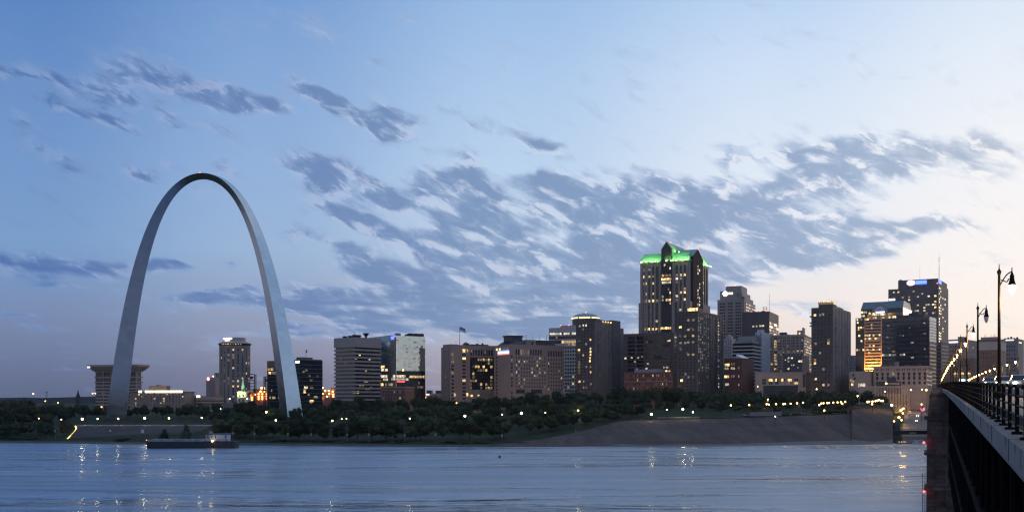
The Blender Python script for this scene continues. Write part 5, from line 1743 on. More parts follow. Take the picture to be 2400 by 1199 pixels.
# ================================================================= 17 right dark apartment slab
b = Bld('apartment_tower', 'dark apartment tower with white balconies and bright glass crown, right of the beige grid', 'apartment tower', 1901.5, 1951.5, 1993.5, 719, 905, 31)
b.body(mdk)
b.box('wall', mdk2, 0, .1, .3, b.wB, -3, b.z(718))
b.box('penthouse', mdk, -b.sA(1917), -b.sA(1951), 2, 15, b.H, b.z(712))
MB().box(-b.sA(1916.5), -b.sA(1952), 1.6, 15.4, b.z(712), b.z(705)).build('glass_crown', mat('crown_glass', (.10, .10, .08), rough=.15, emit=(1, .75, .35), es=.12), b.root)
for k in range(7):
    MB().ball(-b.sA(1920 + 5 * k), 1.3, b.z(705.5 + (k % 2)), .55, 8).build('crown_light', M['lit_hot'], b.root)
b.box('penthouse', mdk2, -12, -3, b.sB(1955), b.sB(1984), b.H, b.z(712))
for px in (1955.5, 1960.5, 1967):
    MB().ball(-2.4, b.sB(px), b.z(714 + (px - 1955) * .3), .8, 8).build('crown_light', M['lit_hot'], b.root)
for px in (1972, 1976, 1983):
    MB().tube((-6, b.sB(px), b.z(712)), (-6, b.sB(px), b.z(706)), .12).build('antenna', M['steel_dark'], b.root)
for (px, y, m) in ((1910, 736, 'lit_hot'), (1922, 736, 'lit_or_sheen_grey'), (1929, 735, 'lit_or_sheen_grey'), (1911, 804, 'lit_dim'), (1942, 803.5, 'lit_hot'), (1942, 796.5, 'lit_dim'), (1910, 850, 'lit_hot'), (1910, 842, 'lit_dim'), (1912, 887, 'lit_hot'), (1930, 901, 'lit'), (1942, 901, 'lit'), (1922, 826, 'lit_or_sheen_grey'), (1930, 864, 'lit_or_sheen_grey')):
    b.win('A', b.sA(px), b.z(y), 2.0, 2.0, M[m])
b.grid('A', 1.2, b.wA - 1.2, b.z(912), b.z(726), 5, 25, .42, .45, .0, ('lit_dim',), ('pane',))
b.grid('B', .6, b.wB - .6, b.z(740), b.z(722), 9, 2, .5, .5, .1, ('lit_or_sheen_grey', 'lit_dim'), ('pane_pale',))
b.grid('B', .6, b.wB - .6, b.z(912), b.z(742), 9, 23, .34, .45, .05, ('lit_or_sheen_grey', 'lit_dim'), ('pane', 'pane'))
piers(b, 'B', .6, b.wB - .6, 7, b.z(722), mdk2)
for y in (733, 766, 799, 832, 865, 898):
    b.box('floor_edge', mdk2, -b.wA - .1, .05, -.1, .2, b.z(y + .8), b.z(y))
balconies(b, 'B', (b.sB(1959), b.sB(1974), b.sB(1984)), b.z(908), b.z(742), 23, 3.2, .62)
q = MB()
for y in (740, 755, 762):
    q.box(-b.wA - 2.0, -b.wA, 2, 5, b.z(y) - .15, b.z(y) + 1.0)
q.build('balcony', M['pane_pale'], b.root)
for k, y in enumerate((747, 761, 768.5, 783, 789, 802, 816.5, 823.5, 838)):
    MB().box(-6, -3, b.wB, b.wB + 1.8, b.z(y) - .15, b.z(y) + 1.0).build('balcony', M['pane_pale'], b.root)
b.done()

b.clutter(4)
# ================================================================= 18 tall tower with the blue sign
b = Bld('office_tower', 'tall dark tower with a blue and white glowing sign and a slim mast', 'skyscraper', 2082, 2198, 2222, 672, 1260, 31)
mdb = mat('tower_dark', (.085, .080, .084), var=.15)
b.body(mdb)
b.box('upper_wall', mdb, -b.sA(2105), -.01, -.2, b.wB * .9, b.H, b.z(652))
b.box('shoulder', mdb, -b.wA * .5, .3, b.sB(2198.5), b.wB + .2, -3, b.z(663.5))
b.box('roof_unit', mdb, -b.sA(2107), -b.sA(2112), 2, 6, b.z(652), b.z(649.8))
for j in range(27):
    y = 676 + 6.6 * j
    b.box('spandrel', mat('spandrel_grey', (.10, .10, .11), var=.1) if j == 0 else bpy.data.materials['spandrel_grey'], -b.wA - .12, .45, -.25, b.wB, b.z(y + 2.2), b.z(y))
q = MB()
prof_ = [(math.cos(2 * math.pi * k / 28), math.sin(2 * math.pi * k / 28)) for k in range(28)]
def oval(cx, cy, rx, ry, y0, y1):
    q = MB()
    n_ = len(prof_)
    q.v += [(cx + rx * c, y0, cy + ry * s_) for c, s_ in prof_] + [(cx + rx * c, y1, cy + ry * s_) for c, s_ in prof_]
    q.f += [tuple(range(n_)), tuple(range(2 * n_ - 1, n_ - 1, -1))] + [(i, (i + 1) % n_, n_ + (i + 1) % n_, n_ + i) for i in range(n_)]
    q.m += [0] * (n_ + 2)
    return q
cx_ = -b.sA(2135); cz_ = b.z(659.5)
MB().box(-b.sA(2126), -b.sA(2173), -.7, -.25, b.z(665.5), b.z(652.5)).build('sign_board', mat('sign_navy', (.05, .06, .3), emit=(.16, .18, .9), es=.35), b.root)
oval(cx_, cz_, 5.0, 3.4, -.95, -.6).build('sign', mat('sign_rosy', (.8, .3, .3), emit=(1, .35, .45), es=1.6), b.root)
oval(cx_ + .4, cz_ + .3, 4.1, 2.5, -1.25, -.8).build('sign', M['sign_hot'], b.root)
MB().box(-b.sA(2146), -b.sA(2172), -.95, -.65, b.z(663), b.z(655)).build('sign', mat('sign_azure', (.1, .15, .9), emit=(.12, .24, 1.0), es=2.2), b.root)
MB().box(-.4, .5, b.wB * .05, b.wB * .3, b.z(662), b.z(652.5)).build('sign', bpy.data.materials['sign_azure'], b.root)
MB().tube((-3, b.sB(2207), b.z(664)), (-3, b.sB(2207), b.z(616)), .42, .34).tube((-3, b.sB(2207), b.z(616)), (-3, b.sB(2207), b.z(587)), .2, .1).build('mast', M['white'], b.root)
for k in range(3):
    MB().cyl(-3, b.sB(2207), b.z(604 - 3.2 * k) - .3, b.z(604 - 3.2 * k) + .3, .55, n=8).build('mast_drum', M['steel_dark'], b.root)
MB().tube((-b.sA(2153), 8, b.z(652)), (-b.sA(2153), 8, b.z(620)), .10, .06).build('antenna', M['steel_dark'], b.root)
rr_ = random.Random(30)
rowp = {1: .05, 2: .35, 3: .10, 4: .12, 5: .2, 6: .3, 7: .45, 8: .3, 9: .1, 10: .12, 11: .3, 12: .3, 13: .4, 14: .2, 15: .3}
for j in range(17):
    y = 679.6 + 6.6 * j
    for i in range(22):
        px = 2085 + 5.1 * i
        if rr_.random() < rowp.get(j, .12):
            b.win('A', b.sA(px), b.z(y), 2.2, 1.7, M[rr_.choice(('lit_dim', 'lit', 'lit', 'lit_hot', 'lit_white'))])
for j in range(23):
    y = 673 + 6.6 * j
    for px, pp in ((2200.5, .62), (2204, .4), (2209, .25), (2214, .2)):
        if rr_.random() < pp:
            b.win('B', b.sB(px), b.z(y), 3.2, 1.8, M[rr_.choice(('lit_dim', 'lit', 'lit_white') if px > 2202 else ('lit', 'lit_hot'))])
for (f, p, z_, w_, h_, m) in b.wins[:98]:
    link('window', pane_mesh(w_, h_, f, m), b.root, (-p, -.3, z_) if f == 'A' else (.5, p, z_))
q = MB(); rm_ = [M['lit'], M['lit_dim'], M['lit_hot'], M['lit_white']]
for (f, p, z_, w_, h_, m) in b.wins[98:]:
    if f == 'A':
        q.box(-p - w_ / 2, -p + w_ / 2, -.36, -.2, z_ - h_ / 2, z_ + h_ / 2, rm_.index(m))
    else:
        q.box(.4, .56, p - w_ / 2, p + w_ / 2, z_ - h_ / 2, z_ + h_ / 2, rm_.index(m))
q.build('window', rm_, b.root)['kind'] = 'stuff'
b.wins = []
MB().box(-b.sA(2083), -b.sA(2098), -.4, -.2, b.z(699), b.z(694.5)).build('light_band', mat('band_sky', (.8, .85, .9), emit=(.8, .92, 1), es=2.0), b.root)
b.red((-.5, -.6, b.z(663.5)),)

# ================================================================= 19 blue roofed office with amber bands
b = Bld('office_building', 'broad office with slanted blue glass roof, round window and amber lit bands', 'office building', 2005.5, 2116, 2141, 741, 1120, 30)
mam = mat('peach_stone', (.34, .235, .16), var=.08)
b.body(mam, b.z(741))
b.box('glass_wing', M['glass'], -b.wA - .1, -b.sA(2026), -.15, 2, -3, b.z(741))
b.box('upper_wall', M['glass'], -b.sA(2017), 0, 2, b.wB * .8, b.z(741), b.z(719))
rf = b.z(702.5)
xl_, xr_ = -b.sA(2017), 0.0
MB().prism([(xl_, 1.5), (xr_, 1.5), (xr_, b.wB * .8), (xl_, b.wB * .8)], b.z(720), rf, 0, [(xl_ + 1, 9), (xr_ - .5, 9), (xr_ - .5, b.wB * .7), (xl_ + 1, b.wB * .7)]).build('roof', mat('roof_blue_glass', (.10, .16, .19), rough=.45, var=.12, spec=.25), b.root)
cx_, cz_ = -b.sA(2062), b.z(728)
def halfdisc(cx, cz, r, y0, y1, n_=20):
    q = MB()
    pts = [(cx + r * math.cos(math.pi * k / n_), cz + r * math.sin(math.pi * k / n_)) for k in range(n_ + 1)]
    m_ = len(pts)
    q.v += [(x, y0, z_) for x, z_ in pts] + [(x, y1, z_) for x, z_ in pts]
    q.f += [tuple(reversed(range(m_))), tuple(range(m_, 2 * m_))] + [(i, (i + 1) % m_, m_ + (i + 1) % m_, m_ + i) for i in range(m_)]
    q.m += [0] * (m_ + 2)
    return q
halfdisc(cx_, b.z(730), 8.6, -.2, 5).build('round_gable', mat('gable_mauve', (.20, .16, .17)), b.root)
halfdisc(cx_, b.z(728), 5.9, -.45, .1).build('round_window', mat('round_glass', (.12, .14, .22), rough=.2, emit=(.35, .42, .85), es=.16), b.root)
q = MB()
for k in range(1, 8):
    a = math.pi * k / 8
    q.tube((cx_, -.5, b.z(728)), (cx_ + 5.8 * math.cos(a), -.5, b.z(728) + 5.8 * math.sin(a)), .12, n=4)
q.build('muntin', M['concrete_dark'], b.root)
MB().box(-b.sA(2053), -b.sA(2073), -.7, -.4, b.z(730.2), b.z(727.6)).build('blue_light', mat('strip_blue', (.5, .6, 1), emit=(.55, .68, 1), es=5), b.root)
for j in range(22):
    y = 747 + 7.3 * j
    b.box('window_band', M['pane'], -b.sA(2028), -b.sA(2064), -.08, .2, b.z(y + 3.6), b.z(y))
rr_ = random.Random(12)
rows_ = ((727.5, 2017, 2036, .9), (731, 2036, 2050, .8), (736, 2017, 2036, .9), (734, 2038, 2095, .85), (741.5, 2036, 2110, .95), (745, 2007, 2036, .7), (752, 2008, 2028, .35), (764, 2010, 2026, .6), (768, 2010, 2020, .4), (758, 2040, 2046, .6), (766, 2040, 2046, .5), (783, 2007, 2064, .75), (791, 2026, 2064, .8), (796, 2012, 2026, .5), (808, 2036, 2050, .5), (817, 2007, 2064, .65), (824, 2028, 2040, .5))
for (y, xa, xb, p_) in rows_:
    n_ = int((xb - xa) / 4.6)
    for k in range(n_):
        if rr_.random() < p_:
            px = xa + (xb - xa) * (k + .5) / n_
            if y < 741 and 2017 <= px <= 2128:
                link('window', pane_mesh(1.7, 2.2, 'A', M[rr_.choice(('lit_white', 'lit', 'lit_hot'))]), b.root, (-b.sA(px), 1.9 if y < 730 or px < 2036 else -.1, b.z(y)))
            else:
                link('window', pane_mesh(1.7, 2.0, 'A', M[rr_.choice(('lit_white', 'lit', 'lit_hot', 'lit_dim'))]), b.root, (-b.sA(px), -.18, b.z(y)))
b.box('upper_bay', mam, -b.sA(2036), -b.sA(2098), -.05, 3, b.z(741), b.z(731))
b.box('upper_block', mat('cap_teal', (.10, .13, .14)), -b.sA(2098), -.4, -.05, 3, b.z(741), b.z(731))
b.red
# amber floodlights stand at its foot and wash the stone
M['amber_flood'] = mat('amber_flood', (.8, .5, .2), emit=(1, .5, .12), es=20)
for px in (2034, 2046, 2058):
    x = -b.sA(px)
    flood(b.root, (x, -7, b.z(878)), (x, 0, b.z(835)), 42000, (1, .50, .14), 110, 'amber_flood')
b.done()

# ================================================================= 20 dark glass cube
b = Bld('office_building', 'dark navy glass cube with a pink glowing right face in front of the amber office', 'office building', 2067, 2178, 2194, 742, 1020, 36)
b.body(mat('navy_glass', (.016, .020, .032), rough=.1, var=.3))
b.box('wall', mat('glow_tinted_panel', (.62, .52, .48), rough=.35, var=.08), 0, .2, .3, b.wB, b.z(800), b.z(741.5))  # warm dusk glow painted into the panel colour
for k in range(8):
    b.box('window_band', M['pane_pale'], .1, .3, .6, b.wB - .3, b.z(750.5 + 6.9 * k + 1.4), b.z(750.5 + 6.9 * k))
b.box('wall', mat('grey_panel', (.20, .17, .165), var=.1), 0, .2, .3, b.wB, -3, b.z(801))
for k in range(11):
    b.box('window_band', M['pane'], .1, .3, .6, b.wB - .3, b.z(805 + 9 * k + 4), b.z(805 + 9 * k))
b.box('plant_room', mans, -b.sA(2098), -b.sA(2164), 3, b.wB * .8, b.H, b.z(734))
b.box('plant_room', mans, -b.sA(2128), -b.sA(2152), 3, b.wB * .6, b.z(734), b.z(730.5))
for (px, y, m, ww) in ((2080, 786, 'lit_or_sheen_grey', 2.4), (2111, 783, 'lit_or_sheen_grey', 1), (2117, 784, 'lit_or_sheen_grey', 1), (2132, 766, 'lit_or_sheen_grey', 1), (2167, 781, 'lit_or_sheen_grey', 2.6), (2138, 801, 'lit_or_sheen_grey', 2.6), (2083, 813, 'lit_dim', 2.6), (2094.5, 821, 'lit', 2.8), (2167, 817, 'lit', 1.4), (2138.5, 836, 'lit', 2.8), (2171, 834.5, 'lit_or_sheen_grey', 1), (2082, 759, 'lit_or_sheen_grey', 2.2), (2166, 756, 'lit_or_sheen_grey', 2.0)):
    b.win('A', b.sA(px), b.z(y), ww, 1.4, M[m])
for k in range(13):
    if k not in (8, 9):
        b.win('A', b.sA(2069 + 4.2 * k), b.z(829), 1.5, 2.0, M['lit_or_sheen_grey' if k % 4 else 'lit_white'])
b.grid('A', 2, b.wA - 2, b.z(850), b.z(746), 12, 10, .8, .35, .0, ('lit_dim',), ('pane',))
b.done()

b.clutter(6)
# ================================================================= 21 classical and low buildings at the right
b = Bld('classical_building', 'pale classical building with arched windows below the navy cube', 'building', 2047, 2172, 2184, 858, 900, 26)
mcl = mat('limestone', (.34, .27, .23), var=.1)
b.body(mcl)
b.box('cornice', mcl, -b.wA - .7, .7, -.7, b.wB + .7, b.z(860), b.z(856.5))
b.box('string_course', mcl, -b.wA - .3, .3, -.3, b.wB, b.z(870), b.z(869))
for k in range(10):
    px = 2056 + 12.4 * k
    for (dx) in (-3, 1.5):
        b.win('A', b.sA(px + dx), b.z(864.5), .8, 1.8, M['pane'])
    for (y, h_) in ((875, 2.6), (885.5, 2.6), (896, 2.6)):
        m = 'lit' if (k, y) in ((3, 875),) else 'pane'
        b.win('A', b.sA(px), b.z(y), 1.9, h_, M[m])
for k in range(10):
    px = 2056 + 12.4 * k
    q = MB()
    halfdisc(-b.sA(px), b.z(885.5) + 1.3, .95, -.06, .1, 8).build('arch_window', M['pane'], b.root)
for j in range(4):
    b.box('window_band', M['pane'], -.1, .12, 1, b.wB - 1, b.z(868 + 10 * j + 3), b.z(868 + 10 * j))
b.box('roof_unit', M['concrete'], -b.sA(2095), -b.sA(2104), 3, 8, b.H, b.z(846))
b.win('A', b.sA(2093.5), b.z(864.5), .9, 2.0, M['lit'])
b.done()
b.clutter(6)
b = Bld('low_building', 'low beige rounded building with glowing ground floor right of the balcony tower', 'building', 1990, 2038, 2052, 869, 905, 26)
b.body(mat('sand_wall', (.27, .225, .19), var=.1))
b.lit_on('A', b.sA(2011), b.sA(2028), 902, 3.2, 'lit_white', 6)
for (px, y, m) in ((1997.5, 900, 'lit_hot'), (2000, 893, 'lit_dim'), (2003, 886, 'pane'), (2000, 878, 'pane'), (1995, 890, 'lit')):
    b.win('A', b.sA(px), b.z(y), 1.8, 2.0, M[m])
b.done()
b = Bld('glass_box', 'flat dark canopy building in front of the pale classical one', 'building', 2054, 2108, 2116, 893, 870, 26, wB=14)
b.body(mans, b.z(893))
b.box('upper_room', mans, -b.sA(2079), -b.sA(2098), 2, 9, b.H, b.z(883))
b.lit_on('A', b.sA(2076), b.sA(2108), 898.5, 1.4, 'lit_dim', 8)
b.done()
b = Bld('parking_garage', 'long low parking deck with a comb of upright fins at the end of the trees', 'parking garage', 2014, 2130, 2142, 904, 850, 20, wB=16)
b.body(M['glass'], b.z(922), inset=.5)
b.box('parapet', mcl, -b.wA, 0, 0, b.wB, b.z(906), b.H)
for k in range(34):
    p = b.wA * k / 33
    b.box('fin', mcl, -p - .28, -p + .28, -.1, .5, -3, b.z(906))
b.done()
b = Bld('brick_building', 'brown building with faint stripes behind the first bridge lamps', 'building', 2178, 2206, 2228, 800, 1080, 38)
mbn = mat('brown_stripe', (.17, .12, .11), var=.15)
b.body(mbn, b.z(801))
for j in range(12):
    b.box('window_band', M['pane'], -b.wA + 1, -1, -.1, .2, b.z(808 + 8.5 * j + 3), b.z(808 + 8.5 * j))
    b.box('window_band', M['pane'], -.2, .1, 1, b.wB - 1, b.z(808 + 8.5 * j + 3), b.z(808 + 8.5 * j))
b.done()
b = Bld('office_building', 'tan building with a bluish rooftop sign behind the row of bridge lamps', 'building', 2223, 2258, 2290, 794, 1000, 40)
mtb = mat('tan_plaster', (.24, .19, .165), var=.12)
b.body(mtb)
b.box('upper_room', mtb, -b.wA * .4, -1, 1, b.sB(2270), b.H, b.z(788))
MB().box(-b.sA(2224.5), -b.sA(2245), -.4, -.1, b.z(802), b.z(798.5)).build('sign', mat('sign_ice', (.8, .85, .9), emit=(.8, .9, 1), es=1.8), b.root)
b.grid('A', 1, b.wA - 1, b.z(900), b.z(806), 5, 9, .4, .4, .10, ('lit', 'lit_dim'), ('pane',))
b.grid('B', 1, b.wB - 1, b.z(900), b.z(806), 5, 9, .4, .4, .12, ('lit', 'lit_dim'), ('pane',))
b.done()
b = Bld('shop_building', 'low brown shop with glowing arched windows behind the bridge rail', 'building', 2226, 2282, 2302, 838, 900, 36)
b.body(mat('shop_brown', (.14, .10, .085), var=.15))
for px in (2240, 2255, 2270):
    halfdisc(-b.sA(px), b.z(876), 1.7, -.1, .1, 8).build('arch_window', M['lit_hot'], b.root)
    b.win('A', b.sA(px), b.z(879.5), 3.0, 2.2, M['lit_dim'])
b.grid('A', 2, b.wA - 2, b.z(868), b.z(842), 5, 3, .35, .4, .2, ('lit', 'lit_dim'), ('pane',))
MB().box(-b.sA(2249), -b.sA(2261), -.9, -.6, b.z(892), b.z(888)).box(-b.sA(2264), -b.sA(2273), -.9, -.6, b.z(892), b.z(888.5)).build('sign', mat('sign_aqua', (.6, .9, .9), emit=(.6, 1, .95), es=3), b.root)
b.done()
b = Bld('brick_building', 'brown brick block with a pale band behind the nearest lamp post', 'building', 2292, 2343, 2358, 794, 860, 34)
b.body(mat('right_brick', (.125, .078, .068), var=.16))
b.box('pale_band', mat('band_putty', (.30, .26, .25), var=.1), -b.wA - .15, .15, -.15, b.wB, b.z(819), b.z(799.5))
b.box('penthouse', mtb, -b.sA(2297), -b.sA(2339), 3, 14, b.H, b.z(788))
for px in (2306, 2309, 2321, 2326, 2329, 2332):
    MB().tube((-b.sA(px), 4, b.z(788)), (-b.sA(px), 4, b.z(782)), .12).build('antenna', M['steel_dark'], b.root)
b.grid('A', 3, b.wA - 3, b.z(890), b.z(822), 4, 7, .25, .3, .05, ('lit_dim',), ('pane',))
b.done()
b = Bld('office_building', 'grey office with a pale rooftop sign at the right edge behind the bridge', 'office building', 2347, 2386, 2400, 793, 980, 36)
b.body(mat('edge_grey', (.16, .15, .155), var=.12))
for k in range(5):
    b.box('roof_unit', M['roof'], -b.sA(2352 + 7 * k), -b.sA(2356 + 7 * k), 3, 6, b.H, b.H + 1 + (k % 3) * .6)
MB().box(-b.sA(2357), -b.sA(2376), -.4, -.1, b.z(797), b.z(794.5)).build('sign', bpy.data.materials['sign_ice'], b.root)
MB().box(-.1, .3, b.sB(2388), b.sB(2394), b.z(803), b.z(800)).build('sign', M['lit_white'], b.root)
b.grid('A', 2, b.wA - 2, b.z(890), b.z(806), 5, 9, .5, .4, .04, ('lit_dim',), ('pane',))
b.done()
b = Bld('low_building', 'distant grey block between the balcony tower and the amber office', 'building', 1992, 2003, 2012, 832, 1250, 40)
b.body(mat('far_grey', (.20, .21, .24), var=.1))
b.grid('A', .5, b.wA - .5, b.z(880), b.z(836), 2, 6, .4, .4, .1, ('lit_dim',), ('pane',))
b.done()

# far church spire and pylons on the hills
D = 2600
ch = empty('church', (PT(183, 0, D).x, D, 18), 'tiny far church spire on the hazy hills at the left', 'church')
zz = lambda y: zat(y, D) - 18
MB().box(-4.2, 4.2, -4, 4, -6, zz(927)).build('tower', M['hill'], ch)
MB().lathe(0, 0, [(4.4, zz(927)), (2, zz(919)), (.15, zz(911.5))], 8).build('steeple', M['hill'], ch)
py_ = empty('pylon', (PT(109, 0, D).x, D, 18), 'thin lattice pylon on the hazy hills at the far left', 'pylon')
q = MB()
for dx in (-2, 2):
    q.tube((dx, 0, -5), (dx * .6, 0, zz(917)), .35, n=4)
for k in range(6):
    q.tube((-2 + .1 * k, 0, zz(932 - 2.5 * k)), (2 - .1 * k, 0, zz(929.5 - 2.5 * k)), .22, n=4)
q.build('mast', M['hill'], py_)
MB().box(-3.4, 3.4, -.4, .4, zz(918), zz(917)).build('cross_arm', M['hill'], py_)
GAIN = (1.0, 1.0, 1.0)
# ================================================================= bridge on the right
BX, BY = .4074, 1.0
def bz(t):
    return 24.75 + .02 * t - .000018 * t * t if t < 900 else 28.2
def bp(a, t, dz=0.0):
    return Vector((.926 * a + BX * t, -.3773 * a + BY * t, bz(t) + dz))
def sweep(mb_, a0, a1, d0, d1, t0, t1, step=12.0, mi=0):
    n_ = max(1, int((t1 - t0) / step))
    for i in range(n_):
        u, v = t0 + (t1 - t0) * i / n_, t0 + (t1 - t0) * (i + 1) / n_
        k = len(mb_.v)
        for t in (u, v):
            for (a, d) in ((a0, d0), (a1, d0), (a1, d1), (a0, d1)):
                mb_.v.append(tuple(bp(a, t, d)))
        for q in ((0, 1, 5, 4), (1, 2, 6, 5), (2, 3, 7, 6), (3, 0, 4, 7)):
            mb_.f.append(tuple(k + i2 for i2 in q)); mb_.m.append(mi)
    return mb_
br = empty('bridge', bp(8, 0, -1), 'long steel road bridge with stone pier and iron railing at the right edge', 'bridge')
inv = Matrix.Translation(-br.location)
def bbuild(mb_, name, m, parent=None, smooth=False):
    o = mb_.build(name, m, parent or br, smooth=smooth)
    if parent is None or parent is br:
        o.location = -br.location
    return o
mcop = mat('bridge_concrete', (.205, .185, .17), rough=.85, var=.22, vs=.5, bump=.3, bs=2)
mstain = mat('run_off_stain', (.13, .125, .12), rough=.95, var=.4, vs=6)
masph = mat('asphalt', (.05, .05, .052), rough=.9, var=.2, vs=.3)
mbs = mat('bridge_steel', (.006, .0055, .006), rough=.9, var=.5, vs=.4, spec=.04)
T1 = 660
q = MB(); sweep(q, 1.42, 2.1, -.46, 0, 6, T1); sweep(q, 1.50, 2.0, -.62, -.46, 6, T1)
bbuild(q, 'coping', mcop)
mjoint = mat('joint_grime', (.05, .048, .046), rough=.95, var=.5, vs=4)
for k in range(30):
    t = 15.5 + 6.4 * k
    q = MB()
    q.hexa([bp(1.412, t, -.45), bp(1.43, t, -.45), bp(1.43, t + .05, -.45), bp(1.412, t + .05, -.45), bp(1.412, t, .004), bp(2.0, t, .004), bp(2.0, t + .05, .004), bp(1.412, t + .05, .004)])
    bbuild(q, 'joint', mjoint)
rs = random.Random(77)
for k in range(60):
    t = 12 + rs.random() ** 1.6 * 150
    q = MB(); w_ = rs.uniform(.06, .35); h_ = rs.uniform(.1, .40)
    q.hexa([bp(1.414, t + w_ * .3, -h_ - .03), bp(1.43, t + w_ * .3, -h_ - .03), bp(1.43, t + w_ * .7, -h_ - .03), bp(1.414, t + w_ * .7, -h_ - .03), bp(1.414, t, -.003), bp(1.43, t, -.003), bp(1.43, t + w_, -.003), bp(1.414, t + w_, -.003)])
    bbuild(q, 'stain', mstain)
q = MB(); sweep(q, 2.1, 17.9, -.9, .22, 6, T1); bbuild(q, 'deck', masph)
q = MB(); sweep(q, 2.1, 4.4, .22, .30, 6, T1); bbuild(q, 'sidewalk', mcop)
q = MB(); sweep(q, 17.9, 18.6, -.46, 0, 6, T1); bbuild(q, 'coping', mcop)
q = MB(); sweep(q, 10.0, 10.16, 0.22, .228, 6, T1); sweep(q, 10.3, 10.46, 0.22, .228, 6, T1); bbuild(q, 'lane_marking', mat('paint_yellow', (.5, .38, .06), var=.2))
# steel spandrel: panels added to keep the shade black behind verticals, chords and braces
q = MB(); sweep(q, 3.4, 3.6, -17, -.9, 8, 204); sweep(q, 16.4, 16.6, -17, -.9, 8, 204); sweep(q, 3.6, 16.4, -17, -16.7, 8, 204)
bbuild(q, 'web_shade_plate', mbs)
q = MB()
for (d0, d1) in ((-1.7, -.62), (-7.2, -6.4), (-12.4, -11.6), (-17, -16.2)):
    sweep(q, 2.5, 3.3, d0, d1, 8, 204)
bbuild(q, 'chord', mbs)
q = MB(); q2 = MB()
t = 12.0
k = 0
while t < 202:
    A, B = bp(2.7, t, -1.7), bp(2.7, t, -16.8)
    q.tube(A, B, .20, n=6)
    if k % 2 == 0:
        q2.tube(bp(2.85, t, -1.7), bp(2.85, t + 6.4, -6.6), .12, n=5).tube(bp(2.85, t, -7.1), bp(2.85, t + 6.4, -11.8), .12, n=5)
    else:
        q2.tube(bp(2.85, t + 6.4, -1.7), bp(2.85, t, -6.6), .12, n=5)
    t += 6.4; k += 1
bbuild(q, 'vertical', mbs); bbuild(q2, 'brace', mbs)
# brackets under the coping
for i in range(46):
    t = 14 + 4.0 * i
    q = MB()
    q.hexa([bp(1.6, t, -.75), bp(2.6, t, -1.6), bp(2.6, t + .25, -1.6), bp(1.6, t + .25, -.75), bp(1.55, t, -.62), bp(2.6, t, -.62), bp(2.6, t + .25, -.62), bp(1.55, t + .25, -.62)])
    bbuild(q, 'bracket', mbs)
# stone pier
mstone = mat('pier_stone', (.16, .125, .10), rough=.95, var=.75, vs=.35, bump=.9, bs=.7, brick=(1.9, .8, .05, .70))
tp0, tp1 = 205, 215
q = MB()
def pbox(a0, a1, t0, t1, z0, z1, inset=0.0):
    P = [(a0, t0), (a1, t0), (a1, t1), (a0, t1)]
    base = [Vector((.926 * a + BX * t, -.3773 * a + t, z0)) for a, t in P]
    P2 = [(a0 + inset, t0 + inset), (a1, t0 + inset), (a1, t1), (a0 + inset, t1)]
    top_ = [Vector((.926 * a + BX * t, -.3773 * a + t, z1)) for a, t in P2]
    q.hexa(base + top_)
zd = bz(210)
pbox(-1.6, 21, tp0, tp1, -6, zd - 6.2, .25)
pbox(-1.9, 21, tp0 - .3, tp1, zd - 6.2, zd - 5.5)
pbox(-1.2, 21, tp0 + .3, tp1, zd - 5.5, zd - 1.2, .3)
pbox(-.7, 2.1, tp0 - .2, tp1, zd - 1.2, zd - .5)
pbox(-.4, 1.42, tp0, tp1, zd - .5, zd + .15)
# rusticated buttress strip and ledges on the face
pbox(2.2, 4.6, tp0 - .8, tp0, -6, zd - 9)
for zc in (8, 15):
    pbox(-1.9, 21, tp0 - .25, tp1, zc, zc + .5)
bbuild(q, 'pier', mstone)
for (zc, nm) in ((zat(1037, 203), 1), (zat(1153, 203), 2)):
    P = bp(-1.75, 204.6, 0)
    lx = MB().ball(P.x - .3, P.y - .3, zc, .22, 8)
    bbuild(lx, 'navigation_light', M['nav_red'])
q = MB()
P = bp(-2.2, 204.4, 0)
for dx in (0, .5):
    q.tube((P.x + dx, P.y, -3), (P.x + dx, P.y, zat(1110, 203)), .06, n=5)
for k in range(18):
    q.tube((P.x, P.y, .5 + .5 * k), (P.x + .5, P.y, .5 + .5 * k), .04, n=4)
bbuild(q, 'ladder', M['steel_dark'])
# masonry approach beyond the pier
q = MB()
pbox(2.6, 17, 600, T1, -2, bz(640) - 1)
bbuild(q, 'abutment', mstone)
q = MB(); sweep(q, 2.4, 3.0, -6, -.9, 216, 600); sweep(q, 16, 16.6, -6, -.9, 216, 600); bbuild(q, 'web_shade_plate', mbs)
# railing
rl = bpy.data.objects.new('railing', None); col.objects.link(rl); rl.parent = br; rl.location = -br.location
pm = MB().box(-.042, .042, -.055, .055, 0, 1.10).box(-.11, .11, -.13, .13, 0, .06).box(-.08, .08, -.10, .10, 1.06, 1.12).mesh('post', M['iron'])
post_rest = MB()
ang_b = -math.atan2(BX, BY)
t = 8.2
i = 0
while t < T1 - 4:
    P = bp(1.72, t, 0)
    if i < 95:
        o = link('post', pm, rl, P); o.rotation_euler = (0, 0, ang_b)
    else:
        post_rest.box(P.x - .05, P.x + .05, P.y - .07, P.y + .07, P.z, P.z + 1.1)
    t += 2.25; i += 1
post_rest.build('post', M['iron'], rl)['kind'] = 'stuff'
for (d, r_) in ((1.08, .045), (.86, .026), (.64, .026), (.42, .026), (.20, .026)):
    q = MB()
    t = 6.0
    while t < T1 - 4:
        q.tube(bp(1.72, t, d), bp(1.72, t + 9, d), r_, n=6)
        t += 9
    q.build('rail', M['iron'], rl)
# inner barrier between footway and road
q = MB(); sweep(q, 4.4, 4.62, .22, .66, 6, T1); bbuild(q, 'barrier', mcop)
q = MB(); sweep(q, 17.2, 17.4, .22, .95, 6, T1); bbuild(q, 'barrier', M['iron'])

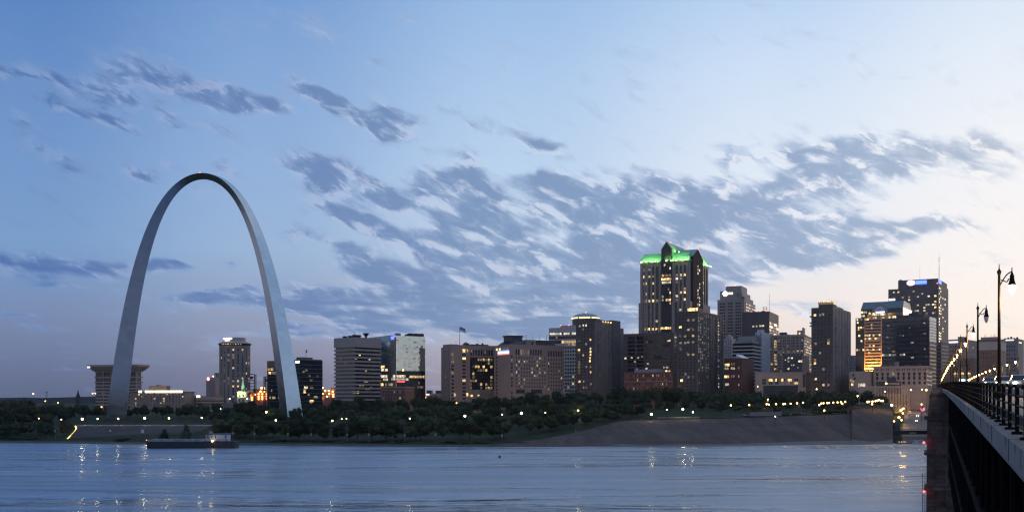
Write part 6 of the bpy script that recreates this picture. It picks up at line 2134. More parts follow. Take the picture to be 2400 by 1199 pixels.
# --- lamps on the bridge
def lamp_post(lit):
    rt = empty('bridge_lamp', (0, 0, 0), 'x', 'street lamp', None)
    b_ = MB().lathe(0, 0, [(.19, 0), (.19, .25), (.12, .35), (.10, 1.0), (.08, 1.1), (.06, 6.15), (.08, 6.2), (.11, 6.32), (.03, 6.45), (.015, 6.7)], 10)
    b_.build('pole', M['iron'], rt)
    pts = []
    for k in range(11):
        u = k / 10
        pts.append((u * .58, 0, 5.55 + .72 * math.sin(u * math.pi * .52) + (.05 if k == 10 else 0)))
    b_ = MB().path(pts, .032, n=6).path([(.08, 0, 5.9), (.35, 0, 5.78), (.45, 0, 5.95)], .03, n=5).tube((.58, 0, 6.25), (.58, 0, 6.5), .025, n=5)
    b_.build('arm', M['iron'], rt)
    MB().lathe(.58, 0, [(.19, 5.62), (.15, 5.74), (.11, 5.9), (.10, 6.08), (.06, 6.2), (.03, 6.28)], 12).build('shade', M['iron'], rt, smooth=True)
    MB().lathe(.58, 0, [(.03, 5.16), (.10, 5.28), (.155, 5.46), (.17, 5.60), (.12, 5.66)], 12).build('globe', M['bridge_lamp'] if lit else M['bulb_off'], rt, smooth=True)
    return rt
proto_lit, proto_off = lamp_post(True), lamp_post(False)
used = {True: 0, False: 0}
def place_lamp(a, t, lit, rz, label, group):
    pr = proto_lit if lit else proto_off
    o = pr if used[lit] == 0 else copy_tree(pr)
    used[lit] += 1
    o.location = bp(a, t, .30 if a < 10 else .22)
    o.rotation_euler = (0, 0, rz)
    l = bpy.data.lights.new('lamp_light', 'POINT'); l.energy = 1100 if lit else 0; l.color = (1, .6, .22); l.shadow_soft_size = .25
    if lit and t < 420:
        q_ = bpy.data.objects.new('lamp_light', l); col.objects.link(q_); q_.parent = o; q_.location = (.58, 0, 4.8)
    tag(o, label, 'street lamp', group)
names = ['nearest and tallest lamp post on the bridge, its glow lost in the bright sky', 'second nearest bridge lamp post, its pale teardrop globe unlit', 'third bridge lamp post, glowing just left of the unlit one',
         'fourth lamp post along the near side of the bridge, large amber glow', 'fifth lamp post along the near side of the bridge']
for k in range(21):
    t = 53 + 25.5 * k
    lab = names[k] if k < 5 else 'amber bridge lamp in the far part of the near-side row beyond the fifth post'
    place_lamp(3.0, t, k != 1, ang_b, lab, 'lamps along the near side of the bridge' if k < 5 else 'far lamps of the near-side bridge row')
for k in range(15):
    t = 206 + 26 * k
    place_lamp(16.9, t, True, ang_b + math.pi, 'amber lamp in the row along the far side of the bridge road', 'lamps along the far side of the bridge')

# ================================================================= cars
mcar = [mat('car_paint_%d' % k, c, rough=.3, var=.05) for k, c in enumerate(((.45, .46, .48), (.10, .11, .13), (.30, .06, .05), (.62, .62, .60), (.12, .18, .28), (.22, .22, .23)))]
for k, n_ in enumerate(('silver', 'charcoal', 'red', 'white', 'blue', 'grey')):
    mcar[k].name = 'car_paint_' + n_
mtyre = mat('tyre', (.02, .02, .02), rough=.9)
M['headlamp'] = mat('headlamp', (.8, .8, .7), emit=(1, .90, .66), es=55)
M['taillamp'] = mat('taillamp', (.4, .02, .02), emit=(1, .05, .03), es=10)
def make_car(paint, lights):
    rt = empty('car', (0, 0, 0), 'x', 'car')
    b_ = MB()
    prof2 = [(-2.2, .35), (2.2, .35), (2.25, .62), (2.1, .82), (1.1, .95), (-1.5, .98), (-2.15, .92), (-2.28, .6)]
    k = len(b_.v); n_ = len(prof2)
    b_.v += [(x, -.86, z) for x, z in prof2] + [(x, .86, z) for x, z in prof2]
    b_.f += [tuple(range(n_)), tuple(range(2 * n_ - 1, n_ - 1, -1))] + [((i + 1) % n_, i, n_ + i, n_ + (i + 1) % n_) for i in range(n_)]
    b_.m += [0] * (n_ + 2)
    b_.hexa([(-1.2, -.66, 1.40), (.45, -.66, 1.40), (.45, .66, 1.40), (-1.2, .66, 1.40), (-1.1, -.62, 1.46), (.38, -.62, 1.46), (.38, .62, 1.46), (-1.1, .62, 1.46)])
    b_.build('body', paint, rt)
    MB().hexa([(-1.75, -.80, .96), (1.15, -.80, .94), (1.15, .80, .94), (-1.75, .80, .96), (-1.2, -.67, 1.40), (.45, -.67, 1.40), (.45, .67, 1.40), (-1.2, .67, 1.40)]).build('window', M['glass'], rt)
    for x in (-1.35, 1.4):
        for y in (-.86, .86):
            o = MB().cyl(0, 0, -.1, .1, .33, n=12).build('wheel', mtyre, rt, (x, y, .33)); o.rotation_euler = (R(90), 0, 0)
    for y in (-.6, .6):
        MB().ball(2.2, y, .68, .13, 8).build('headlight', M['headlamp'] if lights else M['pane_pale'], rt)
        MB().box(-2.32, -2.2, y - .16, y + .16, .68, .82).build('taillight', M['taillamp'] if lights else M['roof'], rt)
    return rt
car_p = {}
def car(loc, rz, paint, lights, label, group=None):
    k = (paint, lights)
    if k not in car_p:
        car_p[k] = make_car(mcar[paint], lights)
        o = car_p[k]
    else:
        o = copy_tree(car_p[k])
    o.location = loc; o.rotation_euler = (0, 0, rz)
    tag(o, label, 'car', group)
ab = math.atan2(BY, BX)
for k, (a, t) in enumerate(((7.0, 118), (7.2, 96), (7.0, 79), (6.8, 140))):
    car(bp(a, t, .25), ab + math.pi, (0, 3, 5, 4)[k], True, ['oncoming silver car with bright headlights on the bridge, just right of the near lamp post', 'oncoming white car with headlights on the bridge near the right edge', 'oncoming grey car with headlights at the very right edge of the bridge', 'farthest oncoming car on the bridge, left of the near lamp post'][k], 'cars coming over the bridge')

# ================================================================= street climbing from the levee
mroad = mat('road_asphalt', (.125, .105, .10), rough=.85, var=.2, vs=.15)
q = MB()
Ls, Rs = [], []
for k in range(24):
    D = 612 + 16 * k
    xl, xr = 2113 + 8 * math.sin(k / 23 * 1.6), 2176
    for px in (xl, xr):
        P = PT(px, 0, D); P.z = ground_px(px, D) + .06
        q.v.append(tuple(P))
for k in range(23):
    q.f.append((2 * k, 2 * k + 1, 2 * k + 3, 2 * k + 2)); q.m.append(0)
tag(q.build('street', mroad), kind='structure')
def on_ground(px, D, dz=0.0):
    P = PT(px, 0, D); P.z = ground_px(px, D) + dz
    return P
def D_for(px, py, h):
    """distance at which a thing h metres tall on the ground has its top at row py"""
    best = None
    D = shore(px) + 14
    while D < 1400:
        e_ = zat(py, D) - ground_px(px, D) - h
        if best is None or abs(e_) < best[0]:
            best = (abs(e_), D)
        if abs(e_) < .12:
            return D
        D += 1.5
    return best[1]
D = D_for(2146, 983, .7)
for k, (px, py) in enumerate(((2146, 985), (2149, 973))):
    D = D_for(px, py, .7)
    car(on_ground(px, D, .08), R(-100), 3 if k else 0, True, ['lower of two cars driving down the street beside the bridge, headlights blazing', 'upper of two cars driving down the street beside the bridge, close behind the first'][k])
for k, (px, py) in enumerate(((2145, 931), (2175, 931), (2105, 940))):
    D = D_for(px, py, 1.2)
    car(on_ground(px, D, .08), R(75), (1, 5, 2)[k], True, ['dark car with red tail lights at the top of the street', 'grey car with red tail lights close to the bridge pier top', 'red car with tail lights left of the street under the trees'][k])
car(on_ground(2133, D_for(2133, 966, 1.3), .08), R(-100), 3, False, 'unlit white car parked on the street left of the headlights')
rr_ = random.Random(8)
for k in range(16):
    px = 1746 + 6.6 * k + (34 if k > 9 else 0) + rr_.uniform(-2, 2)
    D = 712 + rr_.uniform(-3, 3) + (3 if k > 9 else 0)
    left = k <= 9
    car(on_ground(px, D, .05), R(rr_.choice((80, 100, 85))), rr_.choice((0, 0, 3, 3, 1, 5)), False, 'parked car in the row on the levee top behind the pale parapet' if left else 'parked car in the short row on the levee top right of the bushes', 'parked cars behind the parapet' if left else 'parked cars right of the bushes')

# ================================================================= lamps in the park and along the streets
def make_lamp(name, gm, r_, arm=False):
    rt = empty(name, (0, 0, 0), 'x', 'street lamp')
    return rt
globe_m = {k: MB().ball(0, 0, 0, r_, 12).mesh('globe', M[m], True) for k, (m, r_) in
           {'big': ('park_lamp_big', .70), 'mid': ('park_lamp', .52), 'small': ('park_lamp', .34), 'amber': ('amber_lamp', .55), 'amber_big': ('amber_lamp', .75), 'white': ('small_white_lamp', .32)}.items()}
post_m = MB().lathe(0, 0, [(.16, 0), (.10, .3), (.07, .97), (.10, .985), (.10, 1.0)], 8).mesh('pole', M['iron'])
cap_m = MB().lathe(0, 0, [(.34, 0), (.22, .14), (.03, .2)], 10).mesh('cap', M['iron'])
LAMPS = []
def lamp(px, py, kind, label, group=None, h=6.0, D=None, glow=0.0):
    D = D or D_for(px, py, h)
    z = zat(py, D); g = ground_px(px, D)
    LAMPS.append((px, py, D))
    rt = empty('park_lamp' if not kind.startswith('amber') else 'street_lamp', (PT(px, 0, D).x, D, g), label, 'street lamp', group)
    hh = max(1.5, z - g)
    o = link('pole', post_m, rt); o.scale = (1, 1, hh - .35)
    link('globe', globe_m[kind], rt, (0, 0, hh))
    link('cap', cap_m, rt, (0, 0, hh + .32))
    if glow:
        l = bpy.data.lights.new('lamp_light', 'POINT'); l.energy = glow; l.shadow_soft_size = .5
        l.color = (1, .58, .2) if kind.startswith('amber') else (1, .9, .55)
        o = bpy.data.objects.new('lamp_light', l); col.objects.link(o); o.parent = rt; o.location = (0, 0, hh - .75)
for (px, py, kind, lab, gl) in (
    (193, 981, 'big', 'brilliant park lamp at the top of the lit stair edge, left of the arch', 900),
    (229, 980.5, 'mid', 'park lamp between the lit stair edge and the left arch leg', 600),
    (277, 980.5, 'mid', 'park lamp right in front of the foot of the left arch leg', 600),
    (339, 979, 'big', 'brilliant park lamp on the lawn just right of the left arch leg', 900),
    (396, 979, 'mid', 'park lamp on the lawn above the small conical tree', 700),
    (473, 978, 'mid', 'park lamp at the right end of the arch lawn, above the barge deckhouse', 700),
    (624, 964.5, 'big', 'brilliant park lamp among dark trees left of the right arch leg', 900),
    (646.5, 984, 'mid', 'park lamp low among the trees below the right arch leg', 700),
    (779, 985, 'mid', 'left one of three close lamps low in the trees below the banded office', 400),
    (801, 981, 'small', 'middle one of three close lamps low in the trees below the banded office', 0),
    (812, 980, 'small', 'right one of three close lamps low in the trees below the banded office', 0),
    (960.5, 979.5, 'small', 'small lamp under a lit tree bough below the mirror tower', 900),
    (1089.5, 974, 'big', 'brilliant park lamp among the trees below the left wing of the tan hotel', 900),
    (1111, 974, 'small', 'small lamp just right of the brilliant one below the tan hotel', 0),
    (1177, 970.5, 'small', 'small lamp halfway between two brilliant lamps below the tan hotel', 300),
    (1222, 967.5, 'big', 'brilliant park lamp below the right block of the tan hotel', 900),
    (1278, 966, 'small', 'tiny lamp in the trees left of the lit tree trunks', 0),
    (1355, 961, 'mid', 'white park lamp beside lit tree trunks below the stepped dark tower', 900),
    (1457.5, 957, 'small', 'tiny lamp in the dark trees above the left end of the levee wall', 0),
    (1526.5, 970, 'big', 'brilliant park lamp standing close behind the levee wall top, left one', 900),
    (1563, 959, 'small', 'small lamp left of the brightest park lamp on the levee terrace', 0),
    (1600.5, 958, 'big', 'brightest park lamp on the levee terrace below the tallest tower', 1500),
    (1624, 964.5, 'mid', 'park lamp immediately right of the brightest one on the levee terrace', 500),
    (91, 979.5, 'small', 'left of two small white lamps in the trees at the far left', 0),
    (143.5, 982, 'small', 'right of two small white lamps in the trees at the far left', 0),
    (238, 953, 'amber', 'orange lamp in the trees just left of the left arch leg', 0),
    (2090, 948.5, 'big', 'cold white lamp at the right end of the levee wall', 500),
):
    lamp(px, py, kind, lab, None, 6.0, None, gl * 1.3)
for (px, py, kind, lab) in (
    (78, 922, 'amber_big', 'high amber lamp standing above the far left treetops'),
    (106, 939, 'amber', 'small amber lamp on the far left treetop line, left of its neighbour'),
    (136, 943, 'amber', 'amber lamp on the far left treetop line, right of its neighbour'),
    (217, 921, 'amber', 'left of a pair of amber lamps beside the flared concrete office'),
    (223.5, 921, 'amber', 'right of a pair of amber lamps beside the flared concrete office'),
    (517, 957, 'white', 'pinkish white lamp above the trees right of the low hotel'),
    (1713, 949, 'amber', 'dim amber lamp under the trees left of the amber string'),
    (1776, 905, 'white', 'white lamp at the left end of the low beige building'),
    (1914, 911, 'amber', 'orange lamp at the foot of the balcony tower'),
    (2077, 898, 'amber_big', 'bright orange street lamp in front of the classical building'),
    (2074.5, 917, 'white', 'small white lamp below the orange one by the parking deck'),
    (2135, 913, 'amber', 'small amber lamp left of the bright crossing lamp'),
    (2161, 912, 'amber', 'amber lamp touching the bright crossing lamp on its left'),
    (2171, 913, 'amber_big', 'bright orange lamp at the crossing below the first bridge lamps'),
    (2189, 909.5, 'amber', 'small amber lamp on the bridge pier side right of the crossing lamp'),
    (1817, 975, 'white', 'tiny white lamp by the parked cars'),
    (1932, 961, 'amber', 'low amber lamp in the bushes right of the parked cars'),
):
    D0 = {78: 1150, 106: 1300, 136: 1300, 217: 1120, 223.5: 1120}.get(px, None)
    lamp(px, py, kind, lab, None, 7.5, D0 or (D_for(px, py, 7.5) if py > 930 else 845))
for i, (px, py) in enumerate(((1756, 948), (1797, 946), (1802, 947), (1819, 946), (1836, 946), (1840, 945.5), (1853, 945), (1868, 944), (1882, 943))):
    lamp(px, py, 'amber', 'amber lamp in the left string along the promenade above the parked cars', 'left amber string of lamps', 7.0, None, 350 if i % 2 else 0)
for i, (px, py) in enumerate(((1920, 948), (1925, 944.5), (1930, 944), (1939, 943.5), (1943, 943), (1953, 942.5), (1963, 942), (1971, 941.5), (1974, 945), (1981, 940.5))):
    lamp(px, py, 'amber', 'amber lamp in the dense middle string below the balcony tower', 'middle amber string of lamps', 7.0, None, 350 if i % 3 == 0 else 0)
for i, (px, py) in enumerate(((2033, 941), (2037, 940.5), (2045, 940), (2052, 939), (2056, 938), (2060, 936.5), (2065, 938), (2069, 938.5), (2044, 946))):
    lamp(px, py, 'amber', 'amber lamp in the right string near the end of the levee', 'right amber string of lamps', 7.0, None, 350 if i % 3 == 0 else 0)
for i, (px, py) in enumerate(((2129, 937), (2127, 946), (2125, 949), (2123, 953), (2117.5, 956), (2115, 958), (2111, 961), (2116, 967.5), (2106, 977), (2108, 977), (2113, 983.5), (2095.5, 986.5))):
    lamp(px, py, 'amber', 'amber lamp in the curving row down the left side of the street', 'amber lamps down the street', 5.0, None, 5000 if i % 2 == 0 else 0)
# street lamps at the feet of the big buildings
for i, (px, D) in enumerate(((1070, 960), (1110, 955), (1150, 940), (1250, 935), (1300, 930), (1335, 930), (1500, 925), (1545, 920), (1800, 905), (1860, 905), (2010, 870), (2160, 850))):
    g = ground_px(px, D)
    lamp(px, HY - (g + 7.5 - CAMZ) * FPX / D, 'amber', 'street lamp glowing behind the treetops at the foot of the downtown blocks', 'street lamps behind the trees', 7.5, D, 3800)

# ================================================================= trees
def foliage_mat(name, c):
    m = mat(name, c, rough=.85, var=.45, vs=.35, spec=.08, rnd=.35)
    return m
MF = [foliage_mat('leaves_dark', (.034, .050, .024)), foliage_mat('leaves_mid', (.050, .066, .028)), foliage_mat('leaves_olive', (.060, .064, .030))]
mbark = mat('bark', (.05, .04, .032), rough=.9, var=.3, vs=2)
def crown(seed, shape='round', n_leaf=620):
    rs_ = random.Random(seed)
    b_ = MB()
    lobes = []
    if shape == 'round':
        for k in range(12):
            a, r_ = rs_.uniform(0, 6.28), rs_.uniform(.12, .36)
            lobes.append((r_ * math.cos(a), r_ * math.sin(a), rs_.uniform(.36, .84), rs_.uniform(.16, .26)))
        lobes += [(0, 0, .82, .2), (0, 0, .58, .28)]
    elif shape == 'cone':
        for k in range(10):
            z = .16 + .8 * k / 10
            rr = .30 * (1 - z) + .03
            a = rs_.uniform(0, 6.28)
            lobes.append((rr * .5 * math.cos(a), rr * .5 * math.sin(a), z, rr + .03))
    else:
        for k in range(9):
            a, r_ = rs_.uniform(0, 6.28), rs_.uniform(.1, .6)
            lobes.append((r_ * math.cos(a), r_ * math.sin(a), rs_.uniform(.25, .7), rs_.uniform(.2, .34)))
    wsum = sum(l[3] ** 2 for l in lobes)
    for (cx, cy, cz, r_) in lobes:
        for _ in range(int(n_leaf * r_ ** 2 / wsum)):
            d_ = Vector((rs_.gauss(0, 1), rs_.gauss(0, 1), rs_.gauss(0, 1))).normalized()
            p = Vector((cx, cy, cz)) + d_ * r_ * rs_.uniform(.55, 1.08)
            if p.z < .05:
                continue
            s_ = rs_.uniform(.020, .052)
            nn = (d_ + Vector((rs_.gauss(0, .5), rs_.gauss(0, .5), rs_.gauss(0, .5)))).normalized()
            u = nn.orthogonal().normalized(); w_ = nn.cross(u)
            th = rs_.uniform(0, 6.28)
            u2 = u * math.cos(th) + w_ * math.sin(th); w2 = nn.cross(u2)
            b_.face([p - u2 * s_ - w2 * s_ * .5, p + u2 * s_ * .3 - w2 * s_, p + u2 * s_ + w2 * s_ * .3, p + w2 * s_ + nn * s_ * .4, p - u2 * s_ * .8 + w2 * s_ * .5])
        # inner mass of the clump
        b_.ball(cx, cy, cz, r_ * .72, 7)
    return b_
def trunk(seed, shape):
    rs_ = random.Random(seed)
    b_ = MB()
    th = .5 if shape == 'round' else .4
    b_.tube((0, 0, -.04), (0, 0, th), .026, .016, 7)
    for k in range(4):
        a = 1.57 * k + rs_.uniform(-.4, .4)
        b_.tube((0, 0, .26 + .05 * k), (.22 * math.cos(a), .22 * math.sin(a), .56 + .06 * k), .012, .005, 5)
    return b_
CROWN = {'round': [(crown(100 + k).mesh('crown', MF[k % 3]), trunk(k, 'round').mesh('trunk', mbark)) for k in range(8)],
         'cone': [(crown(200 + k, 'cone', 420).mesh('crown', MF[k % 2]), trunk(k + 20, 'cone').mesh('trunk', mbark)) for k in range(3)],
         'bush': [(crown(300 + k, 'bush', 420).mesh('crown', MF[k % 3]), None) for k in range(4)]}
TN = {}
def tree(px, D, h, label, group=None, shape='round', wid=None, cat=None):
    rs_ = random.Random(int(px * 131 + D * 7))
    cm, tm = rs_.choice(CROWN[shape])
    loc = on_ground(px, D, -.2)
    rt = empty({'round': 'tree', 'cone': 'conical_tree', 'bush': 'bush'}[shape], loc, label, cat or ('bush' if shape == 'bush' else 'tree'), group, rs_.uniform(0, 6.28))
    w_ = wid or h * rs_.uniform(.95, 1.25)
    c = link('crown', cm, rt); c.scale = (w_, w_, h)
    if tm:
        t_ = link('trunk', tm, rt); t_.scale = (h, h, h)
    return rt
SKYL = [(-200, 938), (0, 939), (60, 937), (100, 941), (170, 946), (230, 948), (300, 951), (350, 947), (420, 949), (480, 944), (540, 946), (600, 937), (660, 946), (710, 949), (760, 940), (800, 935), (870, 933), (950, 934), (1010, 932), (1080, 931), (1150, 930), (1200, 926), (1260, 920), (1320, 917), (1380, 915), (1440, 911), (1500, 907), (1560, 909), (1620, 912), (1700, 914), (1780, 915), (1830, 918), (1900, 913), (1960, 912), (2010, 915), (2070, 921), (2110, 926), (2130, 938)]
lam = [(px, py, D) for (px, py, D) in LAMPS]
def top_limit(px, D, w_px):
    """highest row a crown here may reach without hiding a lamp behind it"""
    lim = interp(SKYL, px)
    for (lx, ly, LD) in lam:
        if LD > D + 1 and abs(lx - px) < w_px * .5 + 1:
            lim = max(lim, ly + 7)
    return lim
rt_ = random.Random(21)
GROUPS = (
    (-260, 172, 'leafy tree in the dark mass at the far left of the arch', 'trees left of the arch'),
    (172, 492, 'leafy tree in the dark row behind the arch lawn', 'trees behind the arch lawn'),
    (492, 720, 'leafy tree in the dark mass around the right arch leg', 'trees around the right arch leg'),
    (720, 1000, 'leafy tree in the dark mass below the banded office and the mirror tower', 'trees below the banded office'),
    (1000, 1320, 'leafy tree in the dark mass below the tan hotel', 'trees below the tan hotel'),
    (1320, 1600, 'leafy tree in the dark mass between the stepped dark tower and the tallest tower', 'trees below the stepped dark tower'),
    (1600, 2110, 'leafy tree in the dark row behind the right half of the levee wall', 'trees behind the levee wall'),
)
def grp(px):
    for (a, b_, l, g) in GROUPS:
        if a <= px < b_:
            return l, g
    return GROUPS[-1][2:]
cnt = 0
def try_tree(px, D, hmax=15.0, wmin=9):
    global cnt
    g = ground_px(px, D)
    wp = 11 * FPX / D
    lim = top_limit(px, D, wp)
    zt = zat(lim, D)
    h = min(hmax * rt_.uniform(.55, 1.1), zt - g)
    if h < 4.0:
        return
    l, gname = grp(px)
    tree(px, D, h, l, gname, 'round', max(wmin, h * rt_.choice((.85, 1.2, 1.5, 1.7))))
    cnt += 1
# back rows carry the skyline of the trees
px = -70.0
while px < 2120:
    for (D0, jit) in ((900, 12), (860, 12)):
        D = D0 + rt_.uniform(-jit, jit)
        p = px + rt_.uniform(-8, 8) + (17 if D0 == 860 else 0)
        g = ground_px(p, D)
        if p > 2118:
            continue
        h = zat(interp(SKYL, p) + rt_.choice((-3, -1, 2, 5, 9)) + rt_.uniform(-1, 2), D) - g
        h = max(5, min(h, 21))
        l, gname = grp(p)
        tree(p, D, h, l, gname, 'round', max(9, h * rt_.choice((.62, .85, 1.0, 1.25))))
        cnt += 1
    px += 36
# middle rows
for D0, a, b_, st_, hm in ((800, -60, 175, 42, 13), (750, -60, 172, 42, 12), (810, 480, 1560, 38, 13), (760, 500, 1500, 44, 12), (712, 500, 1330, 44, 11), (668, 500, 1260, 42, 11),
                           (700, -60, 160, 44, 11), (660, -60, 150, 44, 10), (800, 1560, 2090, 36, 12), (765, 1640, 2085, 46, 8), (735, 1230, 1470, 38, 13), (690, 1180, 1420, 44, 11)):
    p = a + rt_.uniform(0, st_)
    while p < b_:
        if rt_.random() < .93:
            try_tree(p + rt_.uniform(-8, 8), D0 + rt_.uniform(-14, 14), hm)
        p += st_
# trees close to the river
for (p, D, h) in ((520, 632, 12), (548, 640, 13), (575, 628, 12), (610, 625, 12.5), (640, 630, 11), (668, 618, 12), (700, 612, 13), (728, 616, 12), (762, 610, 12), (790, 614, 9), (838, 606, 12), (872, 604, 15), (905, 604, 14), (930, 612, 12),
                  (960, 600, 9), (985, 604, 13), (1020, 606, 14), (1078, 612, 11.5), (1100, 604, 11.5), (1160, 604, 10.5), (1180, 612, 9), (1240, 630, 10), (1262, 640, 9), (1290, 645, 9.5), (1318, 655, 10), (1345, 664, 10), (1372, 672, 10), (1398, 682, 10), (1415, 690, 9), (1440, 705, 11), (1470, 712, 10), (1500, 715, 8),
                  (-40, 640, 10), (10, 642, 9), (45, 640, 10), (105, 642, 10.5)):
    lim = top_limit(p, D, 12 * FPX / D)
    h = min(h, zat(lim, D) - ground_px(p, D))
    if h > 3.5:
        l, gname = grp(p)
        tree(p, D, h, l, gname, 'round', h * rt_.uniform(1.15, 1.5)); cnt += 1
tree(385, 622, 8.2, 'small dark conical tree standing alone in front of the steps, left of its taller neighbour', None, 'cone', 9.5)
tree(436, 622, 11.0, 'taller dark conical tree standing alone right of the steps', None, 'cone', 10)
tree(286, 622, 2.6, 'low dark bush at the water edge in front of the steps', None, 'bush', 7)
for (p, D, h, w_, lab) in ((1530 - 90, 700, 3.0, 6, 'rounded bush at the left end of the levee top'), (1925, 708, 3.6, 10, 'large dark bush on the levee top right of the parked cars'), (1955, 708, 3.2, 9, 'dark bush next to the stone post of the levee wall'), (1848, 705, 3.0, 12, 'spreading bush at the right end of the pale parapet'), (1870, 706, 2.4, 7, 'small bush between the two rows of parked cars'), (1978, 706, 3.4, 7, 'bush close against the stone post of the levee wall')):
    tree(p, D, h, lab, None, 'bush', w_)
for i, p in enumerate([-160, -120, -90, -60, -30, 5, 28, 52, 74, 660, 690, 720, 770, 820, 850, 890, 940, 1050, 1075, 1130, 1210]):
    D = shore(p) + 16 + rt_.uniform(0, 6)
    tree(p, D, rt_.uniform(1.4, 2.6), 'low bush on the grassy bank at the far left' if p < 400 else 'low bush on the grassy bank between the utility poles', 'bushes on the left bank' if p < 400 else 'bushes between the utility poles', 'bush', rt_.uniform(5, 9))
print('TREES', cnt)

# ================================================================= poles, barge, river things
mwood = mat('pole_wood', (.14, .12, .105), rough=.9, var=.3, vs=2)
def make_pole():
    rt = empty('utility_pole', (0, 0, 0), 'x', 'utility pole')
    MB().tube((0, 0, -1), (0, 0, 10.6), .17, .11, 7).build('pole', mwood, rt)
    MB().box(-1.0, 1.0, -.08, .08, 10.1, 10.3).build('cross_arm', mwood, rt)
    q = MB()
    for x in (-.85, 0, .85):
        q.cyl(x, 0, 10.3, 10.55, .06, n=6)
    q.build('insulator', M['pane_pale'], rt)
    MB().lathe(0, -.45, [(.42, 4.6), (.48, 4.75), (.48, 5.9), (.40, 6.05)], 8).build('box', mat('pole_box', (.30, .30, .29)), rt)
    return rt
pole0 = make_pole()
PL = [(85, 990), (130, 990), (546, 995), (597, 996), (675, 997), (729, 998), (813.5, 999), (865, 998), (948.5, 1000), (1021, 997), (1177, 996), (1349, 998)]
for i, (px, py) in enumerate(PL):
    o = pole0 if i == 0 else copy_tree(pole0)
    D = shore(px) + (12 if px > 500 else 24)
    if px == 1349:
        D = 640
    o.location = on_ground(px, D)
    if px == 1349:
        o.location.z = zat(1021, 640) - .5
    sc_ = (zat(py, D) - o.location.z) / 10.6
    o.scale = (1, 1, sc_)
    between = ['leftmost utility pole on the bank at the far left', 'utility pole on the bank nearest the lit stair edge'][i] if i < 2 else (
        {2: 'utility pole just right of the barge deckhouse', 3: 'second utility pole right of the barge', 4: 'utility pole below the foot of the right arch leg', 5: 'utility pole just right of the right arch leg', 6: 'utility pole below the left part of the banded office',
         7: 'utility pole below the right part of the banded office', 8: 'utility pole below the mirror tower', 9: 'utility pole below the gap between the mirror tower and the hotel', 10: 'utility pole above the buoy, below the hotel sign', 11: 'rightmost utility pole, standing alone on the levee slope'}[i])
    tag(o, between, 'utility pole', 'utility poles along the bank')

mhull = mat('hull', (.018, .022, .032), rough=.6, var=.4, vs=.4)
bg_ = empty('barge', (PT(446, 0, 552).x, 552, 0), 'long dark barge moored at the left with a white deckhouse', 'barge')
x = lambda p: (p - 446) / FPX * 552
zb = lambda y: zat(y, 552)
q = MB().hexa([(x(345), 0, -.6), (x(502), 0, -.6), (x(502), 10, -.6), (x(345), 10, -.6), (x(343), -.3, zb(1034)), (x(502), -.3, zb(1034)), (x(502), 10.3, zb(1034)), (x(343), 10.3, zb(1034))])
q.build('hull', mhull, bg_)
q = MB().hexa([(x(502) + .01, -.8, -.6), (x(549), .5, -.6), (x(549), 9, -.6), (x(502) + .01, 10, -.6), (x(502) + .01, -1.2, zb(1032.5)), (x(551), .4, zb(1033.5)), (x(551), 9, zb(1033.5)), (x(502) + .01, 10.4, zb(1032.5))])
q.build('bow', mat('hull_brown', (.045, .042, .044), rough=.7, var=.3, vs=.5), bg_)
MB().box(x(346), x(478), .2, 9.8, zb(1034), zb(1030.5)).build('deck_cover', mat('deck_cover', (.22, .25, .30), rough=.4, var=.2), bg_)
mwh = mat('deckhouse_white', (.52, .55, .60), rough=.6, var=.12, vs=.8)
MB().box(x(491), x(532), 1.0, 7, zb(1033), zb(1018)).build('deckhouse', mwh, bg_)
MB().box(x(479.5), x(491), 1.3, 7, zb(1033), zb(1019)).box(x(487), x(492), 2, 5, zb(1019), zb(1010)).build('wheelhouse', mat('wheelhouse_grey', (.30, .29, .32), var=.15), bg_)
MB().box(x(489.5), x(533.5), .7, 7.3, zb(1018), zb(1015.8)).build('roof', mat('deckhouse_roof', (.06, .10, .13), rough=.5), bg_)
for p in (495.5, 503.5, 527.5):
    MB().box(x(p - 1.2), x(p + 1.2), .92, 1.05, zb(1026), zb(1020)).build('window', M['pane'], bg_)
MB().box(x(483), x(486), 1.2, 1.35, zb(1024), zb(1021)).build('window', M['pane'], bg_)
q = MB()
for k in range(7):
    q.box(x(352 + 17 * k), x(363 + 17 * k), 1.5, 8.5, zb(1030.5), zb(1030.5) + .45)
q.build('hatch', mat('hatch_grey', (.16, .18, .21), rough=.5, var=.3), bg_)
q = MB()
for p in (346, 380, 420, 460, 508, 530, 545):
    q.cyl(x(p), .35, zb(1034), zb(1034) + 1.1, .22, n=6)
q.build('bollard', M['steel_dark'], bg_)
q = MB()
for k in range(10):
    q.tube((x(505 + 4.6 * k), .3, zb(1033)), (x(505 + 4.6 * k), .3, zb(1033) + 1.2), .06, n=4)
q.tube((x(505), .3, zb(1033) + 1.2), (x(546.5), .3, zb(1033) + 1.2), .06, n=4)
q.build('handrail', M['steel_dark'], bg_)
MB().tube((x(515), 4, zb(1016)), (x(515), 4, zb(1003)), .08, n=5).build('mast', M['steel_dark'], bg_)
MB().ball(x(500), -1.6, zb(1032.5), .30, 8).build('work_light', mat('work_lamp', (.8, .7, .5), emit=(1, .72, .32), es=55), bg_)
MB().ball(x(344.5), -.6, zb(1030.5), .25, 8).build('navigation_light', mat('nav_pink', (.5, .1, .1), emit=(1, .2, .25), es=5), bg_)

by = empty('buoy', (PT(1171, 0, 461).x, 461, 0), 'small black buoy floating alone in mid river', 'buoy')
MB().lathe(0, 0, [(.25, -.4), (.48, -.1), (.48, .55), (.36, .85), (.34, 1.05), (.15, 1.15)], 10).build('float', mat('buoy_black', (.012, .012, .014), rough=.5), by)

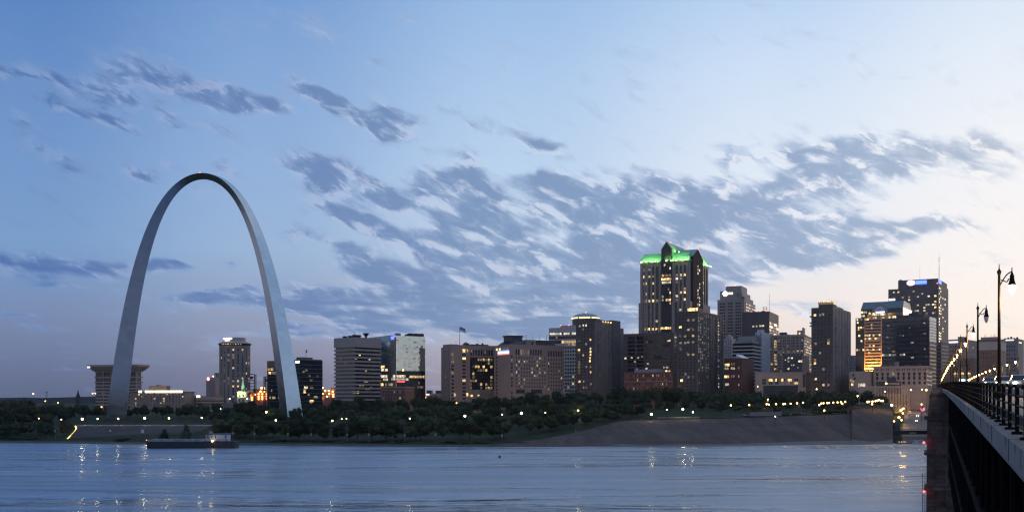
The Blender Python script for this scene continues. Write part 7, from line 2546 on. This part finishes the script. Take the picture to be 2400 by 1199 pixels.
ft_ = empty('footbridge', on_ground(2093, 640), 'dark footbridge girder between the levee end and the bridge pier', 'footbridge')
X0, X1 = 0, (2186 - 2093) / FPX * 640
zt, zb_ = zat(1008, 640) - ft_.location.z, zat(1017, 640) - ft_.location.z
MB().box(X0, X1, 0, 3, zb_, zt).build('girder', M['steel_dark'], ft_)
q = MB()
for k in range(14):
    q.box(X0 + (X1 - X0) * k / 13 - .06, X0 + (X1 - X0) * k / 13 + .06, 0, .12, zt, zt + 1.1)
q.box(X0, X1, 0, .1, zt + 1.02, zt + 1.12)
q.build('handrail', M['steel_dark'], ft_)
MB().box(X1 * .42, X1 * .58, -.1, 0, zb_ + .4, zb_ + 1.3).build('sign', mat('clearance_sign', (.34, .26, .18)), ft_)
for f in (.02, .93):
    MB().box(X0 + (X1 - X0) * f, X0 + (X1 - X0) * f + 1.6, .4, 2.6, -6, zb_).build('support', M['concrete_dark'], ft_)
wall = empty('retaining_wall', on_ground(2096, 655), 'short dark stone wall with railing at the foot of the street', 'wall')
MB().box(0, (2110 - 2096) / FPX * 655, 0, 6, -6, zat(988, 655) - wall.location.z).build('wall', M['concrete_dark'], wall)

dk = empty('pontoon', (PT(2104, 0, 606).x, 606, 0), 'low floating pontoon with small amber lights under the footbridge', 'pontoon')
MB().box(0, (2138 - 2104) / FPX * 606, 0, 4, -.3, .7).build('deck', M['concrete_dark'], dk)
for p in (2107, 2113, 2118, 2121):
    MB().ball((p - 2104) / FPX * 606, -.2, 1.2, .25, 8).build('deck_light', M['lit_hot'], dk)
bt = empty('boat', (PT(2139, 0, 604).x, 604, 0), 'small white cabin boat moored right of the pontoon', 'boat')
L_ = (2168 - 2139) / FPX * 604
MB().hexa([(.5, .3, -.3), (L_ - .3, .3, -.3), (L_ - .3, 2.2, -.3), (.8, 2.2, -.3), (0, 0, .8), (L_, 0, .8), (L_, 2.5, .8), (.4, 2.5, .8)]).build('hull', M['white'], bt)
MB().box(1.2, L_ - .5, .4, 2.1, 1.9, 2.1).build('roof', M['white'], bt)
MB().box(1.6, L_ * .5, .5, 2.0, .8, 1.9).build('cabin', mwh, bt)
for f in (.62, .8, .95):
    MB().box(L_ * f, L_ * f + .12, .45, .57, .8, 1.9).build('post', M['white'], bt)
for i, p in enumerate((2110, 2113.5)):
    o = empty('mooring_post', (PT(p, 0, 612).x, 612, .6), ['left one of two dark mooring posts behind the pontoon', 'right one of two dark mooring posts behind the pontoon'][i], 'mooring post')
    MB().lathe(0, 0, [(.3, -2), (.3, 2.2), (.4, 2.3), (.4, 2.5), (.15, 2.6)], 8).build('post', M['steel_dark'], o)
for i, (px, py, D, w_, h_) in enumerate(((334, 1010, 655, 1.5, 2.6), (258, 1007, 668, .8, 1.6))):
    o = empty('sign_board', (PT(px, 0, D).x, D, zat(py + 5, D)), ['larger white board standing on the steps', 'smaller white board standing on the steps'][i], 'sign')
    MB().box(-w_ / 2, w_ / 2, 0, .1, .3, h_).build('board', M['white'], o)
    MB().box(-.08, .08, .1, .25, -1.5, h_ * .9).build('post', M['steel_dark'], o)
ns_ = empty('neon_sign', on_ground(2161, 760), 'pink neon hook shaped sign beside the street', 'sign')
zz = lambda y: zat(y, 758) - ns_.location.z
sx_ = lambda p: (p - 2161) / FPX * 758
mneon = mat('neon_pink', (.6, .1, .2), emit=(1, .16, .30), es=2.4)
q = MB().path([(sx_(2157.5), -1, zz(955.5)), (sx_(2157.8), -1, zz(960)), (sx_(2160), -1, zz(962)), (sx_(2162.5), -1, zz(961)), (sx_(2163), -1, zz(955.5)), (sx_(2164.5), -1, zz(961.5)), (sx_(2165.5), -1, zz(955.5))], .22, n=6)
q.build('tube', mneon, ns_)
MB().box(sx_(2159), sx_(2159) + .25, -.8, -.5, -1, zz(960)).build('post', M['steel_dark'], ns_)
# ================================================================= evening air
hz_m = bpy.data.materials.new('haze_air')
hz_m.use_nodes = True
t = hz_m.node_tree
t.nodes.clear()
vo = t.nodes.new('ShaderNodeVolumePrincipled')
vo.inputs['Color'].default_value = (.80, .84, .92, 1)
vo.inputs['Density'].default_value = 0.000025
vo.inputs['Anisotropy'].default_value = 0.45
ou = t.nodes.new('ShaderNodeOutputMaterial')
t.links.new(vo.outputs[0], ou.inputs['Volume'])
mb = MB().box(-13000, 13000, -1700, 5700, -8, 216)
tag(mb.build('haze', hz_m), kind='stuff')
sc.cycles.volume_bounces = 0
